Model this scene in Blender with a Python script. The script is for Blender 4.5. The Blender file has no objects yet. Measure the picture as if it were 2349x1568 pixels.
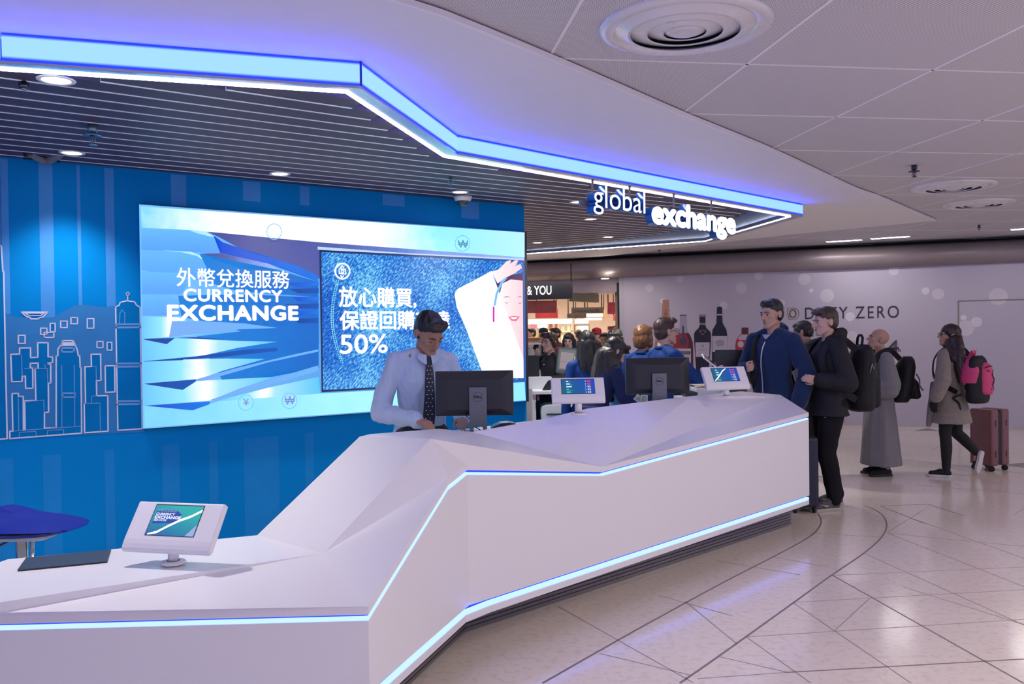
import bpy, bmesh, math, random
from mathutils import Vector, Matrix, Euler
random.seed(7)
SC = bpy.context.scene
COL = SC.collection
PI = math.pi

# ------------------------------------------------------------------ camera
F_PX, PITCH, ROLL, EYE = 1983.5, 0.01194, -0.01270, 1.62
W_PX, H_PX = 2349.0, 1568.0
_cp, _sp, _cr, _sr = math.cos(PITCH), math.sin(PITCH), math.cos(ROLL), math.sin(ROLL)
CAM_P = Vector((0, 0, EYE))


def _level(v):
    return Vector((v[0], v[2], -v[1]))


_R = [(_cr, -_sr * _cp, _sr * _sp), (_sr, _cr * _cp, -_cr * _sp), (0, _sp, _cp)]
_ax = [_level(r) for r in _R]
cam_data = bpy.data.cameras.new('camera')
cam_data.sensor_width = 36.0
cam_data.lens = F_PX * 36.0 / W_PX
cam_data.clip_start, cam_data.clip_end = 0.05, 200
cam = bpy.data.objects.new('camera', cam_data)
COL.objects.link(cam)
m = Matrix.Identity(4)
for i in range(3):
    m[i][0], m[i][1], m[i][2], m[i][3] = _ax[0][i], -_ax[1][i], -_ax[2][i], CAM_P[i]
cam.matrix_world = m
SC.camera = cam

# ------------------------------------------------------------------ world and exposure
SC.view_settings.view_transform = 'Standard'
SC.view_settings.look = 'None'
SC.view_settings.exposure = 0.0
SC.view_settings.gamma = 1.0
SC.view_settings.use_curve_mapping = False
try:
    SC.cycles.use_denoising = True
    SC.cycles.max_bounces = 7
    SC.cycles.diffuse_bounces = 4
    SC.cycles.glossy_bounces = 3
    SC.cycles.sample_clamp_indirect = 6.0
    SC.cycles.caustics_reflective = False
    SC.cycles.caustics_refractive = False
except Exception:
    pass
world = bpy.data.worlds.new('hall_air')
SC.world = world
world.use_nodes = True
world.node_tree.nodes['Background'].inputs[0].default_value = (0.47, 0.50, 1.0, 1)
world.node_tree.nodes['Background'].inputs[1].default_value = 1.0


def area_light(name, loc, size_x, size_y, power, color, target=None):
    d = bpy.data.lights.new(name, 'AREA')
    d.shape = 'RECTANGLE'
    d.size, d.size_y, d.energy, d.color = size_x, size_y, power, color
    o = bpy.data.objects.new(name, d)
    COL.objects.link(o)
    o.location = loc
    if target is not None:
        o.rotation_euler = (Vector(target) - Vector(loc)).to_track_quat('-Z', 'Y').to_euler()
    return o


def spot_light(name, loc, target, power, color, angle, blend=0.6, radius=0.05):
    d = bpy.data.lights.new(name, 'SPOT')
    d.energy, d.color, d.spot_size, d.spot_blend, d.shadow_soft_size = power, color, math.radians(angle), blend, radius
    o = bpy.data.objects.new(name, d)
    COL.objects.link(o)
    o.location = loc
    o.rotation_euler = (Vector(target) - Vector(loc)).to_track_quat('-Z', 'Y').to_euler()
    return o


WARM = (1.0, 0.90, 0.84)
# unseen fill lights added for counter and floor, behind and beside the camera
area_light('concourse_fill_light', (1.8, 1.9, 2.98), 2.0, 1.0, 34, WARM)
area_light('concourse_fill_light', (0.2, -1.4, 2.98), 2.4, 1.2, 38, WARM)
area_light('concourse_fill_light', (4.8, 2.8, 2.98), 1.6, 1.2, 105, WARM)
area_light('concourse_fill_light', (9.2, 6.8, 2.98), 1.6, 1.6, 110, WARM)
# light inside the shop at the back
area_light('shop_panel_light', (0.6, 20.0, 2.70), 5.0, 5.0, 330, (1.0, 0.86, 0.72))
area_light('shop_panel_light', (1.0, 14.9, 2.58), 2.4, 0.8, 26, (1.0, 0.88, 0.8))


# ------------------------------------------------------------------ pixel helpers (photograph frame -> point in the hall)
def ray(x, y):
    cx, cy = (x - W_PX / 2) / F_PX, (y - H_PX / 2) / F_PX
    return _ax[0] * cx + _ax[1] * cy + _ax[2]


def atz(x, y, z):
    d = ray(x, y)
    return CAM_P + d * ((z - EYE) / d.z)


def aty(x, y, Y):
    d = ray(x, y)
    return CAM_P + d * (Y / d.y)


def onplane(x, y, p, q, off=0.0):
    """point on the vertical plane through plan points p, q moved `off` towards the camera"""
    d = ray(x, y)
    n = Vector((q[1] - p[1], -(q[0] - p[0]), 0)).normalized()
    if n.dot(CAM_P - Vector((p[0], p[1], 0))) < 0:
        n = -n
    o = Vector((p[0], p[1], 0)) + n * off
    return CAM_P + d * (n.dot(o - CAM_P) / n.dot(d))


# ------------------------------------------------------------------ materials
MATS = {}


def mat(name, col, rough=0.5, metal=0.0, spec=0.5, bump=0.0, bscale=60.0, var=0.04, vscale=6.0, coat=0.0, sheen=0.0, sss=0.0):
    """a principled material whose colour, roughness and height vary with noise"""
    if name in MATS:
        return MATS[name]
    M = bpy.data.materials.new(name)
    M.use_nodes = True
    nt = M.node_tree
    b = nt.nodes['Principled BSDF']
    b.inputs['Metallic'].default_value = metal
    b.inputs['Specular IOR Level'].default_value = spec
    if coat:
        b.inputs['Coat Weight'].default_value = coat
        b.inputs['Coat Roughness'].default_value = 0.1
    if sheen:
        b.inputs['Sheen Weight'].default_value = sheen
    if sss:
        b.inputs['Subsurface Weight'].default_value = sss
        b.inputs['Subsurface Radius'].default_value = (0.01, 0.004, 0.002)
    tc = nt.nodes.new('ShaderNodeTexCoord')
    n = nt.nodes.new('ShaderNodeTexNoise')
    n.inputs['Scale'].default_value = vscale
    n.inputs['Detail'].default_value = 4
    nt.links.new(tc.outputs['Object'], n.inputs['Vector'])
    r = nt.nodes.new('ShaderNodeValToRGB')
    lo = [max(0, c * (1 - var)) for c in col[:3]] + [1]
    hi = [min(1, c * (1 + var)) for c in col[:3]] + [1]
    r.color_ramp.elements[0].color, r.color_ramp.elements[1].color = lo, hi
    r.color_ramp.elements[0].position, r.color_ramp.elements[1].position = 0.3, 0.7
    nt.links.new(n.outputs['Fac'], r.inputs['Fac'])
    nt.links.new(r.outputs['Color'], b.inputs['Base Color'])
    mr = nt.nodes.new('ShaderNodeMapRange')
    mr.inputs['To Min'].default_value, mr.inputs['To Max'].default_value = max(0.02, rough * 0.9), min(1, rough * 1.1)
    nt.links.new(n.outputs['Fac'], mr.inputs['Value'])
    nt.links.new(mr.outputs['Result'], b.inputs['Roughness'])
    if bump:
        n2 = nt.nodes.new('ShaderNodeTexNoise')
        n2.inputs['Scale'].default_value = bscale
        n2.inputs['Detail'].default_value = 3
        nt.links.new(tc.outputs['Object'], n2.inputs['Vector'])
        bp = nt.nodes.new('ShaderNodeBump')
        bp.inputs['Strength'].default_value = bump
        bp.inputs['Distance'].default_value = 0.01
        nt.links.new(n2.outputs['Fac'], bp.inputs['Height'])
        nt.links.new(bp.outputs['Normal'], b.inputs['Normal'])
    MATS[name] = M
    return M


def glow(name, col, strength=1.0):
    if name in MATS:
        return MATS[name]
    M = bpy.data.materials.new(name)
    M.use_nodes = True
    b = M.node_tree.nodes['Principled BSDF']
    b.inputs['Base Color'].default_value = (0.02, 0.02, 0.02, 1)
    b.inputs['Roughness'].default_value = 0.5
    b.inputs['Emission Color'].default_value = (col[0], col[1], col[2], 1)
    b.inputs['Emission Strength'].default_value = strength
    MATS[name] = M
    return M


def srgb(r, g, b):
    f = lambda c: (c / 255 / 12.92) if c / 255 <= 0.04045 else ((c / 255 + 0.055) / 1.055) ** 2.4
    return (f(r), f(g), f(b))


# ------------------------------------------------------------------ object helpers
def link(name, me, material=None, parent=None):
    o = bpy.data.objects.new(name, me)
    COL.objects.link(o)
    mats = material if isinstance(material, (list, tuple)) else [material]
    for mm in mats:
        if mm is not None:
            me.materials.append(mm)
    if parent is not None:
        o.parent = parent
        if parent.type == 'EMPTY':
            o.matrix_parent_inverse = Matrix.Translation(parent.location).inverted()
    return o


def tag(o, label=None, cat=None, group=None, kind=None):
    if label:
        o['label'] = label
    if cat:
        o['category'] = cat
    if group:
        o['group'] = group
    if kind:
        o['kind'] = kind
    return o


def thing(name, label, cat, loc=(0, 0, 0), group=None):
    """an Empty at the base of a thing; its parts are built in world coordinates and hung under it"""
    o = bpy.data.objects.new(name, None)
    COL.objects.link(o)
    o.location = loc
    o.empty_display_size = 0.1
    return tag(o, label, cat, group)


def obj(name, bm, material, parent=None, smooth=False, bevel=0.0, seg=2):
    me = bpy.data.meshes.new(name)
    bmesh.ops.recalc_face_normals(bm, faces=bm.faces)
    bm.to_mesh(me)
    bm.free()
    if smooth:
        me.polygons.foreach_set('use_smooth', [True] * len(me.polygons))
    o = link(name, me, material, parent)
    if bevel:
        md = o.modifiers.new('edge', 'BEVEL')
        md.width, md.segments, md.limit_method, md.angle_limit = bevel, seg, 'ANGLE', math.radians(35)
    return o


def struct(name, bm, material, parent=None, **k):
    o = obj(name, bm, material, parent, **k)
    o['kind'] = 'structure'
    return o


def BM():
    return bmesh.new()


def box(bm, lo, hi, M=None, mi=0):
    vs = []
    for x in (lo[0], hi[0]):
        for y in (lo[1], hi[1]):
            for z in (lo[2], hi[2]):
                p = Vector((x, y, z))
                vs.append(bm.verts.new(M @ p if M is not None else p))
    for f in ((0, 1, 3, 2), (4, 6, 7, 5), (0, 4, 5, 1), (2, 3, 7, 6), (0, 2, 6, 4), (1, 5, 7, 3)):
        fc = bm.faces.new([vs[i] for i in f])
        fc.material_index = mi
    return bm


def poly(bm, pts, mi=0):
    f = bm.faces.new([bm.verts.new(Vector(p)) for p in pts])
    f.material_index = mi
    return f


def prism(bm, pts, vec, mi=0):
    """closed polygon extruded along vec"""
    a = [bm.verts.new(Vector(p)) for p in pts]
    b = [bm.verts.new(Vector(p) + Vector(vec)) for p in pts]
    n = len(pts)
    fs = [bm.faces.new(a), bm.faces.new(b[::-1])]
    for i in range(n):
        fs.append(bm.faces.new([a[i], b[i], b[(i + 1) % n], a[(i + 1) % n]]))
    for f in fs:
        f.material_index = mi
    return bm


def cyl(bm, p0, p1, r0, r1=None, n=20, caps=True, mi=0):
    p0, p1 = Vector(p0), Vector(p1)
    r1 = r0 if r1 is None else r1
    d = (p1 - p0).normalized()
    u = d.orthogonal().normalized()
    v = d.cross(u)
    A, B = [], []
    for i in range(n):
        a = 2 * PI * i / n
        e = u * math.cos(a) + v * math.sin(a)
        A.append(bm.verts.new(p0 + e * r0))
        B.append(bm.verts.new(p1 + e * r1))
    fs = [bm.faces.new([A[i], A[(i + 1) % n], B[(i + 1) % n], B[i]]) for i in range(n)]
    for f in fs:
        f.smooth = True
    if caps:
        fs += [bm.faces.new(A[::-1]), bm.faces.new(B)]
    for f in fs:
        f.material_index = mi
    return bm


def lathe(bm, prof, origin=(0, 0, 0), n=32, M=None, mi=0, smooth=True):
    """profile [(r,z)...] turned about the vertical axis through origin"""
    o = Vector(origin)
    rings = []
    for r, z in prof:
        if r < 1e-6:
            p = o + Vector((0, 0, z))
            rings.append([bm.verts.new(M @ p if M is not None else p)])
        else:
            rr = []
            for i in range(n):
                a = 2 * PI * i / n
                p = o + Vector((r * math.cos(a), r * math.sin(a), z))
                rr.append(bm.verts.new(M @ p if M is not None else p))
            rings.append(rr)
    for a, b in zip(rings, rings[1:]):
        for i in range(n):
            j = (i + 1) % n
            if len(a) == 1 and len(b) == 1:
                continue
            if len(a) == 1:
                f = bm.faces.new([a[0], b[i], b[j]])
            elif len(b) == 1:
                f = bm.faces.new([a[i], b[0], a[j]])
            else:
                f = bm.faces.new([a[i], b[i], b[j], a[j]])
            f.smooth, f.material_index = smooth, mi
    return bm


def tube(bm, pts, r, n=8, mi=0):
    """round bar along a polyline"""
    pts = [Vector(p) for p in pts]
    rs = r if isinstance(r, (list, tuple)) else [r] * len(pts)
    rings, u = [], None
    for i, p in enumerate(pts):
        d = (pts[min(i + 1, len(pts) - 1)] - pts[max(i - 1, 0)]).normalized()
        u = d.orthogonal().normalized() if u is None else (u - d * u.dot(d)).normalized()
        v = d.cross(u)
        rings.append([bm.verts.new(p + (u * math.cos(2 * PI * k / n) + v * math.sin(2 * PI * k / n)) * rs[i]) for k in range(n)])
    for a, b in zip(rings, rings[1:]):
        for k in range(n):
            f = bm.faces.new([a[k], a[(k + 1) % n], b[(k + 1) % n], b[k]])
            f.smooth, f.material_index = True, mi
    bm.faces.new(rings[0][::-1]).material_index = mi
    bm.faces.new(rings[-1]).material_index = mi
    return bm


def ribbon(bm, pts, width, thick, up=(0, 0, 1), mi=0):
    """flat rectangular bar along a polyline; width lies across the path, thick along `up`"""
    pts = [Vector(p) for p in pts]
    up = Vector(up)
    rings = []
    for i, p in enumerate(pts):
        d = (pts[min(i + 1, len(pts) - 1)] - pts[max(i - 1, 0)]).normalized()
        s = d.cross(up)
        s = s.normalized() if s.length > 1e-5 else d.orthogonal().normalized()
        t = s.cross(d).normalized()
        rings.append([bm.verts.new(p + s * a * width / 2 + t * b * thick / 2) for a, b in ((-1, -1), (1, -1), (1, 1), (-1, 1))])
    for a, b in zip(rings, rings[1:]):
        for k in range(4):
            bm.faces.new([a[k], a[(k + 1) % 4], b[(k + 1) % 4], b[k]]).material_index = mi
    bm.faces.new(rings[0][::-1]).material_index = mi
    bm.faces.new(rings[-1]).material_index = mi
    return bm


def frame_of(origin, xd, yd):
    xd, yd = Vector(xd).normalized(), Vector(yd).normalized()
    z = xd.cross(yd).normalized()
    M = Matrix.Identity(4)
    for i in range(3):
        M[i][0], M[i][1], M[i][2], M[i][3] = xd[i], yd[i], z[i], Vector(origin)[i]
    return M


def text_mesh(body, depth=0.0, bold=0.0, spacing=1.0, shear=0.0):
    """outline of a line of text as a mesh in its own XY plane"""
    cu = bpy.data.curves.new('lettering', 'FONT')
    cu.body = body
    cu.size = 1.0
    cu.extrude = depth
    cu.space_character = spacing
    cu.shear = shear
    cu.resolution_u = 6
    t = bpy.data.objects.new('lettering', cu)
    COL.objects.link(t)
    dg = bpy.context.evaluated_depsgraph_get()
    me = bpy.data.meshes.new_from_object(t.evaluated_get(dg))
    bpy.data.objects.remove(t)
    bpy.data.curves.remove(cu)
    if bold > 0:                      # heavier strokes: the outline laid down again in a small ring of offsets
        bm = bmesh.new()
        for k in range(8):
            n0 = len(bm.verts)
            bm.from_mesh(me)
            bm.verts.ensure_lookup_table()
            for v in bm.verts[n0:]:
                v.co.x += bold * math.cos(k * PI / 4)
                v.co.y += bold * math.sin(k * PI / 4)
                v.co.z += (v.co.z > 0) * .0004 * k
        bm.to_mesh(me)
        bm.free()
    return me


def text_on(name, body, M, w, h, material, parent=None, depth=0.002, bold=0.0, spacing=1.0, shear=0.0, skew=None):
    """text fitted into the rectangle 0..w, 0..h of frame M, standing out by depth along the frame's z"""
    me = text_mesh(body, 0.5, bold, spacing, shear)
    xs = [v.co.x for v in me.vertices]
    ys = [v.co.y for v in me.vertices]
    x0, x1, y0, y1 = min(xs), max(xs), min(ys), max(ys)
    for v in me.vertices:
        p = Vector(((v.co.x - x0) / (x1 - x0) * w, (v.co.y - y0) / (y1 - y0) * h, (v.co.z + 0.5) * depth))
        v.co = M @ p
    me.name = name
    return link(name, me, material, parent)


def panel_frame(tl, tr, bl):
    """frame with origin at the bottom left, x along the bottom, y up; returns M, width, height"""
    tl, tr, bl = Vector(tl), Vector(tr), Vector(bl)
    return frame_of(bl, tr - tl, tl - bl), (tr - tl).length, (tl - bl).length


def smooth_all(o):
    o.data.polygons.foreach_set('use_smooth', [True] * len(o.data.polygons))
# ================================================================== THE SETTING
def floor_material():
    M = bpy.data.materials.new('polished_floor')
    M.use_nodes = True
    nt = M.node_tree
    b = nt.nodes['Principled BSDF']
    tc = nt.nodes.new('ShaderNodeTexCoord')
    n1 = nt.nodes.new('ShaderNodeTexNoise')
    n1.inputs['Scale'].default_value, n1.inputs['Detail'].default_value = 1.3, 5
    n2 = nt.nodes.new('ShaderNodeTexVoronoi')
    n2.inputs['Scale'].default_value = 38
    n3 = nt.nodes.new('ShaderNodeTexNoise')
    n3.inputs['Scale'].default_value, n3.inputs['Detail'].default_value = 24, 6
    for n in (n1, n2, n3):
        nt.links.new(tc.outputs['Object'], n.inputs['Vector'])
    r1 = nt.nodes.new('ShaderNodeValToRGB')
    r1.color_ramp.elements[0].color, r1.color_ramp.elements[1].color = (.74, .65, .585, 1), (.82, .725, .655, 1)
    nt.links.new(n1.outputs['Fac'], r1.inputs['Fac'])
    # sparse dark chips of the terrazzo
    r2 = nt.nodes.new('ShaderNodeValToRGB')
    r2.color_ramp.elements[0].position, r2.color_ramp.elements[1].position = 0.035, 0.075
    r2.color_ramp.elements[0].color, r2.color_ramp.elements[1].color = (.62, .58, .55, 1), (1, 1, 1, 1)
    nt.links.new(n2.outputs['Distance'], r2.inputs['Fac'])
    r3 = nt.nodes.new('ShaderNodeValToRGB')
    r3.color_ramp.elements[0].position, r3.color_ramp.elements[1].position = 0.36, 0.5
    r3.color_ramp.elements[0].color, r3.color_ramp.elements[1].color = (.90, .89, .87, 1), (1, 1, 1, 1)
    nt.links.new(n3.outputs['Fac'], r3.inputs['Fac'])
    mx = nt.nodes.new('ShaderNodeMixRGB')
    mx.blend_type, mx.inputs[0].default_value = 'MULTIPLY', 1
    nt.links.new(r1.outputs[0], mx.inputs[1])
    nt.links.new(r2.outputs[0], mx.inputs[2])
    mx2 = nt.nodes.new('ShaderNodeMixRGB')
    mx2.blend_type, mx2.inputs[0].default_value = 'MULTIPLY', 1
    nt.links.new(mx.outputs[0], mx2.inputs[1])
    nt.links.new(r3.outputs[0], mx2.inputs[2])
    nt.links.new(mx2.outputs[0], b.inputs['Base Color'])
    mr = nt.nodes.new('ShaderNodeMapRange')
    mr.inputs['To Min'].default_value, mr.inputs['To Max'].default_value = 0.10, 0.20
    nt.links.new(n1.outputs['Fac'], mr.inputs['Value'])
    nt.links.new(mr.outputs['Result'], b.inputs['Roughness'])
    b.inputs['Specular IOR Level'].default_value = 0.55
    return M


def ceiling_material():
    """perforated white metal ceiling tiles"""
    M = bpy.data.materials.new('perforated_ceiling_tile')
    M.use_nodes = True
    nt = M.node_tree
    b = nt.nodes['Principled BSDF']
    b.inputs['Roughness'].default_value = 0.55
    tc = nt.nodes.new('ShaderNodeTexCoord')
    mp = nt.nodes.new('ShaderNodeMapping')
    mp.inputs['Rotation'].default_value = (0, 0, math.radians(45) + 0.137)
    p = 1 / 0.0115
    mp.inputs['Scale'].default_value = (p, p, p)
    nt.links.new(tc.outputs['Object'], mp.inputs['Vector'])
    fr = nt.nodes.new('ShaderNodeVectorMath')
    fr.operation = 'FRACTION'
    nt.links.new(mp.outputs[0], fr.inputs[0])
    sb = nt.nodes.new('ShaderNodeVectorMath')
    sb.operation = 'SUBTRACT'
    sb.inputs[1].default_value = (.5, .5, .5)
    nt.links.new(fr.outputs[0], sb.inputs[0])
    sep = nt.nodes.new('ShaderNodeSeparateXYZ')
    nt.links.new(sb.outputs[0], sep.inputs[0])
    cmb = nt.nodes.new('ShaderNodeCombineXYZ')
    nt.links.new(sep.outputs[0], cmb.inputs[0])
    nt.links.new(sep.outputs[1], cmb.inputs[1])
    ln = nt.nodes.new('ShaderNodeVectorMath')
    ln.operation = 'LENGTH'
    nt.links.new(cmb.outputs[0], ln.inputs[0])
    lt = nt.nodes.new('ShaderNodeMath')
    lt.operation = 'LESS_THAN'
    lt.inputs[1].default_value = 0.26
    nt.links.new(ln.outputs['Value'], lt.inputs[0])
    mx = nt.nodes.new('ShaderNodeMixRGB')
    mx.inputs[1].default_value, mx.inputs[2].default_value = (.66, .64, .68, 1), (.16, .15, .17, 1)
    nt.links.new(lt.outputs[0], mx.inputs[0])
    nt.links.new(mx.outputs[0], b.inputs['Base Color'])
    return M


WHITE_PAINT = mat('white_plaster', (.80, .79, .82), 0.6, bump=0.05, bscale=90, var=.01)
TRIM_WHITE = mat('ceiling_trim_white', (.85, .83, .86), 0.45, var=.01)
JOINT = mat('floor_joint_filler', (.22, .19, .19), 0.5)
JOINT_L = mat('floor_joint_pale', (.36, .32, .31), 0.4)

floor = struct('floor', prism(BM(), [(-9, -4, 0), (16, -4, 0), (16, 32, 0), (-9, 32, 0)], (0, 0, -0.1)), floor_material())

# floor joints: two curved borders that follow the counter, and the tile joints outside them
bmj, bml = BM(), BM()


def joint(bm, pts, w):
    ribbon(bm, [(p[0], p[1], 0.0004) for p in pts], w, 0.0016)


def fp(x, y):
    return atz(x, y, 0)


def smooth_path(ctrl, n=10):
    out = []
    P = [Vector(p) for p in ctrl]
    P = [P[0] * 2 - P[1]] + P + [P[-1] * 2 - P[-2]]
    for i in range(1, len(P) - 2):
        for k in range(n):
            t = k / n
            a, b_, c, d = P[i - 1], P[i], P[i + 1], P[i + 2]
            out.append(.5 * ((2 * b_) + (c - a) * t + (2 * a - 5 * b_ + 4 * c - d) * t * t + (3 * b_ - a - 3 * c + d) * t ** 3))
    out.append(P[-2])
    return out


b1 = [fp(*p) for p in [(1245, 1566), (1352, 1505), (1480, 1433), (1660, 1335), (1775, 1276), (1840, 1241), (1868, 1222), (1882, 1203), (1882, 1188), (1876, 1177)]]
b2 = [fp(*p) for p in [(1560, 1566), (1648, 1505), (1820, 1382), (1906, 1320), (1982, 1268), (2022, 1232), (2034, 1205), (2026, 1183), (2006, 1168), (1985, 1160)]]
joint(bmj, smooth_path(b1), 0.012)
joint(bmj, smooth_path(b2), 0.012)
# straight joints measured on the floor
dark = [((1910, 1319), (2349, 1567)), ((1800, 1542), (2349, 1511)), ((2019, 1160), (2128, 1156)), ((2128, 1156), (2211, 1182)), ((2019, 1160), (2120, 1200))]
pale = [((1983, 1269), (2349, 1433)), ((2036, 1222), (2349, 1345)), ((2088, 1187), (2349, 1280)), ((1715, 1460), (2349, 1420)), ((1820, 1381), (2349, 1352)),
        ((1910, 1319), (2349, 1300)), ((2034, 1222), (2349, 1253)), ((1712, 1460), (1860, 1566)), ((1820, 1382), (2090, 1566)), ((1916, 1445), (1995, 1372)),
        ((1280, 1390), (1590, 1565)), ((1510, 1365), (1680, 1412)), ((1648, 1505), (1805, 1541)), ((1575, 1381), (1690, 1476)), ((1375, 1498), (1585, 1548)),
        ((1640, 1285), (1835, 1318)), ((1770, 1276), (1900, 1300)), ((1600, 1556), (1800, 1542)), ((2034, 1222), (2120, 1168)), ((2327, 1180), (2349, 1165)),
        ((1860, 1222), (2030, 1232)), ((2070, 1345), (2349, 1432)), ((2100, 1112), (2349, 1132)), ((1960, 1040), (2349, 1085)), ((2140, 1030), (2200, 1000))]
for a, b_ in dark:
    joint(bmj, [fp(*a), fp(*b_)], 0.009)
for a, b_ in pale:
    joint(bml, [fp(*a), fp(*b_)], 0.006)
struct('dark_joint_lines', bmj, JOINT, floor)
struct('pale_joint_lines', bml, JOINT_L, floor)
# grey inlay wedge in the floor near the suitcase
bmw = BM()
prism(bmw, [fp(2288, 1066) + Vector((0, 0, .0005)), fp(2349, 1061) + Vector((0, 0, .0005)), fp(2420, 1070) + Vector((0, 0, .0005)), fp(2349, 1072) + Vector((0, 0, .0005))], (0, 0, .0008))
prism(bmw, [fp(2096, 988) + Vector((0, 0, .0005)), fp(2128, 981) + Vector((0, 0, .0005)), fp(2155, 988) + Vector((0, 0, .0005))], (0, 0, .0008))
struct('floor_inlay', bmw, mat('grey_floor_inlay', (.24, .22, .20), 0.3), floor)

# ------------------------------------------------------------------ ceilings
CEIL, SOF = 3.0, 2.972
front_edge = [(-4.5, .6), (-2.2, 2.15), (-1.0, 3.06), (-.40, 3.604), (-.20, 3.82), (.227, 4.355), (.619, 4.869), (1.116, 5.522), (2.01, 6.65), (3.298, 8.403), (3.843, 9.062), (4.728, 10.207), (5.437, 11.12)]
back_edge = [(4.856, 11.71), (4.0, 12.56), (3.009, 13.95), (1.80, 15.7), (.32, 16.83), (-5, 20)]
sm = smooth_path([Vector((p[0], p[1], 0)) for p in front_edge], 6)
soffit_outline = [(p.x, p.y) for p in sm] + back_edge + [(-9, 20), (-9, .6)]
bm = BM()
prism(bm, [(x, y, SOF) for x, y in soffit_outline], (0, 0, CEIL + .01 - SOF))
struct('ceiling_soffit', bm, WHITE_PAINT)
bm = BM()
ribbon(bm, [(p.x + .012, p.y - .010, SOF + .006) for p in sm], 0.022, 0.026)
struct('trim_1', bm, TRIM_WHITE)
bm = BM()
prism(bm, [(-9, -4, CEIL), (16, -4, CEIL), (16, 13.0, CEIL), (5.6, 16.2, CEIL), (-9, 22, CEIL)], (0, 0, .1))
ceil = struct('ceiling', bm, ceiling_material())
# tile seams of the ceiling (grid turned 7.9 degrees, 1.05 m x 1.02 m tiles), only outside the soffit
H_ = CEIL - EYE
yaw = -0.137102
cyw, syw = math.cos(yaw), math.sin(yaw)


def grid(u, w):   # u, w in units of the height above the eye
    return Vector(((cyw * u + syw * w) * H_, (-syw * u + cyw * w) * H_, CEIL))


bm = BM()
for i in range(-3, 9):
    u = .581275 + .759539 * i
    ribbon(bm, [grid(u, -2.2) - Vector((0, 0, .001)), grid(u, 9.6) - Vector((0, 0, .001))], 0.016, 0.004)
for j in range(-6, 10):
    w = 3.126372 + .742774 * j
    ribbon(bm, [grid(-1.2, w) - Vector((0, 0, .001)), grid(8.5, w) - Vector((0, 0, .001))], 0.014, 0.004)
struct('tile_seams', bm, TRIM_WHITE, ceil)

# ------------------------------------------------------------------ hoarding wall at the back right
HA, HB = Vector((2.07, 15.85, 0)), Vector((7.891, 13.339, 0))
hd = (HB - HA).normalized()
hn = Vector((hd.y, -hd.x, 0))          # towards the camera
HE = HA + hd * 11.5


def hoarding_material():
    M = bpy.data.materials.new('printed_hoarding')
    M.use_nodes = True
    nt = M.node_tree
    b = nt.nodes['Principled BSDF']
    b.inputs['Roughness'].default_value = 0.42
    tc = nt.nodes.new('ShaderNodeTexCoord')
    n = nt.nodes.new('ShaderNodeTexNoise')
    n.inputs['Scale'].default_value = 0.7
    nt.links.new(tc.outputs['Object'], n.inputs['Vector'])
    r = nt.nodes.new('ShaderNodeValToRGB')
    r.color_ramp.elements[0].color, r.color_ramp.elements[1].color = (.44, .43, .55, 1), (.56, .49, .57, 1)
    nt.links.new(n.outputs['Fac'], r.inputs['Fac'])
    nt.links.new(r.outputs[0], b.inputs['Base Color'])
    return M


bm = BM()
prism(bm, [HA, HE, HE - hn * .12, HA - hn * .12], (0, 0, 2.64))
wall_back = struct('wall_back', bm, hoarding_material())
bm = BM()
prism(bm, [HA - hn * .12, HA - hn * .005, HA - hn * .005 - hd * .10, HA - hn * .12 - hd * .10], (0, 0, 2.6))
struct('trim_2', bm, mat('hoarding_edge', (.46, .44, .52), .5))
bm = BM()
prism(bm, [HA + hn * .006 , HE + hn * .006, HE, HA], (0, 0, .06))
struct('baseboard_back', bm, mat('hoarding_base', (.5, .46, .5), .5))


def hoard(x, y, off=0.004):
    return onplane(x, y, HA, HB, off)


# door outline in the hoarding
bm = BM()
dtl = hoard(2197, 691)
dl = Vector((dtl.x, dtl.y, 0))
gap = 0.016
prism(bm, [dl + hn * .001, dl + hd * gap + hn * .001, dl + hd * gap + hn * .003, dl + hn * .003], (0, 0, dtl.z))
a = dl + Vector((0, 0, dtl.z))
prism(bm, [a + hn * .001, a + hd * 2.2 + hn * .001, a + hd * 2.2 + hn * .003, a + hn * .003], (0, 0, gap))
struct('door_1', bm, mat('door_gap', (.26, .22, .21), .7), wall_back)
# round pale light spots printed on the hoarding
BOKEH = mat('printed_light_spot', (.70, .67, .74), .42)
BOKEH2 = mat('printed_pale_spot', (.62, .58, .66), .42)
bm, bm2 = BM(), BM()
spots = [(1845, 640, 14, 1), (1897, 678, 16, 1), (2123, 667, 9, 0), (2152, 674, 14, 1), (1861, 666, 5, 0), (1792, 695, 9, 1), (1700, 660, 13, 1), (1900, 610, 8, 0), (1950, 726, 11, 0),
         (1660, 700, 9, 1), (1560, 640, 8, 1), (1490, 660, 9, 1), (1740, 632, 10, 1), (2215, 752, 20, 1), (2240, 738, 13, 0), (1955, 770, 13, 1), (2290, 680, 22, 1), (1620, 625, 7, 1), (2050, 620, 12, 1),
         (1790, 612, 9, 1), (1520, 690, 6, 0), (1688, 620, 5, 0), (2210, 728, 7, 0)]
for x, y, r, k in spots:
    c = hoard(x, y, .0015 + .0003 * k)
    e = hoard(x + r, y, .0015)
    rr = (Vector(e) - Vector(c)).length
    tgt = bm2 if k else bm
    poly(tgt, [c + hd * rr * math.cos(t * PI / 14) + Vector((0, 0, rr * math.sin(t * PI / 14))) for t in range(28)])
struct('printed_bright_spots', bm, BOKEH, wall_back)
struct('printed_pale_spots', bm2, BOKEH2, wall_back)
# the printed name and lines on the hoarding
INK = mat('dark_print', (.035, .03, .06), .45)
GREYINK = mat('grey_print', (.14, .12, .16), .45)
BRONZE = mat('bronze_print', (.20, .11, .05), .45)


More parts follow.
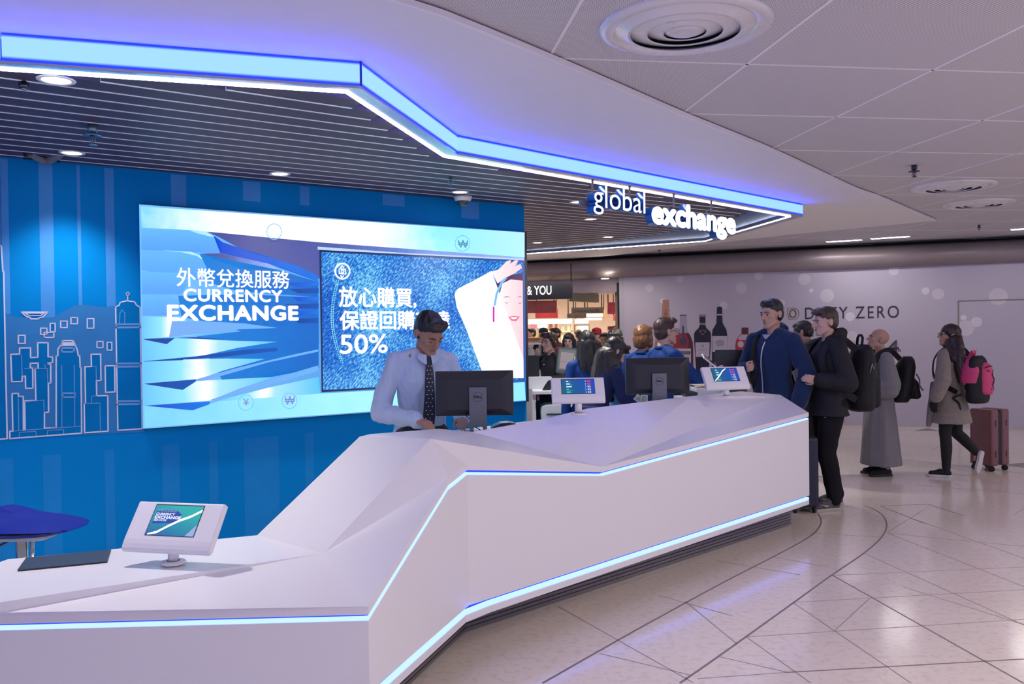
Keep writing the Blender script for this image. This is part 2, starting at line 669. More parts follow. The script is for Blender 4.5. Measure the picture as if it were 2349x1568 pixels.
def hoard_text(name, body, x0, y0, x1, y1, m_, bold=0.0, spacing=1.0):
    """text between two image corners, on the hoarding plane"""
    bl, br, tl = hoard(x0, y1), hoard(x1, y1), hoard(x0, y0)
    br = Vector((br.x, br.y, bl.z))
    M, w, h = panel_frame(Vector((bl.x, bl.y, tl.z)), Vector((br.x, br.y, tl.z)), bl)
    o = text_on(name, body, M, w, h, m_, wall_back, .002, bold, spacing)
    o['kind'] = 'structure'
    return o


hoard_text('printed_name', 'DUTY ZERO', 1847, 705, 2062, 732, INK, 0, 1.25)
hoard_text('printed_line', '\u514d\u7a05\u3000\u767b', 1820, 751, 1868, 772, INK)
hoard_text('printed_numerals', '20', 1858, 783, 1889, 806, GREYINK, 0.02)
hoard_text('printed_numerals', '-4', 2021, 780, 2062, 810, GREYINK, 0.02)
# emblem: a letter-like D ring round an oval
bm = BM()
cc = hoard(1820, 719, .004)
s_ = (hoard(1833, 719) - cc).length


def ring2d(bm, c, pts, t):
    n = len(pts)
    for i in range(n):
        p, q = pts[i], pts[(i + 1) % n]
        d = Vector((q[0] - p[0], q[1] - p[1])).normalized()
        nx = Vector((-d.y, d.x)) * t
        poly(bm, [c + hd * a_.x + Vector((0, 0, a_.y)) for a_ in (Vector(p) - nx, Vector(q) - nx, Vector(q) + nx, Vector(p) + nx)])


ring2d(bm, cc, [(-s_ * 1.0, s_ * 1.0)] + [(s_ * (.0 + 1.0 * math.sin(t * PI / 12)), s_ * 1.05 * math.cos(t * PI / 12)) for t in range(13)] + [(-s_ * .8, -s_ * 1.02), (-s_ * 1.0, 0)], s_ * .05)
ring2d(bm, cc, [(s_ * (-.1 + .55 * math.sin(t * PI / 10)), s_ * .72 * math.cos(t * PI / 10)) for t in range(20)], s_ * .13)
struct('printed_emblem', bm, BRONZE, wall_back)

# printed bottles on the hoarding, flat artwork
def art(name, pts, m_, off=.003):
    bm = BM()
    poly(bm, [hoard(x, y, off) for x, y in pts])
    o = struct(name, bm, m_, wall_back)
    return o


def sym(cx, prof):
    """left-right outline from (half width, y)"""
    return [(cx - w, y) for w, y in prof] + [(cx + w, y) for w, y in prof[::-1]]


PEACH = mat('peach_foil_print', (.42, .20, .15), .42)
REDLIQ = mat('red_liquor_print', (.30, .03, .05), .42)
DARKRED = mat('dark_red_print', (.10, .02, .04), .42)
SILV = mat('silver_print', (.34, .31, .42), .42)
NAVY = mat('navy_bottle_print', (.018, .016, .045), .42)
NAVY2 = mat('navy_edge_print', (.06, .055, .11), .42)
LBL = mat('label_print', (.50, .46, .56), .42)
LBL2 = mat('label_shade_print', (.34, .31, .40), .42)
GOLD = mat('gold_print', (.28, .22, .16), .42)
RED = mat('red_print', (.46, .03, .05), .42)
art('printed_bottle', sym(1527, [(7, 687), (7.5, 700), (8, 715), (10, 735), (14, 755), (24, 780), (27, 800), (27, 880)]), PEACH)
for k, ch in enumerate('TEOM'):
    hoard_text('printed_bottle_name', ch, 1524.5, 710 + 7 * k, 1530.5, 714 + 7 * k, INK)
art('printed_bottle', sym(1567, [(7, 748), (9, 760), (16, 768), (22, 784), (23, 800), (23, 890)]), DARKRED)
art('printed_bottle_liquor', sym(1563, [(7, 764), (13, 770), (17, 785), (16, 799)]), REDLIQ, .0036)
art('printed_bottle_glass', sym(1567, [(7, 740), (8, 748), (10.5, 764)]), SILV, .0034)
art('printed_bottle_cap', sym(1567, [(7.5, 722), (7.5, 747)]), SILV, .0042)
art('printed_bottle_cap', sym(1567, [(7.6, 721.5), (7.6, 723.5)]), NAVY, .0046)
art('printed_bottle_ribbon', sym(1567, [(2, 747), (2.2, 780)]), NAVY2, .0040)
art('printed_seal', [(1567 + 9 * math.sin(t * PI / 8), 783 + 9 * math.cos(t * PI / 8)) for t in range(16)], NAVY2, .0046)
art('printed_label', sym(1567, [(18, 799), (18, 845)]), LBL, .0044)
art('printed_label_band', sym(1567, [(17, 805.5), (16, 812.5)]), NAVY, .0050)
hoard_text('printed_bottle_name', 'RVESS', 1557, 807, 1581, 811.5, LBL)
art('printed_bottle', sym(1611.5, [(7, 726), (6.5, 745), (9, 752), (17, 760), (19.5, 766), (19, 785), (17, 815), (15, 840), (14, 890)]), NAVY)
art('printed_bottle_cap', sym(1611.5, [(8, 721), (7, 726)]), GOLD, .0042)
art('printed_bottle_band', sym(1611.5, [(6.6, 740), (6.6, 744.5)]), GOLD, .0042)
art('printed_label', sym(1611.5, [(16.5, 785), (15.5, 818)]), LBL, .0044)
art('printed_label_mark', sym(1611.5, [(4, 790), (3, 795)]), LBL2, .0050)
art('printed_label_mark', sym(1611.5, [(10, 801), (10, 802.5)]), LBL2, .0050)
tri = [(1604, 758), (1620, 758), (1612, 768)]
bm = BM()
for i in range(3):
    p, q = hoard(*tri[i], .0048), hoard(*tri[(i + 1) % 3], .0048)
    ribbon(bm, [p, q], .010, .001, up=hn)
struct('printed_triangle', bm, GOLD, wall_back)
art('printed_bottle', sym(1650.5, [(4, 703), (6.3, 706), (6.3, 715), (7, 740), (11, 748), (16, 756), (17.5, 768), (17, 890)]), NAVY)
art('printed_bottle_band', sym(1651, [(6.5, 720), (6.5, 723)]), LBL, .0042)
art('printed_label', sym(1651, [(17.3, 770), (17, 807)]), LBL, .0044)
art('printed_label_mark', [(1640, 783), (1650, 778), (1662, 782), (1660, 792), (1645, 795)], LBL2, .0050)
art('printed_bottle', sym(1709, [(8, 751), (8, 765), (14, 770), (20, 780), (22, 790), (22, 880)]), RED)
art('printed_bottle_cap', sym(1709, [(7.6, 751), (7.6, 766)]), DARKRED, .0042)
art('printed_label', sym(1709, [(9, 767), (15, 774), (16, 779)]), LBL, .0044)
art('printed_seal', [(1699 + 7 * math.sin(t * PI / 8), 789 + 7.5 * math.cos(t * PI / 8)) for t in range(16)], LBL, .0046)
art('printed_label_band', [(1703, 818), (1735, 795), (1735, 813), (1703, 838)], LBL, .0048)
hoard_text('printed_bottle_name', '\u8305\u53f0', 1706, 806, 1722, 822, RED)

# ------------------------------------------------------------------ rounded bulkhead along the hoarding and over the shop front
bm = BM()
prof = [(-.34, .36), (-.05, .37), (.10, .33), (.17, .26), (.19, .18), (.165, .09), (.09, .02), (-.02, 0.0), (-.34, 0.0)]
P0, P1 = HA - hd * 9.0, HE
rings = []
for P in (P0, P1):
    rings.append([bm.verts.new(P + hn * a + Vector((0, 0, 2.58 + z))) for a, z in prof])
for i in range(len(prof) - 1):
    f = bm.faces.new([rings[0][i], rings[1][i], rings[1][i + 1], rings[0][i + 1]])
    f.smooth = 1 <= i <= 6
bm.faces.new(rings[0]); bm.faces.new(rings[1][::-1])
struct('trim_3', bm, mat('bronze_metal_bulkhead', (.30, .25, .26), .42, metal=.3, var=.03))
bm = BM()
prism(bm, [P0 - hn * .34, P1 - hn * .34, P1 - hn * .40, P0 - hn * .40], (0, 0, .5))
for v in bm.verts:
    v.co.z += 2.6
struct('trim_4', bm, mat('dark_recess', (.03, .025, .025), .8))

# ------------------------------------------------------------------ shop beyond the opening
SHOPW = mat('shop_cream', (.78, .66, .58), .6)
bm = BM()
prism(bm, [(-4.5, 24.5, 0), (6.5, 24.5, 0), (6.5, 24.6, 0), (-4.5, 24.6, 0)], (0, 0, 3.0))
struct('wall_shop_back', bm, SHOPW)
bm = BM()
prism(bm, [(2.9, 15.9, 0), (4.4, 24.5, 0), (4.5, 24.5, 0), (3.0, 15.9, 0)], (0, 0, 3.0))
struct('wall_shop_right', bm, SHOPW)
bm = BM()
prism(bm, [(-4.6, 15.0, 0), (-4.5, 15.0, 0), (-4.5, 24.5, 0), (-4.6, 24.5, 0)], (0, 0, 3.0))
struct('wall_shop_left', bm, SHOPW)
bm = BM()
prism(bm, [(-4.5, 17.9, 2.80), (4.4, 17.0, 2.80), (4.6, 24.6, 2.80), (-4.5, 24.6, 2.80)], (0, 0, .1))
struct('ceiling_shop', bm, mat('shop_ceiling', (.70, .62, .58), .6))
# mauve fascia over the opening
q0, q1 = HA - hd * 9, HA + hd * .02
bm = BM()
prism(bm, [q0 - hn * .12, q1 - hn * .12, q1 - hn * .9, q0 - hn * .9], (0, 0, .27))
for v in bm.verts:
    v.co.z += 2.33
struct('trim_5', bm, mat('mauve_fascia', (.46, .38, .44), .5))

# ------------------------------------------------------------------ blue feature wall
WA, WB = Vector((-3.169, 6.092, 0)), Vector((.134, 8.489, 0))
wd = (WB - WA).normalized()
wn = Vector((wd.y, -wd.x, 0))
WL = WB - wd * 8.2


def wallp(x, y, off=0.0):
    return onplane(x, y, WA, WB, off)


bm = BM()
prism(bm, [WL, WB, WB - wn * .16, WL - wn * .16], (0, 0, 2.86))
wall_left = struct('wall_left', bm, mat('blue_wall', (.0, .215, .60), .55, spec=.06, var=.03, vscale=1.5))
BLUE_L = mat('blue_stripe_print', (.06, .27, .68), .55, spec=.06)
BLUE_H = mat('blue_hill_print', (.035, .20, .50), .55, spec=.06)
BLUE_D = mat('blue_building_print', (.0, .17, .48), .55, spec=.06)
LINE = mat('white_line_print', (.62, .66, .85), .42)
LINE2 = mat('pale_line_print', (.13, .32, .66), .42)
# vertical pale stripes
bm = BM()
for x0, x1, yb in [(-30, 5, 720), (3, 22, 720), (92, 124, 728), (179, 187, 700), (243, 264, 705), (395, 430, 470), (560, 600, 460), (690, 712, 470), (880, 930, 470), (1060, 1100, 500)]:
    top = 2.84
    a0, a1 = wallp(x0, 600, .0012), wallp(x1, 600, .0012)
    zb = wallp(x0, yb, .0012).z
    poly(bm, [Vector((a0.x, a0.y, zb)), Vector((a1.x, a1.y, zb)), Vector((a1.x, a1.y, top)), Vector((a0.x, a0.y, top))])
struct('printed_stripes', bm, BLUE_L, wall_left)
bm = BM()
for x0, x1 in [(372, 412), (480, 500), (560, 640), (700, 720), (-10, 30), (240, 262), (98, 140)]:
    a0, a1 = wallp(x0, 1060, .0012), wallp(x1, 1060, .0012)
    poly(bm, [Vector((a0.x, a0.y, 0.02)), Vector((a1.x, a1.y, 0.02)), Vector((a1.x, a1.y, .80)), Vector((a0.x, a0.y, .80))])
struct('printed_low_stripes', bm, mat('blue_faint_stripe', (.012, .23, .62), .55, spec=.06), wall_left)
bm = BM()
poly(bm, [wallp(x, y, .0018) for x, y in [(-60, 700), (12, 718), (40, 727), (80, 730), (122, 727), (150, 712), (170, 700), (200, 699), (240, 704), (268, 700), (322, 710), (330, 990), (-60, 1010)]])
struct('printed_hills', bm, BLUE_H, wall_left)


def outline(pts, w=.009, m_=LINE, closed=True, fill=None, off=.003):
    P = [wallp(x, y, off) for x, y in pts]
    if fill is not None:
        bm = BM()
        poly(bm, [wallp(x, y, off - .0006) for x, y in pts])
        struct('printed_building', bm, fill, wall_left)
    bm = BM()
    Q = P + [P[0]] if closed else P
    for p, q in zip(Q, Q[1:]):
        d = (q - p).normalized() * (w / 2)
        ribbon(bm, [p - d, q + d], w, .0012, up=wn)
    return struct('printed_outline', bm, m_, wall_left)


def zc(pts):   # coordinates read from a 3.337x crop whose corner is (0, 550)
    return [(x / 3.337, 550 + y / 3.337) for x, y in pts]


outline(zc([(-40, 45), (10, 45), (22, 243), (28, 243), (55, 1520), (-40, 1528)]), fill=BLUE_D)
outline(zc([(165, 552), (365, 552), (330, 590), (300, 595), (298, 604), (236, 604), (232, 595), (200, 585)]))
outline(zc([(190, 560), (340, 560), (310, 578), (225, 580)]), .006)
for q in [(140, 730, 52, 62), (311, 675, 48, 48), (338, 708, 74, 38), (384, 638, 38, 64), (464, 621, 50, 50), (543, 594, 50, 48), (668, 602, 50, 74), (742, 777, 46, 48), (820, 783, 36, 60)]:
    x, y, w, h = q
    outline(zc([(x, y), (x + w, y), (x + w, y + h), (x, y + h)]), .008, fill=BLUE_D if w < 40 else None)
outline(zc([(82, 875), (150, 873), (150, 827), (234, 825), (234, 900), (290, 898), (288, 786), (368, 786), (368, 895), (402, 895), (402, 940), (368, 942), (370, 950), (388, 952), (388, 1095), (370, 1096), (372, 1318), (340, 1320), (340, 1440), (430, 1438), (430, 985),
            (430, 890), (443, 885), (443, 840), (458, 812), (470, 812), (480, 770), (560, 770), (578, 810), (590, 836), (600, 885), (610, 887), (614, 975), (620, 978), (625, 1478), (75, 1520), (75, 1464), (98, 1462), (92, 1175), (140, 1173), (142, 1197), (178, 1197),
            (180, 1455), (192, 1452), (188, 1230), (275, 1228), (268, 985), (292, 982), (292, 942), (232, 944), (232, 978), (250, 980), (252, 1135), (196, 1136), (194, 1042), (170, 1044), (168, 1083), (90, 1085)]), fill=BLUE_D)
bm = BM()
poly(bm, [wallp(x, y, .0036) for x, y in zc([(458, 812), (474, 776), (486, 782), (548, 782), (560, 774), (578, 810)])])
struct('printed_tower_crown', bm, LINE, wall_left)
for x, y, w, h in [(472, 826, 94, 30), (478, 1172, 94, 30)]:
    outline(zc([(x, y), (x + w, y), (x + w, y + h), (x, y + h)]), .012, LINE2)
outline(zc([(645, 1252), (655, 1250), (650, 970), (700, 968), (697, 875), (770, 874), (773, 1075), (738, 1078), (740, 1193), (825, 1190), (827, 1463), (648, 1475)]), fill=BLUE_D)
outline(zc([(805, 963), (878, 962), (880, 1163), (808, 1166)]), fill=BLUE_D)
outline(zc([(885, 512), (912, 500), (920, 478), (970, 465), (1030, 474), (1046, 500), (1072, 515), (1088, 1444), (902, 1457)]), fill=BLUE_D)
for y in (658, 958, 1246):
    outline(zc([(890, y - 12), (1076, y - 14), (1076, y + 10), (890, y + 12)]), .014, LINE2)
outline(zc([(978 + 12 * math.cos(t * PI / 5), 412 + 12 * math.sin(t * PI / 5)) for t in range(10)]), .007)
outline(zc([(978, 424), (978, 465)]), .006, closed=False)
for pts in ([(915, 640), (918, 560), (935, 535), (955, 560), (955, 640)], [(472, 960), (474, 1430)], [(568, 960), (572, 1425)], [(165, 880), (170, 1040)], [(190, 985), (235, 980)], [(345, 955), (345, 985), (365, 985)],
            [(270, 985), (362, 982), (366, 1090)], [(190, 1238), (335, 1225), (338, 1320)], [(700, 970), (735, 967), (738, 1075)], [(700, 1250), (702, 1195), (740, 1193)], [(650, 1252), (765, 1248), (768, 1465)],
            [(140, 1200), (144, 1455)], [(100, 1462), (625, 1425)], [(148, 1505), (150, 1472), (275, 1465), (278, 1498)], [(362, 1490), (364, 1458), (486, 1450), (488, 1482)]):
    outline(zc(pts), .005, LINE2, closed=False)
# ================================================================== VIDEO WALL
VID = thing('video_wall', 'big bright cyan video screen on the blue wall advertising currency exchange', 'video screen', (-1.3, 7.4, .93))


def vp(x, y, off=.05):
    return wallp(x, y, off)


bm = BM()
tl, tr, bl_, br_ = (wallp(321, 471), wallp(1202, 530.5), wallp(331, 982), wallp(1206.5, 919.5))
a, b_ = Vector((tl.x, tl.y, .935)), Vector((tr.x, tr.y, .935))
prism(bm, [a, b_, b_ + wn * .045, a + wn * .045], (0, 0, 2.592 - .935))
obj('cabinet', bm, mat('screen_cabinet', (.02, .02, .03), .5), VID)


def scr_mat(name, c0, c1, vec=(1, 0, 0), scale=1.0, noise=0.0, nscale=12, strength=1.0, stops=None):
    """emissive picture area: colour runs along an object-space direction, broken up by noise"""
    M = bpy.data.materials.new(name)
    M.use_nodes = True
    nt = M.node_tree
    b = nt.nodes['Principled BSDF']
    b.inputs['Base Color'].default_value = (.01, .01, .01, 1)
    b.inputs['Roughness'].default_value = .6
    tc = nt.nodes.new('ShaderNodeTexCoord')
    dt = nt.nodes.new('ShaderNodeVectorMath')
    dt.operation = 'DOT_PRODUCT'
    dt.inputs[1].default_value = vec
    nt.links.new(tc.outputs['Generated'], dt.inputs[0])
    n = nt.nodes.new('ShaderNodeTexNoise')
    n.inputs['Scale'].default_value, n.inputs['Detail'].default_value = nscale, 4
    nt.links.new(tc.outputs['Object'], n.inputs['Vector'])
    ma = nt.nodes.new('ShaderNodeMath')
    ma.operation = 'MULTIPLY_ADD'
    ma.inputs[1].default_value = noise
    nt.links.new(n.outputs['Fac'], ma.inputs[0])
    nt.links.new(dt.outputs['Value'], ma.inputs[2])
    sub = nt.nodes.new('ShaderNodeMath')
    sub.operation = 'SUBTRACT'
    sub.inputs[1].default_value = noise * .5
    nt.links.new(ma.outputs[0], sub.inputs[0])
    r = nt.nodes.new('ShaderNodeValToRGB')
    cr = r.color_ramp
    cr.elements[0].color, cr.elements[1].color = (*c0, 1), (*c1, 1)
    for p, c in (stops or []):
        e = cr.elements.new(p)
        e.color = (*c, 1)
    nt.links.new(sub.outputs[0], r.inputs['Fac'])
    nt.links.new(r.outputs[0], b.inputs['Emission Color'])
    b.inputs['Emission Strength'].default_value = strength
    return M


E = lambda r, g, b, k=1.0: tuple(c * k for c in srgb(r, g, b))
S_BACK = scr_mat('screen_blue_backdrop', E(120, 195, 255), E(0, 110, 215), (1, 0, 0), noise=.35, nscale=3)
bm = BM()
z0, z1 = .94, 2.588
c0, c1 = wallp(323, 700, .047), wallp(1204.5, 700, .047)
poly(bm, [Vector((c0.x, c0.y, z0)), Vector((c1.x, c1.y, z0)), Vector((c1.x, c1.y, z1)), Vector((c0.x, c0.y, z1))])
obj('picture', bm, S_BACK, VID)
_layer = [.048]


def pic(name, pts, m_, lift=None):
    _layer[0] += .0004
    off = _layer[0] if lift is None else lift
    bm = BM()
    poly(bm, [vp(x, y, off) for x, y in pts])
    bmesh.ops.triangulate(bm, faces=bm.faces)
    return obj(name, bm, m_, VID)


def s4(pts):   # coordinates read from a 2.85x crop with corner (300, 450)
    return [(300 + x / 2.85, 450 + y / 2.85) for x, y in pts]


W_TOP = scr_mat('screen_white_band', E(140, 225, 255), E(190, 250, 255), (1, 0, 0), noise=.1, stops=[(.2, E(250, 255, 255, 1.3)), (.55, E(240, 253, 255, 1.2)), (.72, E(150, 245, 255))])
W_BOT = scr_mat('screen_cyan_band', E(125, 215, 255), E(150, 240, 255), (1, 0, 0), noise=.3, nscale=5, stops=[(.5, E(165, 240, 255, 1.1))])
FIN = scr_mat('screen_white_fin', E(105, 200, 255), E(90, 200, 250), (1, 0, 0), noise=.1, nscale=3, stops=[(.3, E(150, 235, 255)), (.45, E(250, 245, 255, 1.15)), (.55, E(170, 235, 255))])
FINV = scr_mat('screen_violet_fin', E(90, 165, 255), E(105, 190, 255), (0, 0, 1), noise=.4, nscale=6)
BLUE1 = scr_mat('screen_deep_blue', E(0, 70, 215), E(10, 120, 235), (1, 0, 0), noise=.6, nscale=6)
BLUE2 = scr_mat('screen_mid_blue', E(0, 130, 225), E(0, 105, 205), (1, 0, 0), noise=.6, nscale=6)
BLUE3 = scr_mat('screen_ink_blue', E(0, 60, 160), E(0, 85, 185), (1, 0, 0), noise=.5, nscale=8)
STONE = scr_mat('screen_violet_stone', E(75, 80, 155), E(165, 190, 255), (1, 0, 0), noise=.15, nscale=20, stops=[(.35, E(85, 95, 170)), (.6, E(110, 140, 225))])
PALE = scr_mat('screen_pale_edge', E(150, 235, 255), E(200, 245, 255), (1, 0, 0))
GREYB = scr_mat('screen_grey_blue', E(120, 175, 245), E(110, 180, 250), (1, 0, 0), noise=.3)
pic('picture_band', [(322.5, 473), (1203.5, 533), (1203.5, 590), (740, 560), (622, 545), (500, 533), (440, 522), (325, 522)], W_TOP)
pic('picture_stone', [(475, 531), (622, 545), (740, 556), (1203, 590), (1203, 600), (735, 578), (736, 640), (690, 625), (640, 605), (560, 575), (505, 545)], STONE)
pic('picture_fin', s4([(68, 205), (380, 220), (490, 230), (555, 270), (585, 330), (590, 375), (430, 365), (105, 350), (68, 350)]), FINV)
pic('picture_edge', s4([(380, 222), (490, 230), (550, 268), (500, 258), (430, 240)]), PALE)
pic('picture_blue_sweep', s4([(540, 255), (600, 300), (720, 340), (830, 385), (950, 410), (1080, 450), (1225, 520), (1225, 560), (1000, 470), (900, 440), (720, 400), (585, 370), (590, 330)]), BLUE1)
pic('picture_stone', s4([(455, 375), (590, 372), (720, 400), (900, 440), (960, 475), (740, 480), (620, 440), (500, 385)]), STONE)
pic('picture_fin', s4([(70, 350), (330, 358), (430, 370), (475, 405), (500, 460), (500, 560), (330, 520), (105, 490), (70, 480)]), FINV)
pic('picture_edge', s4([(200, 352), (390, 362), (450, 385), (478, 420), (430, 388), (330, 365)]), PALE)
pic('picture_blue_sweep', s4([(450, 375), (620, 440), (760, 480), (960, 480), (1225, 560), (1225, 660), (700, 620), (500, 560), (497, 470)]), BLUE2)
pic('picture_fin', s4([(72, 492), (300, 500), (390, 560), (330, 640), (72, 640)]), FINV)
pic('picture_fin', s4([(75, 640), (250, 642), (320, 680), (320, 780), (75, 780)]), FINV)
pic('picture_blue_sweep', s4([(310, 650), (700, 640), (1225, 660), (1230, 960), (960, 960), (560, 830), (330, 790)]), BLUE2)
for k, y in enumerate((560, 600, 655, 700, 745, 795)):
    pic('picture_dark_slot', s4([(1010 + 25 * (k % 3), y + 5), (1228, y), (1228, y + 26 + 6 * (k % 2)), (1100, y + 34)]), BLUE3 if k % 2 else BLUE1)
pic('picture_fin', s4([(75, 785), (330, 790), (420, 850), (470, 885), (460, 905), (80, 930)]), FIN)
pic('picture_mist', s4([(270, 815), (560, 820), (740, 830), (960, 860), (700, 870), (440, 900), (250, 920)]), GREYB)
pic('picture_blue_sweep', s4([(430, 915), (830, 870), (1228, 890), (1228, 1120), (900, 1150), (620, 1240)]), BLUE2)
pic('picture_dark_slot', s4([(80, 932), (420, 920), (620, 930), (300, 935), (280, 950), (240, 966), (160, 958)]), BLUE3)
pic('picture_fin', s4([(80, 935), (235, 966), (275, 955), (290, 925), (700, 945), (960, 950), (700, 990), (430, 1050), (85, 1078)]), FIN)
pic('picture_dark_slot', s4([(82, 1078), (430, 1045), (760, 1000), (960, 990), (960, 1010), (600, 1050), (345, 1068), (310, 1105), (270, 1115), (190, 1105)]), BLUE3)
pic('picture_fin', s4([(82, 1080), (270, 1115), (315, 1102), (345, 1066), (620, 1060), (880, 1062), (600, 1140), (430, 1200), (85, 1222)]), FIN)
pic('picture_violet_beam', s4([(430, 1195), (700, 1120), (1080, 1030), (1225, 1000), (1225, 1015), (900, 1085), (640, 1160), (440, 1215)]), GREYB)
pic('picture_dark_slot', s4([(85, 1224), (430, 1195), (425, 1207), (390, 1250), (340, 1265), (270, 1262)]), BLUE3)
pic('picture_fin', s4([(85, 1226), (340, 1265), (395, 1248), (430, 1207), (700, 1192), (940, 1180), (700, 1260), (520, 1335), (85, 1366)]), FIN)
pic('picture_violet_beam', s4([(520, 1330), (800, 1230), (1225, 1105), (1225, 1140), (900, 1235), (560, 1335)]), GREYB)
pic('picture_fin', s4([(560, 1337), (900, 1250), (1228, 1180), (1240, 1290), (700, 1335)]), FIN)
pic('picture_dark_slot', s4([(90, 1368), (520, 1340), (500, 1385), (470, 1405), (400, 1410), (250, 1395)]), BLUE1)
pic('picture_band', [(331, 930), (465, 943), (480, 935), (500, 920), (735, 902), (1203.5, 876), (1206, 918), (331.5, 980)], W_BOT)
# round coin marks
bm = BM()
COIN = scr_mat('screen_coin_mark', E(120, 200, 245), E(120, 190, 245))
_layer[0] += .0006
for x, y in ((629, 531), (1061, 558), (564, 923), (664, 919)):
    pts = [vp(x + 17 * math.cos(t * PI / 12), y + 17 * math.sin(t * PI / 12) * 1.05, _layer[0]) for t in range(25)]
    for p, q in zip(pts, pts[1:]):
        ribbon(bm, [p, q], .006, .0006, up=wn)
obj('coin_marks', bm, COIN, VID)


def vtext(name, body, x0, y0, x1, y1, m_, bold=0.0, spacing=1.0, off=None):
    """text between image corners on the screen plane"""
    _layer[0] += .0004
    o_ = _layer[0] if off is None else off
    yc = (y0 + y1) / 2
    a0, a1 = vp(x0, yc, o_), vp(x1, yc, o_)
    zt, zb = vp(x0, y0, o_).z, vp(x0, y1, o_).z
    M, w, h = panel_frame((a0.x, a0.y, zt), (a1.x, a1.y, zt), (a0.x, a0.y, zb))
    return text_on(name, body, M, w, h, m_, VID, .0006, bold, spacing)


WHITE_E = glow('screen_white_text', (1.0, 1.0, 1.0), 1.35)
vtext('coin_sign', '\u00a5', 558, 914, 571, 930, scr_mat('screen_violet_sign', E(130, 130, 220), E(130, 130, 220)))
vtext('coin_sign', '\u20a9', 653, 909, 677, 928, scr_mat('screen_violet_sign2', E(130, 130, 220), E(130, 130, 220)))
vtext('coin_sign', '\u20a9', 1050, 550, 1074, 567, scr_mat('screen_teal_sign', E(70, 140, 190), E(70, 140, 190)))
vtext('heading_chinese', '\u5916\u5e63\u514c\u63db\u670d\u52d9', 405, 613, 664, 657, WHITE_E, .010)
vtext('heading_currency', 'CURRENCY', 421, 661, 648, 691, WHITE_E, .03, 1.08)
vtext('heading_exchange', 'EXCHANGE', 383, 698, 685, 736, WHITE_E, .042, 1.08)
# the advertisement inside the picture
def s5(pts):   # crop of 3.136x with corner (700, 500)
    return [(700 + x / 3.136, 500 + y / 3.136) for x, y in pts]


DARKF = scr_mat('screen_advert_frame', E(20, 35, 85), E(60, 90, 160), (1, 0, 0))
pic('advert_rail', s5([(90, 205), (700, 250), (1575, 292), (1575, 306), (700, 272), (90, 226)]), glow('screen_rail', E(190, 220, 255), 1.0))
pic('advert_frame', s5([(102, 228), (1576, 304), (1585, 1170), (118, 1252)]), DARKF)


def fibre_material():
    M = scr_mat('screen_blue_fibres', E(0, 35, 150), E(60, 190, 255))
    nt = M.node_tree
    b = nt.nodes['Principled BSDF']
    tc = nt.nodes['Texture Coordinate']
    du = nt.nodes.new('ShaderNodeVectorMath')
    du.operation = 'DOT_PRODUCT'
    du.inputs[1].default_value = tuple((wd + Vector((0, 0, 1))) * 22)
    dv = nt.nodes.new('ShaderNodeVectorMath')
    dv.operation = 'DOT_PRODUCT'
    dv.inputs[1].default_value = tuple((wd - Vector((0, 0, 1))) * 62)
    cb = nt.nodes.new('ShaderNodeCombineXYZ')
    for i, q in enumerate((du, dv)):
        nt.links.new(tc.outputs['Object'], q.inputs[0])
        nt.links.new(q.outputs['Value'], cb.inputs[i])
    n = nt.nodes.new('ShaderNodeTexNoise')
    n.inputs['Scale'].default_value, n.inputs['Detail'].default_value = 1.0, 3
    nt.links.new(cb.outputs[0], n.inputs['Vector'])
    n2 = nt.nodes.new('ShaderNodeTexNoise')
    n2.inputs['Scale'].default_value = 2.2
    nt.links.new(tc.outputs['Object'], n2.inputs['Vector'])
    ad = nt.nodes.new('ShaderNodeMath')
    ad.operation = 'MULTIPLY_ADD'
    ad.inputs[1].default_value = .55
    nt.links.new(n2.outputs['Fac'], ad.inputs[0])
    nt.links.new(n.outputs['Fac'], ad.inputs[2])
    r = nt.nodes.new('ShaderNodeValToRGB')
    cr = r.color_ramp
    cr.elements[0].position, cr.elements[1].position = .58, .98
    cr.elements[0].color, cr.elements[1].color = (*E(0, 60, 180), 1), (*E(140, 225, 255), 1)
    e = cr.elements.new(.76)
    e.color = (*E(0, 120, 220), 1)
    nt.links.new(ad.outputs[0], r.inputs['Fac'])
    nt.links.new(r.outputs[0], b.inputs['Emission Color'])
    return M


pic('advert_ground', s5([(116, 244), (1564, 318), (1572, 1158), (130, 1236)]), fibre_material())
SKIN_E = scr_mat('screen_face', E(255, 235, 235, 1.15), E(255, 205, 215, 1.05), (1, 0, 0), noise=.2)
SLEEVE = glow('screen_white_sleeve', (1, 1, 1), 1.25)
HAIR_E = scr_mat('screen_hair', E(40, 25, 70), E(85, 35, 90), (1, 0, 0), noise=.5)
pic('advert_hair', s5([(1230, 640), (1330, 560), (1380, 460), (1470, 410), (1564, 395), (1568, 700), (1440, 880), (1380, 860), (1290, 790)]), HAIR_E)
pic('advert_face', s5([(1420, 470), (1480, 440), (1565, 450), (1568, 800), (1520, 810), (1460, 785), (1410, 710), (1395, 620), (1400, 540)]), SKIN_E)
pic('advert_neck', s5([(1430, 780), (1520, 808), (1568, 795), (1570, 1010), (1440, 900)]), SKIN_E)
pic('advert_sleeve', s5([(1340, 380), (1230, 440), (1095, 510), (1075, 545), (1090, 640), (1160, 800), (1235, 970), (1290, 1150), (1572, 1150), (1570, 1010), (1440, 880), (1370, 865), (1290, 800), (1230, 690), (1200, 600), (1280, 540), (1370, 470)]), SLEEVE)
pic('advert_hand', s5([(1340, 385), (1390, 370), (1450, 310), (1480, 300), (1475, 330), (1510, 302), (1535, 305), (1510, 345), (1550, 330), (1560, 360), (1500, 400), (1440, 430), (1385, 470)]), SKIN_E)
PINK_E = glow('screen_pink', E(215, 20, 180), 1.0)
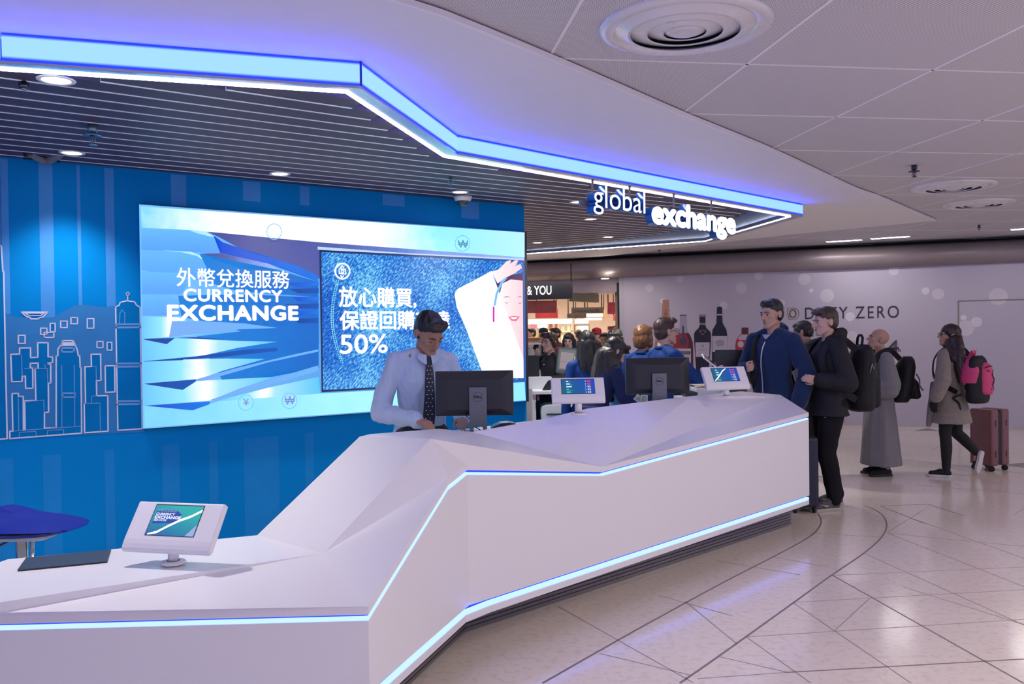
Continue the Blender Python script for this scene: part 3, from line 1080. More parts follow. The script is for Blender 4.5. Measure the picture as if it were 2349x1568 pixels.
pic('advert_headphone_band', s5([(1370, 630), (1355, 630), (1370, 540), (1410, 450), (1450, 420), (1455, 430), (1420, 470), (1385, 550)]), glow('screen_headphone_band', E(120, 190, 250), 1))
pic('advert_headphone', s5([(1335, 640), (1385, 630), (1393, 690), (1390, 750), (1340, 745), (1330, 700)]), glow('screen_headphone', E(240, 235, 255), 1.1))
pic('advert_headphone_stripe', s5([(1350, 638), (1362, 636), (1362, 748), (1350, 746)]), PINK_E)
for pts in ([(1425, 600), (1450, 610), (1472, 602), (1450, 614)], [(1525, 602), (1545, 612), (1562, 606), (1545, 616)]):
    pic('advert_eyelid', s5(pts), HAIR_E)
for pts in ([(1420, 572), (1450, 562), (1480, 570), (1450, 568)], [(1520, 570), (1545, 562), (1565, 568), (1545, 567)]):
    pic('advert_brow', s5(pts), HAIR_E)
pic('advert_lips', s5([(1460, 710), (1500, 703), (1545, 708), (1520, 740), (1485, 738)]), glow('screen_lips', E(240, 110, 140), 1))
pic('advert_teeth', s5([(1475, 713), (1530, 712), (1512, 726), (1490, 725)]), SLEEVE)
# ring with a cash mark and the dotted arc
bm = BM()
_layer[0] += .0006
cx_, cy_ = 785.5, 621.5
pts = [vp(cx_ + 16.5 * math.cos(t * PI / 16), cy_ + 17.5 * math.sin(t * PI / 16), _layer[0]) for t in range(33)]
for p, q in zip(pts, pts[1:]):
    ribbon(bm, [p, q], .014, .0008, up=wn)
for pts in ([(778, 616), (793, 617), (793, 628), (778, 627), (778, 616)], [(781, 614), (785, 609), (789, 614)], [(781, 631), (785, 636), (789, 631)], [(783, 619), (788, 619), (788, 625), (783, 625), (783, 619)]):
    Q = [vp(x, y, _layer[0]) for x, y in pts]
    for p, q in zip(Q, Q[1:]):
        ribbon(bm, [p, q], .008, .0008, up=wn)
obj('advert_cash_mark', bm, WHITE_E, VID)
bm = BM()
for j in range(2):
    for k in range(46):
        t = k / 45
        x = (772 + j * 4.5) - 17 * math.sin(t * PI) * (1 if t < .5 else 1) + 10 * t
        y = 644 + 186 * t
        c = vp(x, y, _layer[0])
        s_ = .0045 + .001 * math.sin(t * PI)
        poly(bm, [c + wd * s_ * math.cos(q * PI / 3) + Vector((0, 0, s_ * math.sin(q * PI / 3))) for q in range(6)])
obj('advert_dotted_arc', bm, glow('screen_dots', E(150, 245, 255), 1.1), VID)
vtext('advert_line_one', '\u653e\u5fc3\u8cfc\u8cb7,', 777, 656, 955, 706, WHITE_E, .02)
vtext('advert_line_two', '\u4fdd\u8b49\u56de\u8cfc\u9ad8\u9054', 779, 711, 1032, 757, WHITE_E, .022)
vtext('advert_percent', '50%', 780, 767, 889, 812, WHITE_E, .012)

# ================================================================== LIT CANOPY OVER THE COUNTER
CAN = thing('canopy', 'dark slatted canopy edged with a glowing blue light band over the counter', 'canopy', (-.4, 6.5, 2.84))
PO = [Vector((-4.6, 3.10, 0)), Vector((-2.247, 3.839, 0)), Vector((-.734, 4.312, 0)), Vector((-.355, 5.939, 0)), Vector((3.195, 9.454, 0)), Vector((2.80, 12.05, 0)), Vector((.22, 13.70, 0)), Vector((-5.2, 17.0, 0))]
PI_ = [Vector((-4.6, 3.19, 0)), Vector((-2.285, 3.925, 0)), Vector((-.816, 4.365, 0)), Vector((-.452, 5.985, 0)), Vector((3.045, 9.43, 0)), Vector((2.68, 11.95, 0)), Vector((.20, 13.57, 0)), Vector((-5.2, 16.86, 0))]
BOXB = 2.850


def band_material():
    """light box acrylic: bright in the middle, deep blue along the edges"""
    M = bpy.data.materials.new('blue_light_band')
    M.use_nodes = True
    nt = M.node_tree
    b = nt.nodes['Principled BSDF']
    b.inputs['Base Color'].default_value = (.05, .1, .3, 1)
    tc = nt.nodes.new('ShaderNodeTexCoord')
    sep = nt.nodes.new('ShaderNodeSeparateXYZ')
    nt.links.new(tc.outputs['Generated'], sep.inputs[0])
    r = nt.nodes.new('ShaderNodeValToRGB')
    cr = r.color_ramp
    cr.elements[0].position, cr.elements[1].position = 0, 1
    edge = (0.0, .03, 3.5, 1)
    mid = (.36, .72, 12.0, 1)
    cr.elements[0].color, cr.elements[1].color = edge, edge
    for p, c in ((.07, edge), (.17, mid), (.86, mid), (.95, edge)):
        e = cr.elements.new(p)
        e.color = c
    nt.links.new(sep.outputs['Z'], r.inputs['Fac'])
    n = nt.nodes.new('ShaderNodeTexNoise')
    n.inputs['Scale'].default_value = 1.2
    nt.links.new(tc.outputs['Object'], n.inputs['Vector'])
    mx = nt.nodes.new('ShaderNodeMixRGB')
    mx.blend_type = 'MULTIPLY'
    mx.inputs[0].default_value = .25
    nt.links.new(r.outputs[0], mx.inputs[1])
    nt.links.new(n.outputs['Color'], mx.inputs[2])
    nt.links.new(r.outputs[0], b.inputs['Emission Color'])
    b.inputs['Emission Strength'].default_value = 1.0
    return M


BAND = band_material()
for i in range(4):
    p, q = PO[i], PO[i + 1]
    d = (q - p).normalized() * .006
    n_ = Vector((q.y - p.y, p.x - q.x, 0)).normalized()
    bm = BM()
    prism(bm, [p + d, q - d, q - d - n_ * .03, p + d - n_ * .03], (0, 0, SOF - BOXB - .004))
    for v in bm.verts:
        v.co.z += BOXB
    obj('light_panel', bm, BAND, CAN)
# dark joint posts between the panels
for p in PO[2:3]:
    bm = BM()
    cyl(bm, p + Vector((0, 0, BOXB)), p + Vector((0, 0, SOF - .002)), .006, n=8)
    obj('corner_post', bm, mat('corner_blue', (.01, .04, .3), .3), CAN)
STEEL = mat('brushed_steel', (.55, .56, .60), .16, metal=1.0, var=.02)
bm = BM()
for i in range(7):
    a, b_, c, d = PO[i], PO[i + 1], PI_[i + 1], PI_[i]
    z = Vector((0, 0, BOXB - .002))
    prism(bm, [a + z, b_ + z, c + z, d + z], (0, 0, -.012))
obj('bottom_rim', bm, STEEL, CAN)
bm = BM()
for i in range(4, 7):
    p, q = PO[i], PO[i + 1]
    n_ = Vector((q.y - p.y, p.x - q.x, 0)).normalized()
    prism(bm, [p + Vector((0, 0, BOXB)), q + Vector((0, 0, BOXB)), q - n_ * .03 + Vector((0, 0, BOXB)), p - n_ * .03 + Vector((0, 0, BOXB))], (0, 0, SOF - BOXB - .004))
obj('back_fascia', bm, WHITE_PAINT, CAN)
STRIP = glow('white_led_strip', (1.0, .99, 1.0), 16.0)
bm = BM()
pin = [p + Vector((0, 0, BOXB - .016)) for p in PI_]
ribbon(bm, pin, .016, .010)
obj('led_strip', bm, STRIP, CAN)
# inner blue border board and the slats
SLAT = mat('purple_grey_slat', (.062, .047, .080), .5, spec=.2, var=.06)
GAPL = mat('pale_slat_edge', (.80, .86, .96), .35)
sd = Vector((.820, .572, 0)).normalized()
sn = Vector((-sd.y, sd.x, 0))


def clip_poly(line_n, poly_):
    """stretch of the slat line (offset line_n along sn) inside the polygon, as parameters along sd"""
    ts = []
    n = len(poly_)
    for i in range(n):
        a, b_ = poly_[i], poly_[(i + 1) % n]
        fa, fb = sn.dot(a) - line_n, sn.dot(b_) - line_n
        if (fa < 0) != (fb < 0):
            t = fa / (fa - fb)
            ts.append(sd.dot(a + (b_ - a) * t))
    ts.sort()
    return [(ts[i], ts[i + 1]) for i in range(0, len(ts) - 1, 2)]


# the slatted field stops short of the two back edges: there a dark blue board shows
edge_px = [(1738, 481), (1700, 496), (1620, 519), (1540, 532), (1450, 547), (1300, 566), (1205, 573)]
field = [Vector((-6.5, 2.6, 0)), Vector((-4.6, 3.22, 0)), PI_[1], PI_[2], PI_[3] + Vector((.01, .03, 0))] + [Vector((p.x, p.y, 0)) for p in (atz(x, y, 2.85) for x, y in edge_px)] + [Vector((-6.2, 16.0, 0)), Vector((-8.5, 9.0, 0))]
bms, bmg = BM(), BM()
for k in range(-14, 34):
    nlo, nhi = 4.75 + .18 * k, 4.75 + .18 * (k + 1)
    ca, cb = clip_poly(nlo + .002, field), clip_poly(nhi - .002, field)
    for (t0, t1), (t2, t3) in zip(ca, cb):
        t0, t1 = max(t0, t2, -6.5), min(t1, t3)
        if t1 - t0 < .1:
            continue
        w = .166
        P = [sd * t0 + sn * nlo, sd * t1 + sn * nlo, sd * t1 + sn * (nlo + w), sd * t0 + sn * (nlo + w)]
        if wn.dot(P[1] + sn * w - WB) < -.1 and sd.dot(P[1]) < sd.dot(WB):
            continue
        prism(bms, [p + Vector((0, 0, 2.852)) for p in P], (0, 0, .026))
        G = [sd * t0 + sn * (nlo + w), sd * t1 + sn * (nlo + w), sd * t1 + sn * (nlo + .18), sd * t0 + sn * (nlo + .18)]
        prism(bmg, [p + Vector((0, 0, 2.849)) for p in G], (0, 0, .02))
slats = obj('slats', bms, SLAT, CAN)
obj('slat_edges', bmg, GAPL, CAN)
bm = BM()
prism(bm, [p + Vector((0, 0, 2.880)) for p in PI_], (0, 0, .01))
obj('blue_backboard', bm, mat('blue_backboard', (.004, .07, .26), .5), CAN)

# ================================================================== LETTERING HUNG FROM THE CANOPY
SIGN = thing('hanging_sign', 'white letters with blue sides hung under the canopy light band', 'sign', (1.6, 7.95, 2.6))
LET_F = glow('letter_face_white', (1, 1, 1), 1.25)
LET_S = mat('letter_side_blue', (.01, .10, .42), .18, spec=.6)
sp, sq = Vector((.62, 6.93, 0)), Vector((2.50, 8.79, 0))
sg_n = Vector(((sq - sp).y, -(sq - sp).x, 0)).normalized()


def signp(x, y):
    return onplane(x, y, sp, sq)


def sign_word(body, x0, ytop0, ybot0, x1, ytop1, bold):
    """letters of a word one by one, spread between two image abscissae"""
    me = text_mesh(body, 0, bold)
    xs = [v.co.x for v in me.vertices]
    full0, full1 = min(xs), max(xs)
    ymin, ymax = min(v.co.y for v in me.vertices), max(v.co.y for v in me.vertices)
    a0, a1 = signp(x0, ytop0), signp(x1, ytop1)
    zt, zb = a0.z, signp(x0, ybot0).z
    W = Vector((a1.x - a0.x, a1.y - a0.y, 0)).length
    H = zt - zb
    for i, ch in enumerate(body):
        # advance measured by the text with the letter removed from its tail
        ma = text_mesh(body[:i + 1], 0.5, bold)
        last = text_mesh(ch, 0.5, bold)
        lw = max(v.co.x for v in last.vertices) - min(v.co.x for v in last.vertices)
        right = max(v.co.x for v in ma.vertices)
        shift = right - max(v.co.x for v in last.vertices)
        M = frame_of(Vector((a0.x, a0.y, zb)), Vector((a1.x - a0.x, a1.y - a0.y, 0)), (0, 0, 1))
        dep = .075
        for v in last.vertices:
            v.co = M @ Vector(((v.co.x + shift - full0) / (full1 - full0) * W, (v.co.y - ymin) / (ymax - ymin) * H, (v.co.z - .5) * dep))
        last.name = 'letter'
        o = link('letter', last, [LET_S, LET_F], SIGN)
        nrm = M.to_3x3() @ Vector((0, 0, 1))
        for f in last.polygons:
            f.material_index = 1 if f.normal.dot(nrm) > .9 else 0
        bpy.data.meshes.remove(ma)
    bpy.data.meshes.remove(me)


sign_word('global', 1361, 420.5, 490, 1480, 436, .0)
sign_word('exchange', 1494, 454, 530, 1688, 484, .055)
LETB = mat('sign_bracket_grey', (.24, .24, .27), .4, metal=.4)
for x, y0, y1 in ((1368, 414, 440), (1453, 430, 448), (1554, 448, 470), (1640, 462, 480)):
    p = signp(x, y1) - sg_n * .04
    bm = BM()
    box(bm, (p.x - .009, p.y - .006, p.z - .02), (p.x + .009, p.y + .006, BOXB - .014))
    obj('bracket', bm, LETB, SIGN)
r0, r1 = signp(1350, 462) - sg_n * .095, signp(1690, 492) - sg_n * .095
bm = BM()
ribbon(bm, [r0, Vector((r1.x, r1.y, r0.z))], .02, .05)
obj('carrier_rail', bm, LETB, SIGN)
for x, y1 in ((1368, 440), (1453, 448), (1554, 470), (1640, 480)):
    p = signp(x, y1) - sg_n * .04
    bm = BM()
    t = (p - r0).dot((r1 - r0).normalized())
    q = r0 + (Vector((r1.x, r1.y, r0.z)) - r0).normalized() * t
    ribbon(bm, [p, Vector((q.x, q.y, p.z))], .016, .012)
    ribbon(bm, [Vector((q.x, q.y, p.z + .006)), q], .016, .012, up=(1, 0, 0))
    obj('bracket', bm, LETB, SIGN)
# ================================================================== THE FACETED SERVICE COUNTER
CTR = thing('service_counter', 'long white faceted service counter with glowing blue light lines', 'counter', (.9, 5.6, 0))
CORIAN = mat('white_solid_surface', (.80, .775, .785), .32, var=.008, vscale=2)
LED = glow('counter_led', (.60, .92, 4.0), 1.0)
RECESS_GLOW = mat('blue_glow_recess', (.01, .09, .75), .35)  # blue glow of the LED lines painted into the recess colour
F0, F1, F2, F3 = Vector((2.352, 6.876, 0)), Vector((-.227, 4.214, 0)), Vector((-.547, 3.204, 0)), Vector((-1.869, 3.121, 0))
FX = F2 + (F3 - F2) * 2.6            # runs on beyond the left edge of the frame
fd = (F0 - F1).normalized()
fn = Vector((-fd.y, fd.x, 0))         # towards the staff side


def back(x, y, dep):
    a, b_ = F1 + fn * dep, F0 + fn * dep
    return onplane(x, y, a, b_)


def fr(x, y, a, b_):
    return onplane(x, y, a, b_)


# upper edge of the front, from the far end to the left
T0 = fr(1855, 946, F0, F1)
T3 = fr(1381, 1070, F0, F1)
T2 = Vector((F1.x, F1.y, .978))
T1 = fr(1028, 1097, F1, F2)
TB = Vector((F2.x, F2.y, .606))
TL = Vector((FX.x, FX.y, .63))
rim = [T0, T3, T2, T1, TB, TL]
# back edge of the top
DEP = .50
E8 = back(1790, 905, DEP)
E7 = back(1700, 897, DEP)
E6 = back(1585, 908, DEP)
E5 = back(1345, 937, DEP)
E4 = back(1240, 962, DEP)
E3 = back(1085, 990, DEP)
E2 = back(1005, 983, DEP)
E1a = back(850, 995, DEP)
E1 = back(825, 1001, DEP)
DH = .68
J = atz(742, 1268, DH)
D0 = atz(590, 1227, DH)
# the ridge point lies in the plane of the big left facet
_n = (E1 - D0).cross(J - D0)
_d = ray(988, 1006)
K = CAM_P + _d * (_n.dot(D0 - CAM_P) / _n.dot(_d))
D1 = atz(18, 1282, DH)
D2 = atz(-45, 1431, DH)
D3 = atz(0, 1381, .672)
D3.z = .672
DLL = D3 + (D3 - J) * .45
S3 = D3 - Vector((0, 0, .035)) + Vector((0, -.006, 0))
SLL = DLL - Vector((0, 0, .06)) + Vector((0, -.012, 0))
bm = BM()
top_faces = [
    [D1, D0, J, D3, DLL],                      # low desk
    [J, S3, D3], [D3, S3, SLL, DLL],           # small step
    [J, TB, S3], [S3, TB, TL, SLL],            # slope down to the rim
    [D0, E1, K, J], [E1, E1a, K], [J, K, T1], [J, T1, TB],       # the steep facets
    [K, T2, T1], [K, T3, T2],
    [E1a, E2, K], [K, E2, E3], [K, E3, E4, E5, T3],
    [T3, E5, E6, E8], [E6, E7, E8], [T3, E8, T0]]
vmap = {}


def V(p):
    k = (round(p.x, 5), round(p.y, 5), round(p.z, 5))
    if k not in vmap:
        vmap[k] = bm.verts.new(p)
    return vmap[k]


for f in top_faces:
    bm.faces.new([V(p) for p in f])
RT = .031
rb = [p - Vector((0, 0, RT)) for p in rim]
for i in range(5):
    bm.faces.new([V(rim[i]), V(rim[i + 1]), V(rb[i + 1]), V(rb[i])])
# underside of the rim, and the drop of the back edge
inner = []
for i, p in enumerate(rb):
    a = rim[max(i - 1, 0)]
    b_ = rim[min(i + 1, 5)]
    d = Vector((a.x - b_.x, a.y - b_.y, 0)).normalized()
    inner.append(p + Vector((-d.y, d.x, 0)) * .05)
for i in range(5):
    bm.faces.new([V(rb[i]), V(rb[i + 1]), V(inner[i + 1]), V(inner[i])])
edge_b = [T0, E8, E7, E6, E5, E4, E3, E2, E1a, E1, D0, D1]
lows = []
for p in edge_b:
    lows.append(Vector((p.x, p.y, p.z - RT)))
lows[0] = rb[0]
for i in range(len(edge_b) - 1):
    a, b_ = V(edge_b[i]), V(edge_b[i + 1])
    c, d = V(lows[i + 1]), V(lows[i])
    bm.faces.new([a, b_, c, d])
bm.normal_update()
obj('countertop', bm, CORIAN, CTR)

# front panels, following the sloping upper edge
LEDH, GAPH = .013, .010
BL, LIP = .25, .034                      # lower light line and the lip under it


def off_in(p, a, b_, t):
    d = Vector((a.x - b_.x, a.y - b_.y, 0)).normalized()
    return p + Vector((-d.y, d.x, 0)) * t


def ftop(p, extra):
    return p.z - RT - GAPH - extra


segs = [([T0, T3, T2], F0, F1), ([T2, T1, TB], F1, F2), ([TB, TL], F2, FX)]
bmp, bmled, bml2, bmlip, bmb = BM(), BM(), BM(), BM(), BM()
for pts, a, b_ in segs:
    bmp_ = BM()
    n_ = Vector((-(a - b_).normalized().y, (a - b_).normalized().x, 0))
    up = [Vector((p.x, p.y, ftop(p, LEDH))) for p in pts]
    lo = [Vector((pts[-1].x, pts[-1].y, BL + .035)), Vector((pts[0].x, pts[0].y, BL + .035))]
    prism(bmp_, up + lo, n_ * .03)
    obj('front_panel', bmp_, CORIAN, CTR)
path = [T0, T3, T2, T1, TB, TL]
ledp = []
for i, p in enumerate(path):
    ledp.append(Vector((p.x, p.y, ftop(p, LEDH / 2))))


def wall_strip(bm, P, h, t, inset=0.0):
    """upright strip of height h and thickness t (inwards) along a front polyline"""
    rings = []
    for i, p in enumerate(P):
        a = P[max(i - 1, 0)]
        b_ = P[min(i + 1, len(P) - 1)]
        d = Vector((a.x - b_.x, a.y - b_.y, 0)).normalized()
        n_ = Vector((-d.y, d.x, 0))
        o, q = p + n_ * inset, p + n_ * (inset + t)
        rings.append([bm.verts.new(v) for v in (o - Vector((0, 0, h / 2)), o + Vector((0, 0, h / 2)), q + Vector((0, 0, h / 2)), q - Vector((0, 0, h / 2)))])
    for a, b_ in zip(rings, rings[1:]):
        for k in range(4):
            bm.faces.new([a[k], a[(k + 1) % 4], b_[(k + 1) % 4], b_[k]])
    bm.faces.new(rings[0])
    bm.faces.new(rings[-1][::-1])
    return bm


obj('upper_light_line', wall_strip(BM(), ledp, LEDH - .002, .02, .002), LED, CTR)
lp = [Vector((p.x, p.y, BL + .012)) for p in (F0, F1 + (F0 - F1) * .04, F1 + (F2 - F1) * .04, F2, FX)]
obj('lower_light_line', wall_strip(BM(), lp, .019, .02, .001), LED, CTR)
lip = [Vector((p.x, p.y, BL - LIP / 2 - .001)) for p in (F0, F1 + (F0 - F1) * .04, F1 + (F2 - F1) * .04, F2, FX)]
obj('bottom_lip', wall_strip(BM(), lip, LIP, .35, .0), CORIAN, CTR)
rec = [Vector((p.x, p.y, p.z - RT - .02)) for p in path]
obj('recess_back', wall_strip(BM(), rec, .05, .01, .032), RECESS_GLOW, CTR)
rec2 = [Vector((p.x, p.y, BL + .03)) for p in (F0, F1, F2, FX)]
obj('recess_back', wall_strip(BM(), rec2, .07, .01, .032), RECESS_GLOW, CTR)
# ribbed kick plate
KICK = mat('grey_ribbed_kick_plate', (.20, .185, .20), .35, metal=.5)
k0, k1 = fp(1815, 1203), fp(1068, 1449)
k2 = k1 + (F2 - F1).normalized() * 1.3 + Vector((.0, 0, 0))
k3 = k0 + fn * .5
bm = BM()
nr = 9
for i in range(nr):
    z = .004 + i * .0228
    P = [p + Vector((0, 0, z + .0085)) for p in (k3, k0, k1, k2)]
    wall_strip(bm, P, .0165, .02, 0)
wall_strip(bm, [p + Vector((0, 0, .105)) for p in (k3, k0, k1, k2)], .21, .02, .010)
obj('kick_plate', bm, KICK, CTR)
# end panel, back panel and the staff worktop behind the ledge
bm = BM()
e0, e1 = F0 + fn * .03, Vector((E8.x, E8.y, 0))
prism(bm, [Vector((e0.x, e0.y, BL)), Vector((e1.x, e1.y, BL)), Vector((e1.x, e1.y, E8.z - RT - .002)), Vector((e0.x, e0.y, T0.z - RT - .05))], -fd * .03)
obj('end_panel', bm, CORIAN, CTR)
bm = BM()
bpts = [E8, E7, E6, E5, E4, E3, E2, E1a, E1]
prism(bm, [Vector((p.x, p.y, p.z - RT - .001)) for p in bpts] + [Vector((bpts[-1].x, bpts[-1].y, .0)), Vector((bpts[0].x, bpts[0].y, .0))], -fn * .03)
obj('back_panel', bm, CORIAN, CTR)
bm = BM()
pd = [D0, D1]
prism(bm, [Vector((D0.x, D0.y, DH - RT - .001)), Vector((D1.x, D1.y, DH - RT - .001)), Vector((D1.x, D1.y, 0)), Vector((D0.x, D0.y, 0))], (.02, -.03, 0))
obj('back_panel', bm, CORIAN, CTR)
bm = BM()
w0, w1 = F1 + fd * .30 + fn * (DEP + .002), F1 + fd * 3.55 + fn * (DEP + .002)
prism(bm, [w0 + Vector((0, 0, .96)), w1 + Vector((0, 0, .96)), w1 + fn * .52 + Vector((0, 0, .96)), w0 + fn * .52 + Vector((0, 0, .96))], (0, 0, .035))
obj('staff_worktop', bm, CORIAN, CTR)
for t in (.34, 1.6, 3.5):
    bm = BM()
    a = F1 + fd * t + fn * (DEP + .02)
    prism(bm, [a, a + fd * .03, a + fd * .03 + fn * .46, a + fn * .46], (0, 0, .959))
    obj('worktop_support', bm, mat('pale_blue_carcass', (.45, .62, .70), .5), CTR)
WT = .995      # level of the staff worktop

# flat dark mat on the low desk
MATB = mat('dark_grey_mat', (.035, .055, .085), .45)
bm = BM()
prism(bm, [atz(x, y, DH + .0008) for x, y in ((40, 1308), (246, 1288), (255, 1261), (60, 1280))], (0, 0, .0035))
tag(obj('counter_mat', bm, MATB), 'flat dark slate mat on the low left end of the white counter', 'mat')
bm = BM()
q = [Vector((p.x, p.y, WT + .0008)) for p in [aty(*c) for c in ((1195, 965, 5.63), (1250, 962, 5.75), (1228, 957, 6.0), (1190, 960, 5.85))]]
prism(bm, q, (0, 0, .0035))
tag(obj('counter_mat', bm, MATB), 'small dark mat on the worktop beside the card device and the middle tablet stand', 'mat')


# ------------------------------------------------------------------ tablet stands
TABW = mat('tablet_white_enclosure', (.80, .78, .80), .35, var=.01)


def rounded_rect(w, h, r, n=5, cx=0, cy=0):
    pts = []
    for sx, sy, a0 in ((1, 1, 0), (-1, 1, 90), (-1, -1, 180), (1, -1, 270)):
        for k in range(n + 1):
            a = math.radians(a0 + 90 * k / n)
            pts.append((cx + sx * (w / 2 - r) + r * math.cos(a), cy + sy * (h / 2 - r) + r * math.sin(a)))
    return pts


def tablet_stand(label, base, w, h, yaw, tilt, post, screen, sw, sh):
    """enclosure on a round post; yaw about Z, tilt = lean back of the face"""
    t = thing('tablet_stand', label, 'tablet', base, 'tablet stands along the counter')
    base = Vector(base)
    bm = BM()
    lathe(bm, [(0, 0), (.048, 0), (.050, .003), (.050, .008), (.046, .012), (.026, .013)], base, 32)
    obj('base_plate', bm, TABW, t)
    bm = BM()
    cyl(bm, base + Vector((0, 0, .012)), base + Vector((0, 0, post)), .0215, n=28)
    obj('post', bm, TABW, t)
    R = Matrix.Translation(base + Vector((0, 0, post + .012 + h * .32))) @ Matrix.Rotation(yaw, 4, 'Z') @ Matrix.Rotation(math.radians(90) - tilt, 4, 'X')
    # housing: rounded slab with a thicker rolled lower edge; local x right, y up the face, z out of the face
    bm = BM()
    prof = [(-h / 2, -.012), (-h / 2 - .004, -.026), (-h / 2 + .012, -.036), (h / 2, -.030), (h / 2, -.004), (h / 2 - .004, 0), (-h / 2 + .045, 0), (-h / 2 + .026, -.002), (-h / 2 + .008, -.006)]
    rings = []
    for x, k in ((-w / 2, .86), (-w / 2 + .006, 1), (w / 2 - .006, 1), (w / 2, .86)):
        rings.append([bm.verts.new(R @ Vector((x, y * (1 - (1 - k) * .08), -.016 + (z + .016) * k))) for y, z in prof])
    for a, b_ in zip(rings, rings[1:]):
        for i in range(len(prof)):
            bm.faces.new([a[i], a[(i + 1) % len(prof)], b_[(i + 1) % len(prof)], b_[i]])
    bm.faces.new(rings[0]); bm.faces.new(rings[-1])
    obj('enclosure', bm, TABW, t, bevel=.003)
    sc_c = Vector((0, h * .11, 0))
    bm = BM()
    prism(bm, [R @ (sc_c + Vector((x, y, .0006))) for x, y in ((-sw / 2 - .003, -sh / 2 - .002), (sw / 2 + .003, -sh / 2 - .002), (sw / 2 + .003, sh / 2 + .004), (-sw / 2 - .003, sh / 2 + .004))], R.to_3x3() @ Vector((0, 0, .0006)))
    obj('bezel', bm, mat('tablet_bezel', (.015, .02, .04), .3), t)
    Q = R @ Matrix.Translation(sc_c + Vector((-sw / 2, -sh / 2, .0016)))
    screen(t, Q, sw, sh)
    return t


TAB_BG = scr_mat('tablet_teal_picture', E(0, 70, 165), E(0, 170, 170), (.5, .2, .6), noise=.4, nscale=8)
TAB_BG2 = scr_mat('tablet_list_picture', E(0, 95, 120), E(0, 65, 200), (.75, .3, 0), noise=.2, nscale=5, stops=[(.45, E(0, 85, 150))])
TXT_E = glow('tablet_text', E(225, 235, 255), 1.0)
TXT_T = glow('tablet_teal_text', E(70, 190, 195), 1.0)
RED_E = glow('tablet_red_flag', E(225, 50, 60), 1.0)
WHT_E = glow('tablet_white_curve', (1, 1, 1), 1.2)


def local_poly(name, t, Q, pts, m_, z=.0006):
    bm = BM()
    poly(bm, [Q @ Vector((x, y, z)) for x, y in pts])
    bmesh.ops.triangulate(bm, faces=bm.faces)
    return obj(name, bm, m_, t)


def text_local(name, t, Q, body, x, y, w, h, m_, bold=0.0, z=.0008, shear=0.0):
    return text_on(name, body, Q @ Matrix.Translation((x, y, z)), w, h, m_, t, .0003, bold, 1.0, shear)


def welcome_screen(t, Q, w, h):
    s = local_poly('screen', t, Q, [(0, 0), (w, 0), (w, h), (0, h)], TAB_BG, 0)
    local_poly('screen_shade', t, Q, [(w * .05, h * .38), (w * .55, h * .42), (w * .60, h * .70), (w * .45, h * .86), (w * .05, h * .80)], glow('tablet_dark_cloud', E(0, 55, 160), 1), .0003)
    c = [(.04, -.0), (.22, .10), (.40, .30), (.60, .50), (.80, .64), (1.0, .85)]
    up = [(x * w, min(h, (y + .045) * h)) for x, y in c]
    dn = [(x * w, max(0, (y - .045) * h)) for x, y in c]
    local_poly('screen_curve', t, Q, dn + up[::-1], WHT_E)
    local_poly('screen_corner', t, Q, [(w * .82, 0), (w, 0), (w, h * .40)], glow('tablet_grey_corner', E(150, 170, 220), 1), .0005)
    text_local('screen_heading', t, Q, '\u5916\u5e63\u514c\u63db\u670d\u52d9', w * .06, h * .76, w * .42, h * .11, glow('tablet_grey_text', E(120, 150, 200), 1), .01)
    text_local('screen_heading', t, Q, 'CURRENCY', w * .06, h * .655, w * .40, h * .085, TXT_E, .04)
    text_local('screen_heading', t, Q, 'EXCHANGE', w * .06, h * .535, w * .55, h * .105, TXT_E, .05)
    text_local('screen_heading', t, Q, 'SERVICES', w * .06, h * .46, w * .27, h * .06, TXT_E, .03)


def list_screen(curve):
    def go(t, Q, w, h):
        local_poly('screen', t, Q, [(0, 0), (w, 0), (w, h), (0, h)], TAB_BG2, 0)
        for k in range(5):
            y = h * (.86 - k * .19)
            local_poly('list_name', t, Q, [(w * .14, y - h * .02), (w * (.21 + .05 * (k % 3)), y - h * .02), (w * (.21 + .05 * (k % 3)), y + h * .05), (w * .14, y + h * .05)], TXT_T if k > 2 else TXT_E)
            local_poly('list_subtitle', t, Q, [(w * .14, y - h * .055), (w * (.30 + .04 * (k % 2)), y - h * .055), (w * (.30 + .04 * (k % 2)), y - h * .035), (w * .14, y - h * .035)], TXT_T)
            ax = w * .715
            local_poly('list_arrow', t, Q, [(ax, y + h * .06), (ax + w * .012, y + h * .06), (ax + w * .042, y), (ax + w * .012, y - h * .06), (ax, y - h * .06), (ax + w * .03, y)], TXT_E)
            fx = w * .79
            fl = [(fx, y - h * .06), (fx + w * .10, y - h * .06), (fx + w * .10, y + h * .06), (fx, y + h * .06)]
            local_poly('list_flag', t, Q, fl, RED_E if k < 2 else glow('tablet_grey_flag', E(190, 195, 215), 1))
            if k == 2:
                local_poly('flag_cross', t, Q, [(fx, y - h * .05), (fx + w * .10, y + h * .06), (fx + w * .10, y + h * .03), (fx, y - h * .06)], glow('tablet_flag_blue', E(60, 60, 140), 1), .0009)
            if k > 2:
                local_poly('flag_disc', t, Q, [(fx + w * .05 + w * .018 * math.cos(q * PI / 5), y + h * .035 * math.sin(q * PI / 5)) for q in range(10)], glow('tablet_flag_dark', E(70, 70, 110), 1), .0009)
        if curve:
            c = [(.02, 0), (.14, .20), (.30, .52), (.42, .78), (.58, 1.0)]
            local_poly('screen_curve', t, Q, [(x * w, max(0, (y - .05)) * h) for x, y in c] + [(x * w, min(1, (y + .06)) * h) for x, y in c[::-1]], WHT_E, .0012)
    return go


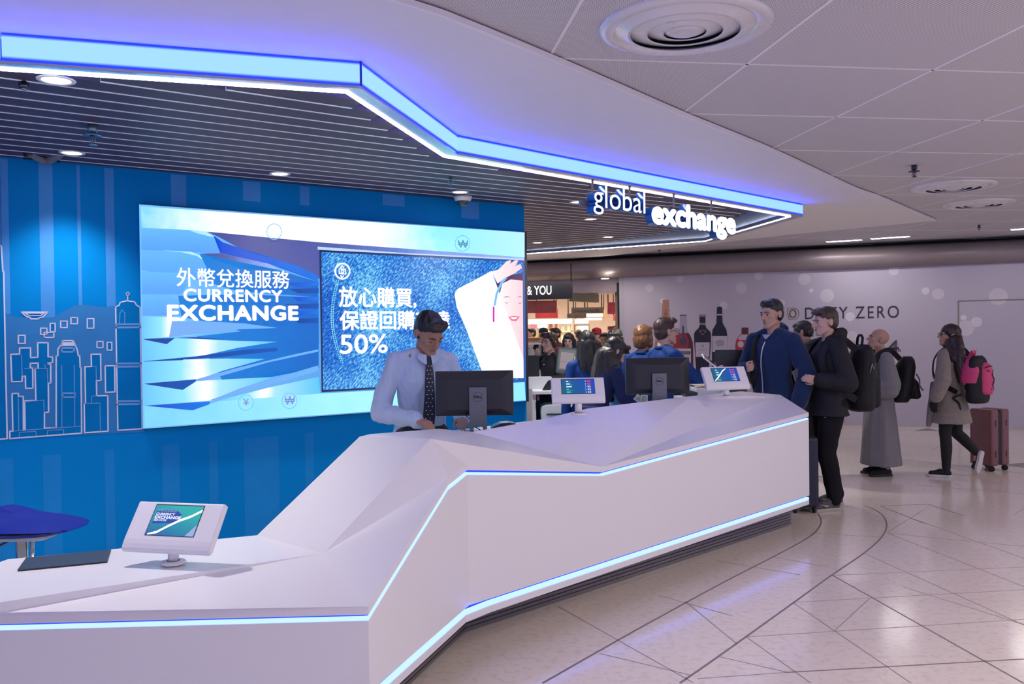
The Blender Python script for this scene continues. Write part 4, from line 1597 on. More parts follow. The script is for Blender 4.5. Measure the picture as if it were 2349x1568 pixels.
b0 = atz(398, 1292, DH + .001)
tablet_stand('white tablet stand on the low counter end showing currency exchange services', b0, .405, .215, math.radians(-13), math.radians(38), .075, welcome_screen, .222, .135)
b1 = aty(1327, 951, 5.28)
b2_ = aty(1666, 911, 6.42)
tablet_stand('middle white tablet stand showing a flag list, right of the near monitor', b1, .325, .165, math.radians(2), math.radians(32), .092, list_screen(False), .200, .098)
tablet_stand('far white tablet stand showing a flag list behind a bright white curve', b2_, .352, .185, math.radians(14), math.radians(34), .080, list_screen(True), .205, .110)


# ------------------------------------------------------------------ monitors seen from behind
MONB = mat('monitor_black_plastic', (.018, .018, .022), .38, bump=.02, bscale=300)
MONG = mat('monitor_grey_stand', (.17, .17, .18), .35, metal=.6)
INK2 = mat('monitor_logo_black', (.01, .01, .012), .5)


def monitor(label, x0, x1, ytop, ybot, stand0, stand1, sy0, sy1, Y, yaw):
    xm = (x0 + x1) / 2
    c = aty(xm, (ytop + ybot) / 2, Y)
    k = Y / F_PX
    w, h = (x1 - x0) * k / math.cos(yaw), (ybot - ytop) * k
    sx = aty((stand0 + stand1) / 2, sy1, Y)
    t = thing('computer_monitor', label, 'monitor', (sx.x, sx.y, WT), 'monitors on the counter worktop')
    # local frame: x to the right in the picture, y up, z towards the camera (the back of the monitor)
    R = Matrix.Translation(c) @ Matrix.Rotation(yaw, 4, 'Z') @ Matrix.Rotation(math.radians(90), 4, 'X')
    bm = BM()
    rings = []
    for z, s in ((-.020, 1.0), (-.002, 1.0), (.006, .985), (.024, .80), (.030, .70)):
        P = rounded_rect(w * s, h * (s if s > .9 else s - .04), .006 + .01 * (1 - s), 4)
        rings.append([bm.verts.new(R @ Vector((x, y - (0 if s > .9 else .006), z))) for x, y in P])
    n = len(rings[0])
    for a, b_ in zip(rings, rings[1:]):
        for i in range(n):
            bm.faces.new([a[i], a[(i + 1) % n], b_[(i + 1) % n], b_[i]])
    bm.faces.new(rings[0]); bm.faces.new(rings[-1])
    obj('housing', bm, MONB, t, bevel=.0015)
    bm = BM()
    prism(bm, [R @ Vector((x, y, -.0205)) for x, y in ((-w / 2 + .012, -h / 2 + .016), (w / 2 - .012, -h / 2 + .016), (w / 2 - .012, h / 2 - .012), (-w / 2 + .012, h / 2 - .012))], R.to_3x3() @ Vector((0, 0, -.001)))
    obj('screen', bm, glow('monitor_screen', E(150, 190, 220), .6), t)
    bm = BM()
    prism(bm, [R @ Vector((x, y, .0085)) for x, y in ((-w * .34, h * .368), (w * .36, h * .375), (w * .36, h * .385), (-w * .34, h * .378))], R.to_3x3() @ Vector((0, 0, .012)))
    obj('vent_slot', bm, mat('vent_black', (.004, .004, .005), .7), t)
    bm = BM()
    box(bm, (-w * .30, -h * .49, .004), (w * .28, -h * .28, .014), R)
    obj('cable_recess', bm, mat('recess_black', (.008, .008, .009), .6), t)
    # upright: a folded plate with a cable hole near its foot
    yb = aty(stand0, sy1, Y - .05).z
    st, sb = aty(stand0, sy0, Y - .05), WT + .012
    l_, r_ = aty(stand0, sy0, Y - .05).x, aty(stand1, sy0, Y - .05).x
    cw = (r_ - l_)
    xc = (l_ + r_) / 2
    yf = c.y - .055
    bm = BM()
    hz = yb + .018
    hr = cw * .27
    outer = [(-cw / 2, sb), (-hr, sb)] + [(-hr * math.cos(q * PI / 8), hz - .006 + hr * .55 * math.sin(q * PI / 8)) for q in range(9)] + [(hr, sb), (cw / 2, sb), (cw / 2, st.z), (-cw / 2, st.z)]
    prism(bm, [(xc + a, yf, b_) for a, b_ in outer], (0, .012, 0))
    obj('stand_upright', bm, MONG, t, bevel=.0008)
    bm = BM()
    box(bm, (xc - .045, yf + .012, c.z - .07), (xc + .045, c.y + .002, c.z + .02))
    obj('stand_hinge', bm, MONB, t)
    bm = BM()
    prism(bm, [(xc + x, yf + .05 + y, WT + .0005) for x, y in rounded_rect(.19, .17, .02)], (0, 0, .012))
    obj('stand_base', bm, MONG, t)
    # round logo with its letters
    lc = aty((stand0 + stand1) / 2 + 1, sy0 + 21 * (stand1 - stand0) / 39, Y - .05)
    lr = cw * .27
    bm = BM()
    pts = [(xc + lr * math.cos(q * PI / 16), yf - .001, lc.z + lr * math.sin(q * PI / 16)) for q in range(33)]
    tube(bm, pts, .0009, 5)
    lo = obj('logo_ring', bm, INK2, t)
    text_on('logo_letters', 'DELL', frame_of((xc - lr * .78, yf - .0012, lc.z - lr * .24), (1, 0, 0), (0, 0, 1)), lr * 1.56, lr * .48, INK2, t, .0008, .03)
    bm = BM()
    tube(bm, smooth_path([c + Vector((-w * .17, -.01, -h * .42)), Vector((xc - .055, yf + .02, c.z - h * .55)), Vector((xc - .04, yf + .03, WT + .06)), Vector((xc + .0, yf + .05, WT + .028)), Vector((xc + .012, yf + .05, WT + .02))], 6), .003, 6)
    obj('cable', bm, mat('black_cable', (.01, .01, .01), .5), t)
    return t


monitor('near black monitor seen from behind, standing in front of the man with the dotted tie', 999, 1178, 850, 953, 1076, 1116, 888, 987, 5.33, math.radians(2.0))
monitor('far black monitor seen from behind, between the banknotes and the far tablet stand', 1435, 1582, 820, 903, 1496, 1529, 856, 934, 6.50, math.radians(2.0))


# ------------------------------------------------------------------ card devices on the worktop
def card_device(label, c, L, Wd, yaw, m_):
    t = thing('card_device', label, 'card reader', c, 'card devices beside the monitors')
    R = Matrix.Translation(Vector(c) + Vector((0, 0, .0005))) @ Matrix.Rotation(yaw, 4, 'Z')
    bm = BM()
    prof = [(-.5, 0), (.5, 0), (.5, .030), (.40, .042), (.15, .050), (-.15, .047), (-.42, .030), (-.5, .022)]
    prism(bm, [R @ Vector((x * L, -Wd / 2, z)) for x, z in prof], R.to_3x3() @ Vector((0, Wd, 0)))
    obj('device_body', bm, m_, t, bevel=.004)
    bm = BM()
    prism(bm, [R @ Vector((x * L, -Wd / 2 - .002, z)) for x, z in [(-.48, .003), (.46, .003), (.46, .008), (-.48, .008)]], R.to_3x3() @ Vector((0, Wd + .004, 0)))
    obj('device_foot', bm, mat('device_foot_black', (.01, .01, .012), .6), t)
    return t


p = aty(1157, 969, 5.52)
card_device('dark blue card device on the worktop right of the near monitor', (p.x, p.y, WT), .165, .12, math.radians(8), mat('device_blue_black', (.02, .024, .06), .3))
p = aty(1560, 919, 6.72)
card_device('charcoal card device on the worktop right of the far monitor', (p.x, p.y, WT), .19, .13, math.radians(10), mat('device_charcoal', (.035, .035, .04), .4))

# ------------------------------------------------------------------ blue stool at the left
STL = thing('bar_stool', 'blue padded stool seat behind the low end of the counter', 'stool', (-2.62, 4.42, 0))
SBLUE = mat('royal_blue_fabric', (.0, .014, .26), .65, spec=.2, bump=.1, bscale=220)
cs = aty(50, 1200, 4.35)
bm = BM()
NU, NV = 28, 7
grid_v = []
sx_, sy_ = .33, .23
for part, sgn in ((0, 1), (1, -1)):
    rows = []
    for j in range(NV + 1):
        r = j / NV
        row = []
        for i in range(NU):
            a = 2 * PI * i / NU
            ex = math.copysign(abs(math.cos(a)) ** .8, math.cos(a)) * r
            ey = math.copysign(abs(math.sin(a)) ** .8, math.sin(a)) * r
            edge = 1 - r ** 4
            z = (.028 * edge + .05 * max(0, -ex - .05) * (1 - .4 * r) - .012 * ex * ex + .055 * (abs(ex + .30) < .45) * .0) if sgn > 0 else (-.042 * edge - .01)
            z += .05 * math.exp(-((ex + .25) / .28) ** 2) * (.5 + .5 * (ey > 0)) * (1 if sgn > 0 else 0) * edge
            row.append(bm.verts.new(cs + Vector((ex * sx_ - .02, ey * sy_, z - .012 * (ex > .4) * (ex - .4)))))
        rows.append(row)
    for j in range(NV):
        for i in range(NU):
            k = (i + 1) % NU
            try:
                bm.faces.new([rows[j][i], rows[j][k], rows[j + 1][k], rows[j + 1][i]])
            except ValueError:
                pass
bmesh.ops.remove_doubles(bm, verts=bm.verts, dist=.0012)
o = obj('seat', bm, SBLUE, STL, smooth=True)
md = o.modifiers.new('sub', 'SUBSURF'); md.levels = md.render_levels = 1
CHROME = mat('chrome', (.75, .77, .8), .08, metal=1.0, var=.01)
bm = BM()
prism(bm, [cs + Vector((x - .03, y, -.062)) for x, y in rounded_rect(.40, .26, .05)], (0, 0, .018))
obj('seat_plate', bm, mat('stool_plate_white', (.62, .64, .70), .4), STL)
bm = BM()
cyl(bm, (cs.x + .0, cs.y, .02), (cs.x + .0, cs.y, cs.z - .06), .027, n=24)
obj('column', bm, CHROME, STL)
bm = BM()
cyl(bm, (cs.x + .045, cs.y + .01, .30), (cs.x + .045, cs.y + .01, cs.z - .06), .010, n=14)
obj('gas_spring', bm, CHROME, STL)
bm = BM()
tube(bm, [(cs.x, cs.y, cs.z - .075), (cs.x - .06, cs.y - .02, cs.z - .085), (cs.x - .14, cs.y - .05, cs.z - .125)], .006, 8)
obj('lever', bm, mat('black_metal_lever', (.02, .02, .02), .4), STL)
bm = BM()
lathe(bm, [(0, 0), (.22, 0), (.22, .008), (.06, .02), (.03, .03), (0, .03)], (cs.x, cs.y, 0.0))
obj('base', bm, CHROME, STL)
# ================================================================== CEILING FIXTURES
LAMP = glow('warm_lamp', (1.0, .93, .80), 12.0)
FIXW = mat('fixture_white', (.72, .72, .76), .35)
FIXT = mat('teal_grey_metal', (.20, .32, .40), .25, metal=.7)


def down_light(x, y, z, r, label, power=0, angle=95, group='round downlights in the canopy', target=None):
    c = atz(x, y, z)
    t = thing('ceiling_downlight', label, 'ceiling light', c, group)
    bm = BM()
    lathe(bm, [(r * .74, -.001), (r * .80, -.006), (r, -.004), (r * 1.02, 0), (r * .74, 0)], c, 32)
    obj('trim_ring', bm, FIXW, t)
    bm = BM()
    lathe(bm, [(0, -.002), (r * .74, -.002), (r * .74, 0), (0, 0)], c, 32)
    obj('lens', bm, LAMP, t)
    if power:
        tg = target or (c.x, c.y, 0)
        spot_light('downlight_beam', (c.x, c.y, c.z - .03), tg, power, (1.0, .94, .88), angle, .8, r * .7)
    return t


ZC = 2.851
down_light(129, 183, ZC, .085, 'round downlight nearest the near end of the light band', 150, 110)
down_light(165, 350, ZC, .080, 'round downlight close to the blue wall at the left, above the skyline print', 80, 100)
down_light(642, 398, ZC, .078, 'round downlight above the big screen', 55, 100)
down_light(1055, 440, ZC, .078, 'round downlight right beside the dome camera', 110, 100)
down_light(1325, 463, ZC, .078, 'round downlight left of the hanging letter g', 150, 110)
down_light(1355, 502, ZC, .078, 'round downlight below the first hanging letters', 130, 110)
down_light(1580, 510, ZC, .078, 'round downlight below the hanging word in bold', 130, 110)
down_light(1395, 543, ZC, .078, 'round downlight near the dark blue back border, under the lettering', 40, 110)
down_light(1233, 556, ZC, .078, 'round downlight furthest back, just right of the blue wall edge', 40, 110)


def sprinkler(x, y, z, label, m_, k=1.0):
    c = atz(x, y, z)
    t = thing('sprinkler', label, 'sprinkler', c, 'fire sprinklers in the ceilings')
    bm = BM()
    lathe(bm, [(0, 0), (.022 * k, 0), (.024 * k, -.035 * k), (.012 * k, -.038 * k), (0, -.038 * k)], c, 18)
    obj('cup', bm, m_, t)
    bm = BM()
    lathe(bm, [(.008 * k, -.038 * k), (.046 * k, -.052 * k), (.046 * k, -.055 * k), (.008 * k, -.050 * k)], c, 22)
    obj('flange', bm, m_, t)
    bm = BM()
    for s_ in (-1, 1):
        tube(bm, [c + Vector((s_ * .008 * k, 0, -.050 * k)), c + Vector((s_ * .013 * k, 0, -.075 * k)), c + Vector((s_ * .004 * k, 0, -.098 * k))], .003 * k, 6)
    tube(bm, [c + Vector((0, 0, -.05 * k)), c + Vector((0, 0, -.096 * k))], .003 * k, 6)
    lathe(bm, [(0, -.096 * k), (.022 * k, -.098 * k), (.022 * k, -.101 * k), (0, -.102 * k)], c, 16)
    obj('deflector', bm, m_, t)
    return t


sprinkler(212, 287, ZC, 'sprinkler on the slats between the two left downlights', FIXT, 1.15)
sprinkler(1034, 408, ZC, 'small sprinkler on the slats just above the dome camera', FIXT, .6)
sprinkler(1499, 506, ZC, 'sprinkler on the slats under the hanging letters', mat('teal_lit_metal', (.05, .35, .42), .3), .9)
DKM = mat('dark_sprinkler_metal', (.05, .05, .07), .4, metal=.3)
sprinkler(2097, 379, CEIL, 'dark sprinkler on the tiled ceiling left of the air diffuser', DKM, 1.0)
sprinkler(2246, 516, CEIL, 'small dark sprinkler between the linear lights', DKM, .7)
sprinkler(1513, 569, CEIL, 'tiny dark sprinkler below the back edge of the canopy', DKM, .7)

# dome camera and small sensor
c = atz(1062, 450, ZC)
t = thing('dome_camera', 'white and dark dome security camera on the slats near the screen top', 'security camera', c)
bm = BM()
lathe(bm, [(0, 0), (.082, 0), (.084, -.012), (.070, -.040), (.060, -.044), (0, -.044)], c, 28)
obj('housing', bm, FIXW, t)
bm = BM()
lathe(bm, [(.058, -.043)] + [(.056 * math.cos(q * PI / 16), -.043 - .056 * math.sin(q * PI / 16)) for q in range(1, 8)] + [(0, -.099)], c, 24)
obj('dome', bm, mat('smoked_dome', (.02, .05, .07), .05, coat=.6), t)
c = atz(54, 187, ZC)
t = thing('sensor', 'small black ceiling sensor left of the first downlight', 'sensor', c)
bm = BM()
lathe(bm, [(0, 0), (.022, 0), (.022, -.030), (.018, -.036), (0, -.036)], c, 20)
obj('sensor_body', bm, mat('sensor_black', (.008, .008, .02), .25), t)
bm = BM()
lathe(bm, [(0, -.0365), (.015, -.0365), (.013, -.040), (0, -.041)], c, 16)
obj('sensor_lens', bm, FIXT, t)

# dark cut-out with a hose above the wall top at the left
c = atz(80, 357, 2.86)
t = thing('flexible_duct', 'grey ribbed hose in the dark gap above the blue wall', 'duct', c)
bm = BM()
hp = smooth_path([atz(70, 348, 2.868), atz(92, 362, 2.850), atz(112, 366, 2.845), atz(138, 350, 2.868)], 8)
tube(bm, hp, [.030 + .004 * (i % 2) for i in range(len(hp))], 10)
obj('hose', bm, mat('grey_hose', (.16, .17, .20), .5), t)
bm = BM()
prism(bm, [atz(x, y, 2.8495) for x, y in ((52, 350), (136, 366), (138, 374), (55, 367))], (0, 0, .002))
obj('dark_opening', bm, mat('gap_black', (.004, .004, .006), .9), t)


# round air diffusers in the tiled ceiling
def diffuser(x, y, D, label, k=1.0):
    c = atz(x, y, CEIL)
    t = thing('air_diffuser', label, 'air vent', c, 'round air diffusers in the tiled ceiling')
    R = D / 2
    W_ = mat('diffuser_white', (.74, .73, .76), .28, metal=.15, var=.01)
    bm = BM()
    lathe(bm, [(R * .80, .0), (R * .82, -.016), (R * .90, -.022), (R * .985, -.014), (R, -.002), (R, 0)], c, 64)
    obj('outer_rim', bm, W_, t)
    bm = BM()
    lathe(bm, [(0, -.001), (R * .82, -.001)], c, 48)
    obj('throat', bm, mat('diffuser_throat', (.03, .03, .035), .7), t)
    # nested bowls: each rises outwards from its low inner lip
    for ri, ro in ((.64, .84), (.44, .70), (.25, .50)):
        bm = BM()
        lathe(bm, [(R * ro, -.004), (R * (ri * .6 + ro * .4), -.020), (R * (ri + .03), -.030), (R * ri, -.034), (R * (ri - .008), -.031), (R * (ri + .03), -.022), (R * (ro - .03), -.003)], c, 56)
        obj('ring_cone', bm, W_, t)
    bm = BM()
    lathe(bm, [(0, -.033), (R * .13, -.034), (R * .16, -.034), (R * .31, -.012), (R * .29, -.008), (0, -.010)], c, 40)
    obj('centre_disc', bm, W_, t)
    return t


diffuser(1571, 60, .78, 'large round air diffuser at the top of the picture')
diffuser(2187, 427, .78, 'round air diffuser further off, right of the dark sprinkler')
diffuser(2245, 466, .74, 'farthest round air diffuser, faint beyond the second one')


# linear lights near the end of the tiled ceiling
def linear_light(x0, y0, x1, y1, label, power):
    a, b_ = atz(x0, y0, CEIL - .004), atz(x1, y1, CEIL - .004)
    t = thing('linear_light', label, 'ceiling light', (a + b_) / 2, 'linear lights at the end of the tiled ceiling')
    bm = BM()
    ribbon(bm, [a, b_], .15, .012)
    obj('housing', bm, FIXW, t)
    bm = BM()
    d = (b_ - a).normalized() * .01
    ribbon(bm, [a + d - Vector((0, 0, .007)), b_ - d - Vector((0, 0, .007))], .125, .004)
    obj('diffuser', bm, glow('linear_lamp', (1, .97, .98), 9.0), t)
    m_ = (a + b_) / 2
    l = area_light('linear_light_beam', (m_.x, m_.y, m_.z - .02), (b_ - a).length, .12, power, (1, .95, .93))
    l.rotation_euler = (0, 0, math.atan2((b_ - a).y, (b_ - a).x))
    return t


linear_light(1895, 554, 1978, 549, 'white linear ceiling light, left of the pair beyond the canopy', 5)
linear_light(1997, 547, 2088, 541, 'white linear ceiling light, right of the pair beyond the canopy', 5)
linear_light(2318, 526, 2400, 520, 'white linear ceiling light cut by the right edge of the picture', 5)
# ================================================================== FIGURES: bodies grown from tapered limbs and fused into one surface
from mathutils import noise as mnoise


def _ico(bm, c, r, R=None, sub=2):
    rr = r if isinstance(r, (tuple, list, Vector)) else (r, r, r)
    M = Matrix.Translation(Vector(c)) @ (R.to_4x4() if R is not None else Matrix.Identity(4)) @ Matrix.Diagonal((rr[0], rr[1], rr[2], 1))
    bmesh.ops.create_icosphere(bm, subdivisions=sub, radius=1.0, matrix=M)


def _cap(bm, p0, r0, p1, r1):
    p0, p1 = Vector(p0), Vector(p1)
    _ico(bm, p0, r0)
    _ico(bm, p1, r1)
    if (p1 - p0).length > 1e-4:
        cyl(bm, p0, p1, r0, r1, 14)


def _loft(bm, rings, n=26):
    """closed stack of ellipses: (centre, rx, ry, yaw)"""
    rs = []
    for rg in rings:
        c, rx, ry = Vector(rg[0]), rg[1], rg[2]
        yw = rg[3] if len(rg) > 3 else 0
        row = []
        for i in range(n):
            a = 2 * PI * i / n
            x, y = rx * math.cos(a), ry * math.sin(a)
            row.append(bm.verts.new(c + Vector((x * math.cos(yw) - y * math.sin(yw), x * math.sin(yw) + y * math.cos(yw), 0))))
        rs.append(row)
    for a, b_ in zip(rs, rs[1:]):
        for i in range(n):
            bm.faces.new([a[i], a[(i + 1) % n], b_[(i + 1) % n], b_[i]])
    bm.faces.new(rs[0][::-1])
    bm.faces.new(rs[-1])


def fuse(name, prims, material, parent, M, voxel=.008, smooth=4, wrinkle=0.0, wfreq=14, wdir=(1, 1, .45), factor=.5):
    """all primitives united into ONE closed surface (local coordinates, placed by M)"""
    bm = BM()
    for p in prims:
        if p[0] == 'c':
            _cap(bm, *p[1:])
        elif p[0] == 'e':
            _ico(bm, p[1], p[2], p[3] if len(p) > 3 else None, 3 if max(p[2] if isinstance(p[2], (tuple, list)) else [p[2]]) > .05 else 2)
        elif p[0] == 'l':
            _loft(bm, p[1])
    me = bpy.data.meshes.new(name)
    bmesh.ops.recalc_face_normals(bm, faces=bm.faces)
    bm.to_mesh(me)
    bm.free()
    t = bpy.data.objects.new(name, me)
    COL.objects.link(t)
    r = t.modifiers.new('fuse', 'REMESH')
    r.mode, r.voxel_size, r.use_smooth_shade = 'VOXEL', voxel, True
    if smooth:
        s = t.modifiers.new('ease', 'SMOOTH')
        s.factor, s.iterations = factor, smooth
    dg = bpy.context.evaluated_depsgraph_get()
    out = bpy.data.meshes.new_from_object(t.evaluated_get(dg))
    bpy.data.objects.remove(t)
    bpy.data.meshes.remove(me)
    if wrinkle:
        d = Vector(wdir)
        ns = [v.normal.copy() for v in out.vertices]
        for v, n in zip(out.vertices, ns):
            q = Vector((v.co.x * wfreq * d.x, v.co.y * wfreq * d.y, v.co.z * wfreq * d.z))
            k = mnoise.noise(q) + .5 * mnoise.noise(q * 2.1 + Vector((3, 1, 7)))
            v.co += n * (wrinkle * k)
    out.transform(M)
    out.polygons.foreach_set('use_smooth', [True] * len(out.polygons))
    out.name = name
    return link(name, out, material, parent)


SKINS = {}


def skin(tone):
    tones = {'fair': (.56, .34, .27), 'pale': (.60, .39, .32), 'tan': (.40, .22, .155), 'warm': (.50, .30, .22)}
    return mat('skin_' + tone, tones[tone], .48, spec=.35, var=.03, vscale=20, sss=.12)


HAIRS = {'black': (.012, .010, .011), 'dark': (.022, .015, .013), 'brown': (.055, .030, .022), 'auburn': (.17, .075, .030), 'soft_black': (.018, .017, .02)}


def hair_mat(k):
    M = mat('hair_' + k, HAIRS[k], .42, spec=.5, var=.35, vscale=40, bump=.12, bscale=160)
    return M


def rot(yaw=0, pitch=0, roll=0):
    """head turn: yaw to the person's left, pitch down, roll to the right"""
    return Matrix.Rotation(math.radians(yaw), 3, 'Z') @ Matrix.Rotation(math.radians(-pitch), 3, 'X') @ Matrix.Rotation(math.radians(roll), 3, 'Y')


def head_prims(c, R, k=1.0, female=False, neckbase=None):
    f = lambda x, y, z: Vector(c) + R @ (Vector((x, y, z)) * k)
    j = .92 if female else 1.0
    P = [('e', f(0, -.014, .030), (.073 * k, .095 * k, .086 * k), R), ('e', f(0, .026, -.020), (.058 * k * j, .060 * k, .084 * k), R), ('e', f(0, .010, -.05), (.055 * k * j, .062 * k, .05 * k), R)]
    for s in (-1, 1):
        P += [('c', f(s * .046 * j, .008, -.062), .022 * k, f(s * .014, .064, -.098), .019 * k),
              ('e', f(s * .037, .056, -.022), (.022 * k, .022 * k, .020 * k), R),
              ('e', f(s * .079, -.016, -.006), (.0095 * k, .019 * k, .031 * k), R), ('e', f(s * .082, -.024, .006), (.008 * k, .011 * k, .020 * k), R),
              ('c', f(s * .010, .086, .018), .0095 * k, f(s * .040, .074, .020), .010 * k),
              ('e', f(s * .011, .098, -.034), .0085 * k)]
    P += [('e', f(0, .068, -.100), (.021 * k * j, .017 * k, .018 * k), R), ('c', f(0, .086, .010), .0085 * k, f(0, .107, -.029), .0125 * k),
          ('e', f(0, .077, -.064), (.024 * k, .013 * k, .017 * k), R)]
    if neckbase is not None:
        P.append(('c', f(0, -.022, -.055), (.050 if not female else .043) * k, neckbase, (.056 if not female else .047) * k))
    return P


def face_parts(root, M, c, R, k=1.0, brow='dark', closed=False, lip=(.36, .15, .14), skin_m=None):
    f = lambda x, y, z: M @ (Vector(c) + R @ (Vector((x, y, z)) * k))
    R4 = (M.to_3x3() @ R)
    if not closed:
        bm = BM()
        for s in (-1, 1):
            _ico(bm, f(s * .032, .0735, -.001), (.0135 * k, .0105 * k, (.0045 if closed else .0075) * k), R4, 2)
        obj('eyes', bm, mat('eye_white', (.55, .52, .52), .2), root, smooth=True)
        bm = BM()
        for s in (-1, 1):
            _ico(bm, f(s * .032, .0815, -.0015), (.0060 * k, .0035 * k, (.0032 if closed else .0065) * k), R4, 2)
        obj('irises', bm, mat('iris_dark', (.018, .012, .010), .15), root, smooth=True)
    bm = BM()
    for s in (-1, 1):
        tube(bm, [f(s * .014, .0945, .0185), f(s * .031, .0915, .0235), f(s * .049, .0775, .0175)], [.0030 * k, .0036 * k, .0022 * k], 6)
        z_ = -.010 if closed else .0
        tube(bm, [f(s * .019, .0800, .0035 + z_), f(s * .032, .0838, .0070 + z_ * 1.4), f(s * .046, .0760, .0020 + z_)], [.0011 * k, .0019 * k, .0013 * k], 5)
    obj('eyebrows', bm, hair_mat(brow), root, smooth=True)
    bm = BM()
    _ico(bm, f(0, .0868, -.0595), (.0205 * k, .0052 * k, .0034 * k), R4, 2)
    _ico(bm, f(0, .0862, -.0672), (.0175 * k, .0055 * k, .0044 * k), R4, 2)
    obj('lips', bm, mat('lip_%.2f' % lip[0], lip, .4, sss=.1), root, smooth=True)


def hand_prims(w, d, n, thumb, k=1.0, curl=(.35, .45, .35), spread=.012, pinch=0):
    """palm, four separate fingers with bent knuckles and a thumb; w wrist, d finger direction, n palm normal, thumb = side of the thumb (+1/-1 along d x n)"""
    w, d = Vector(w), Vector(d).normalized()
    n = (Vector(n) - d * Vector(n).dot(d)).normalized()
    s = d.cross(n).normalized() * thumb
    P = [('c', w, .024 * k, w + d * .03 * k, .022 * k)]
    for i, o in enumerate((.030, .010, -.010, -.029)):
        P.append(('c', w + d * .022 * k + s * o * .7 * k, .0165 * k, w + d * .082 * k + s * o * k, .0115 * k))
        L = (.074, .083, .078, .060)[i] * k
        p, dd = w + d * (.086 - .004 * abs(i - 1.3)) * k + s * o * k, d + s * (o * spread / .02)
        dd.normalize()
        nn = (n - dd * n.dot(dd)).normalized()
        for q, (fr_, cu) in enumerate(zip((.45, .32, .23), curl)):
            c_ = cu * (1 + .12 * i)
            dd, nn = dd * math.cos(c_) + nn * math.sin(c_), nn * math.cos(c_) - dd * math.sin(c_)
            q2 = p + dd * L * fr_
            P.append(('c', p, (.0088 - .0008 * q) * k, q2, (.0080 - .0008 * q) * k))
            p = q2
    t0 = w + d * .028 * k + s * .024 * k
    t1 = t0 + (d * .55 + s * .65 + n * .35).normalized() * .040 * k
    t2 = t1 + (d * .85 + s * .12 + n * .45).normalized() * .030 * k
    t3 = t2 + (d * .9 - s * .1 + n * .45).normalized() * .022 * k
    P += [('c', t0, .0150 * k, t1, .0112 * k), ('c', t1, .0108 * k, t2, .0098 * k), ('c', t2, .0098 * k, t3, .0085 * k)]
    return P


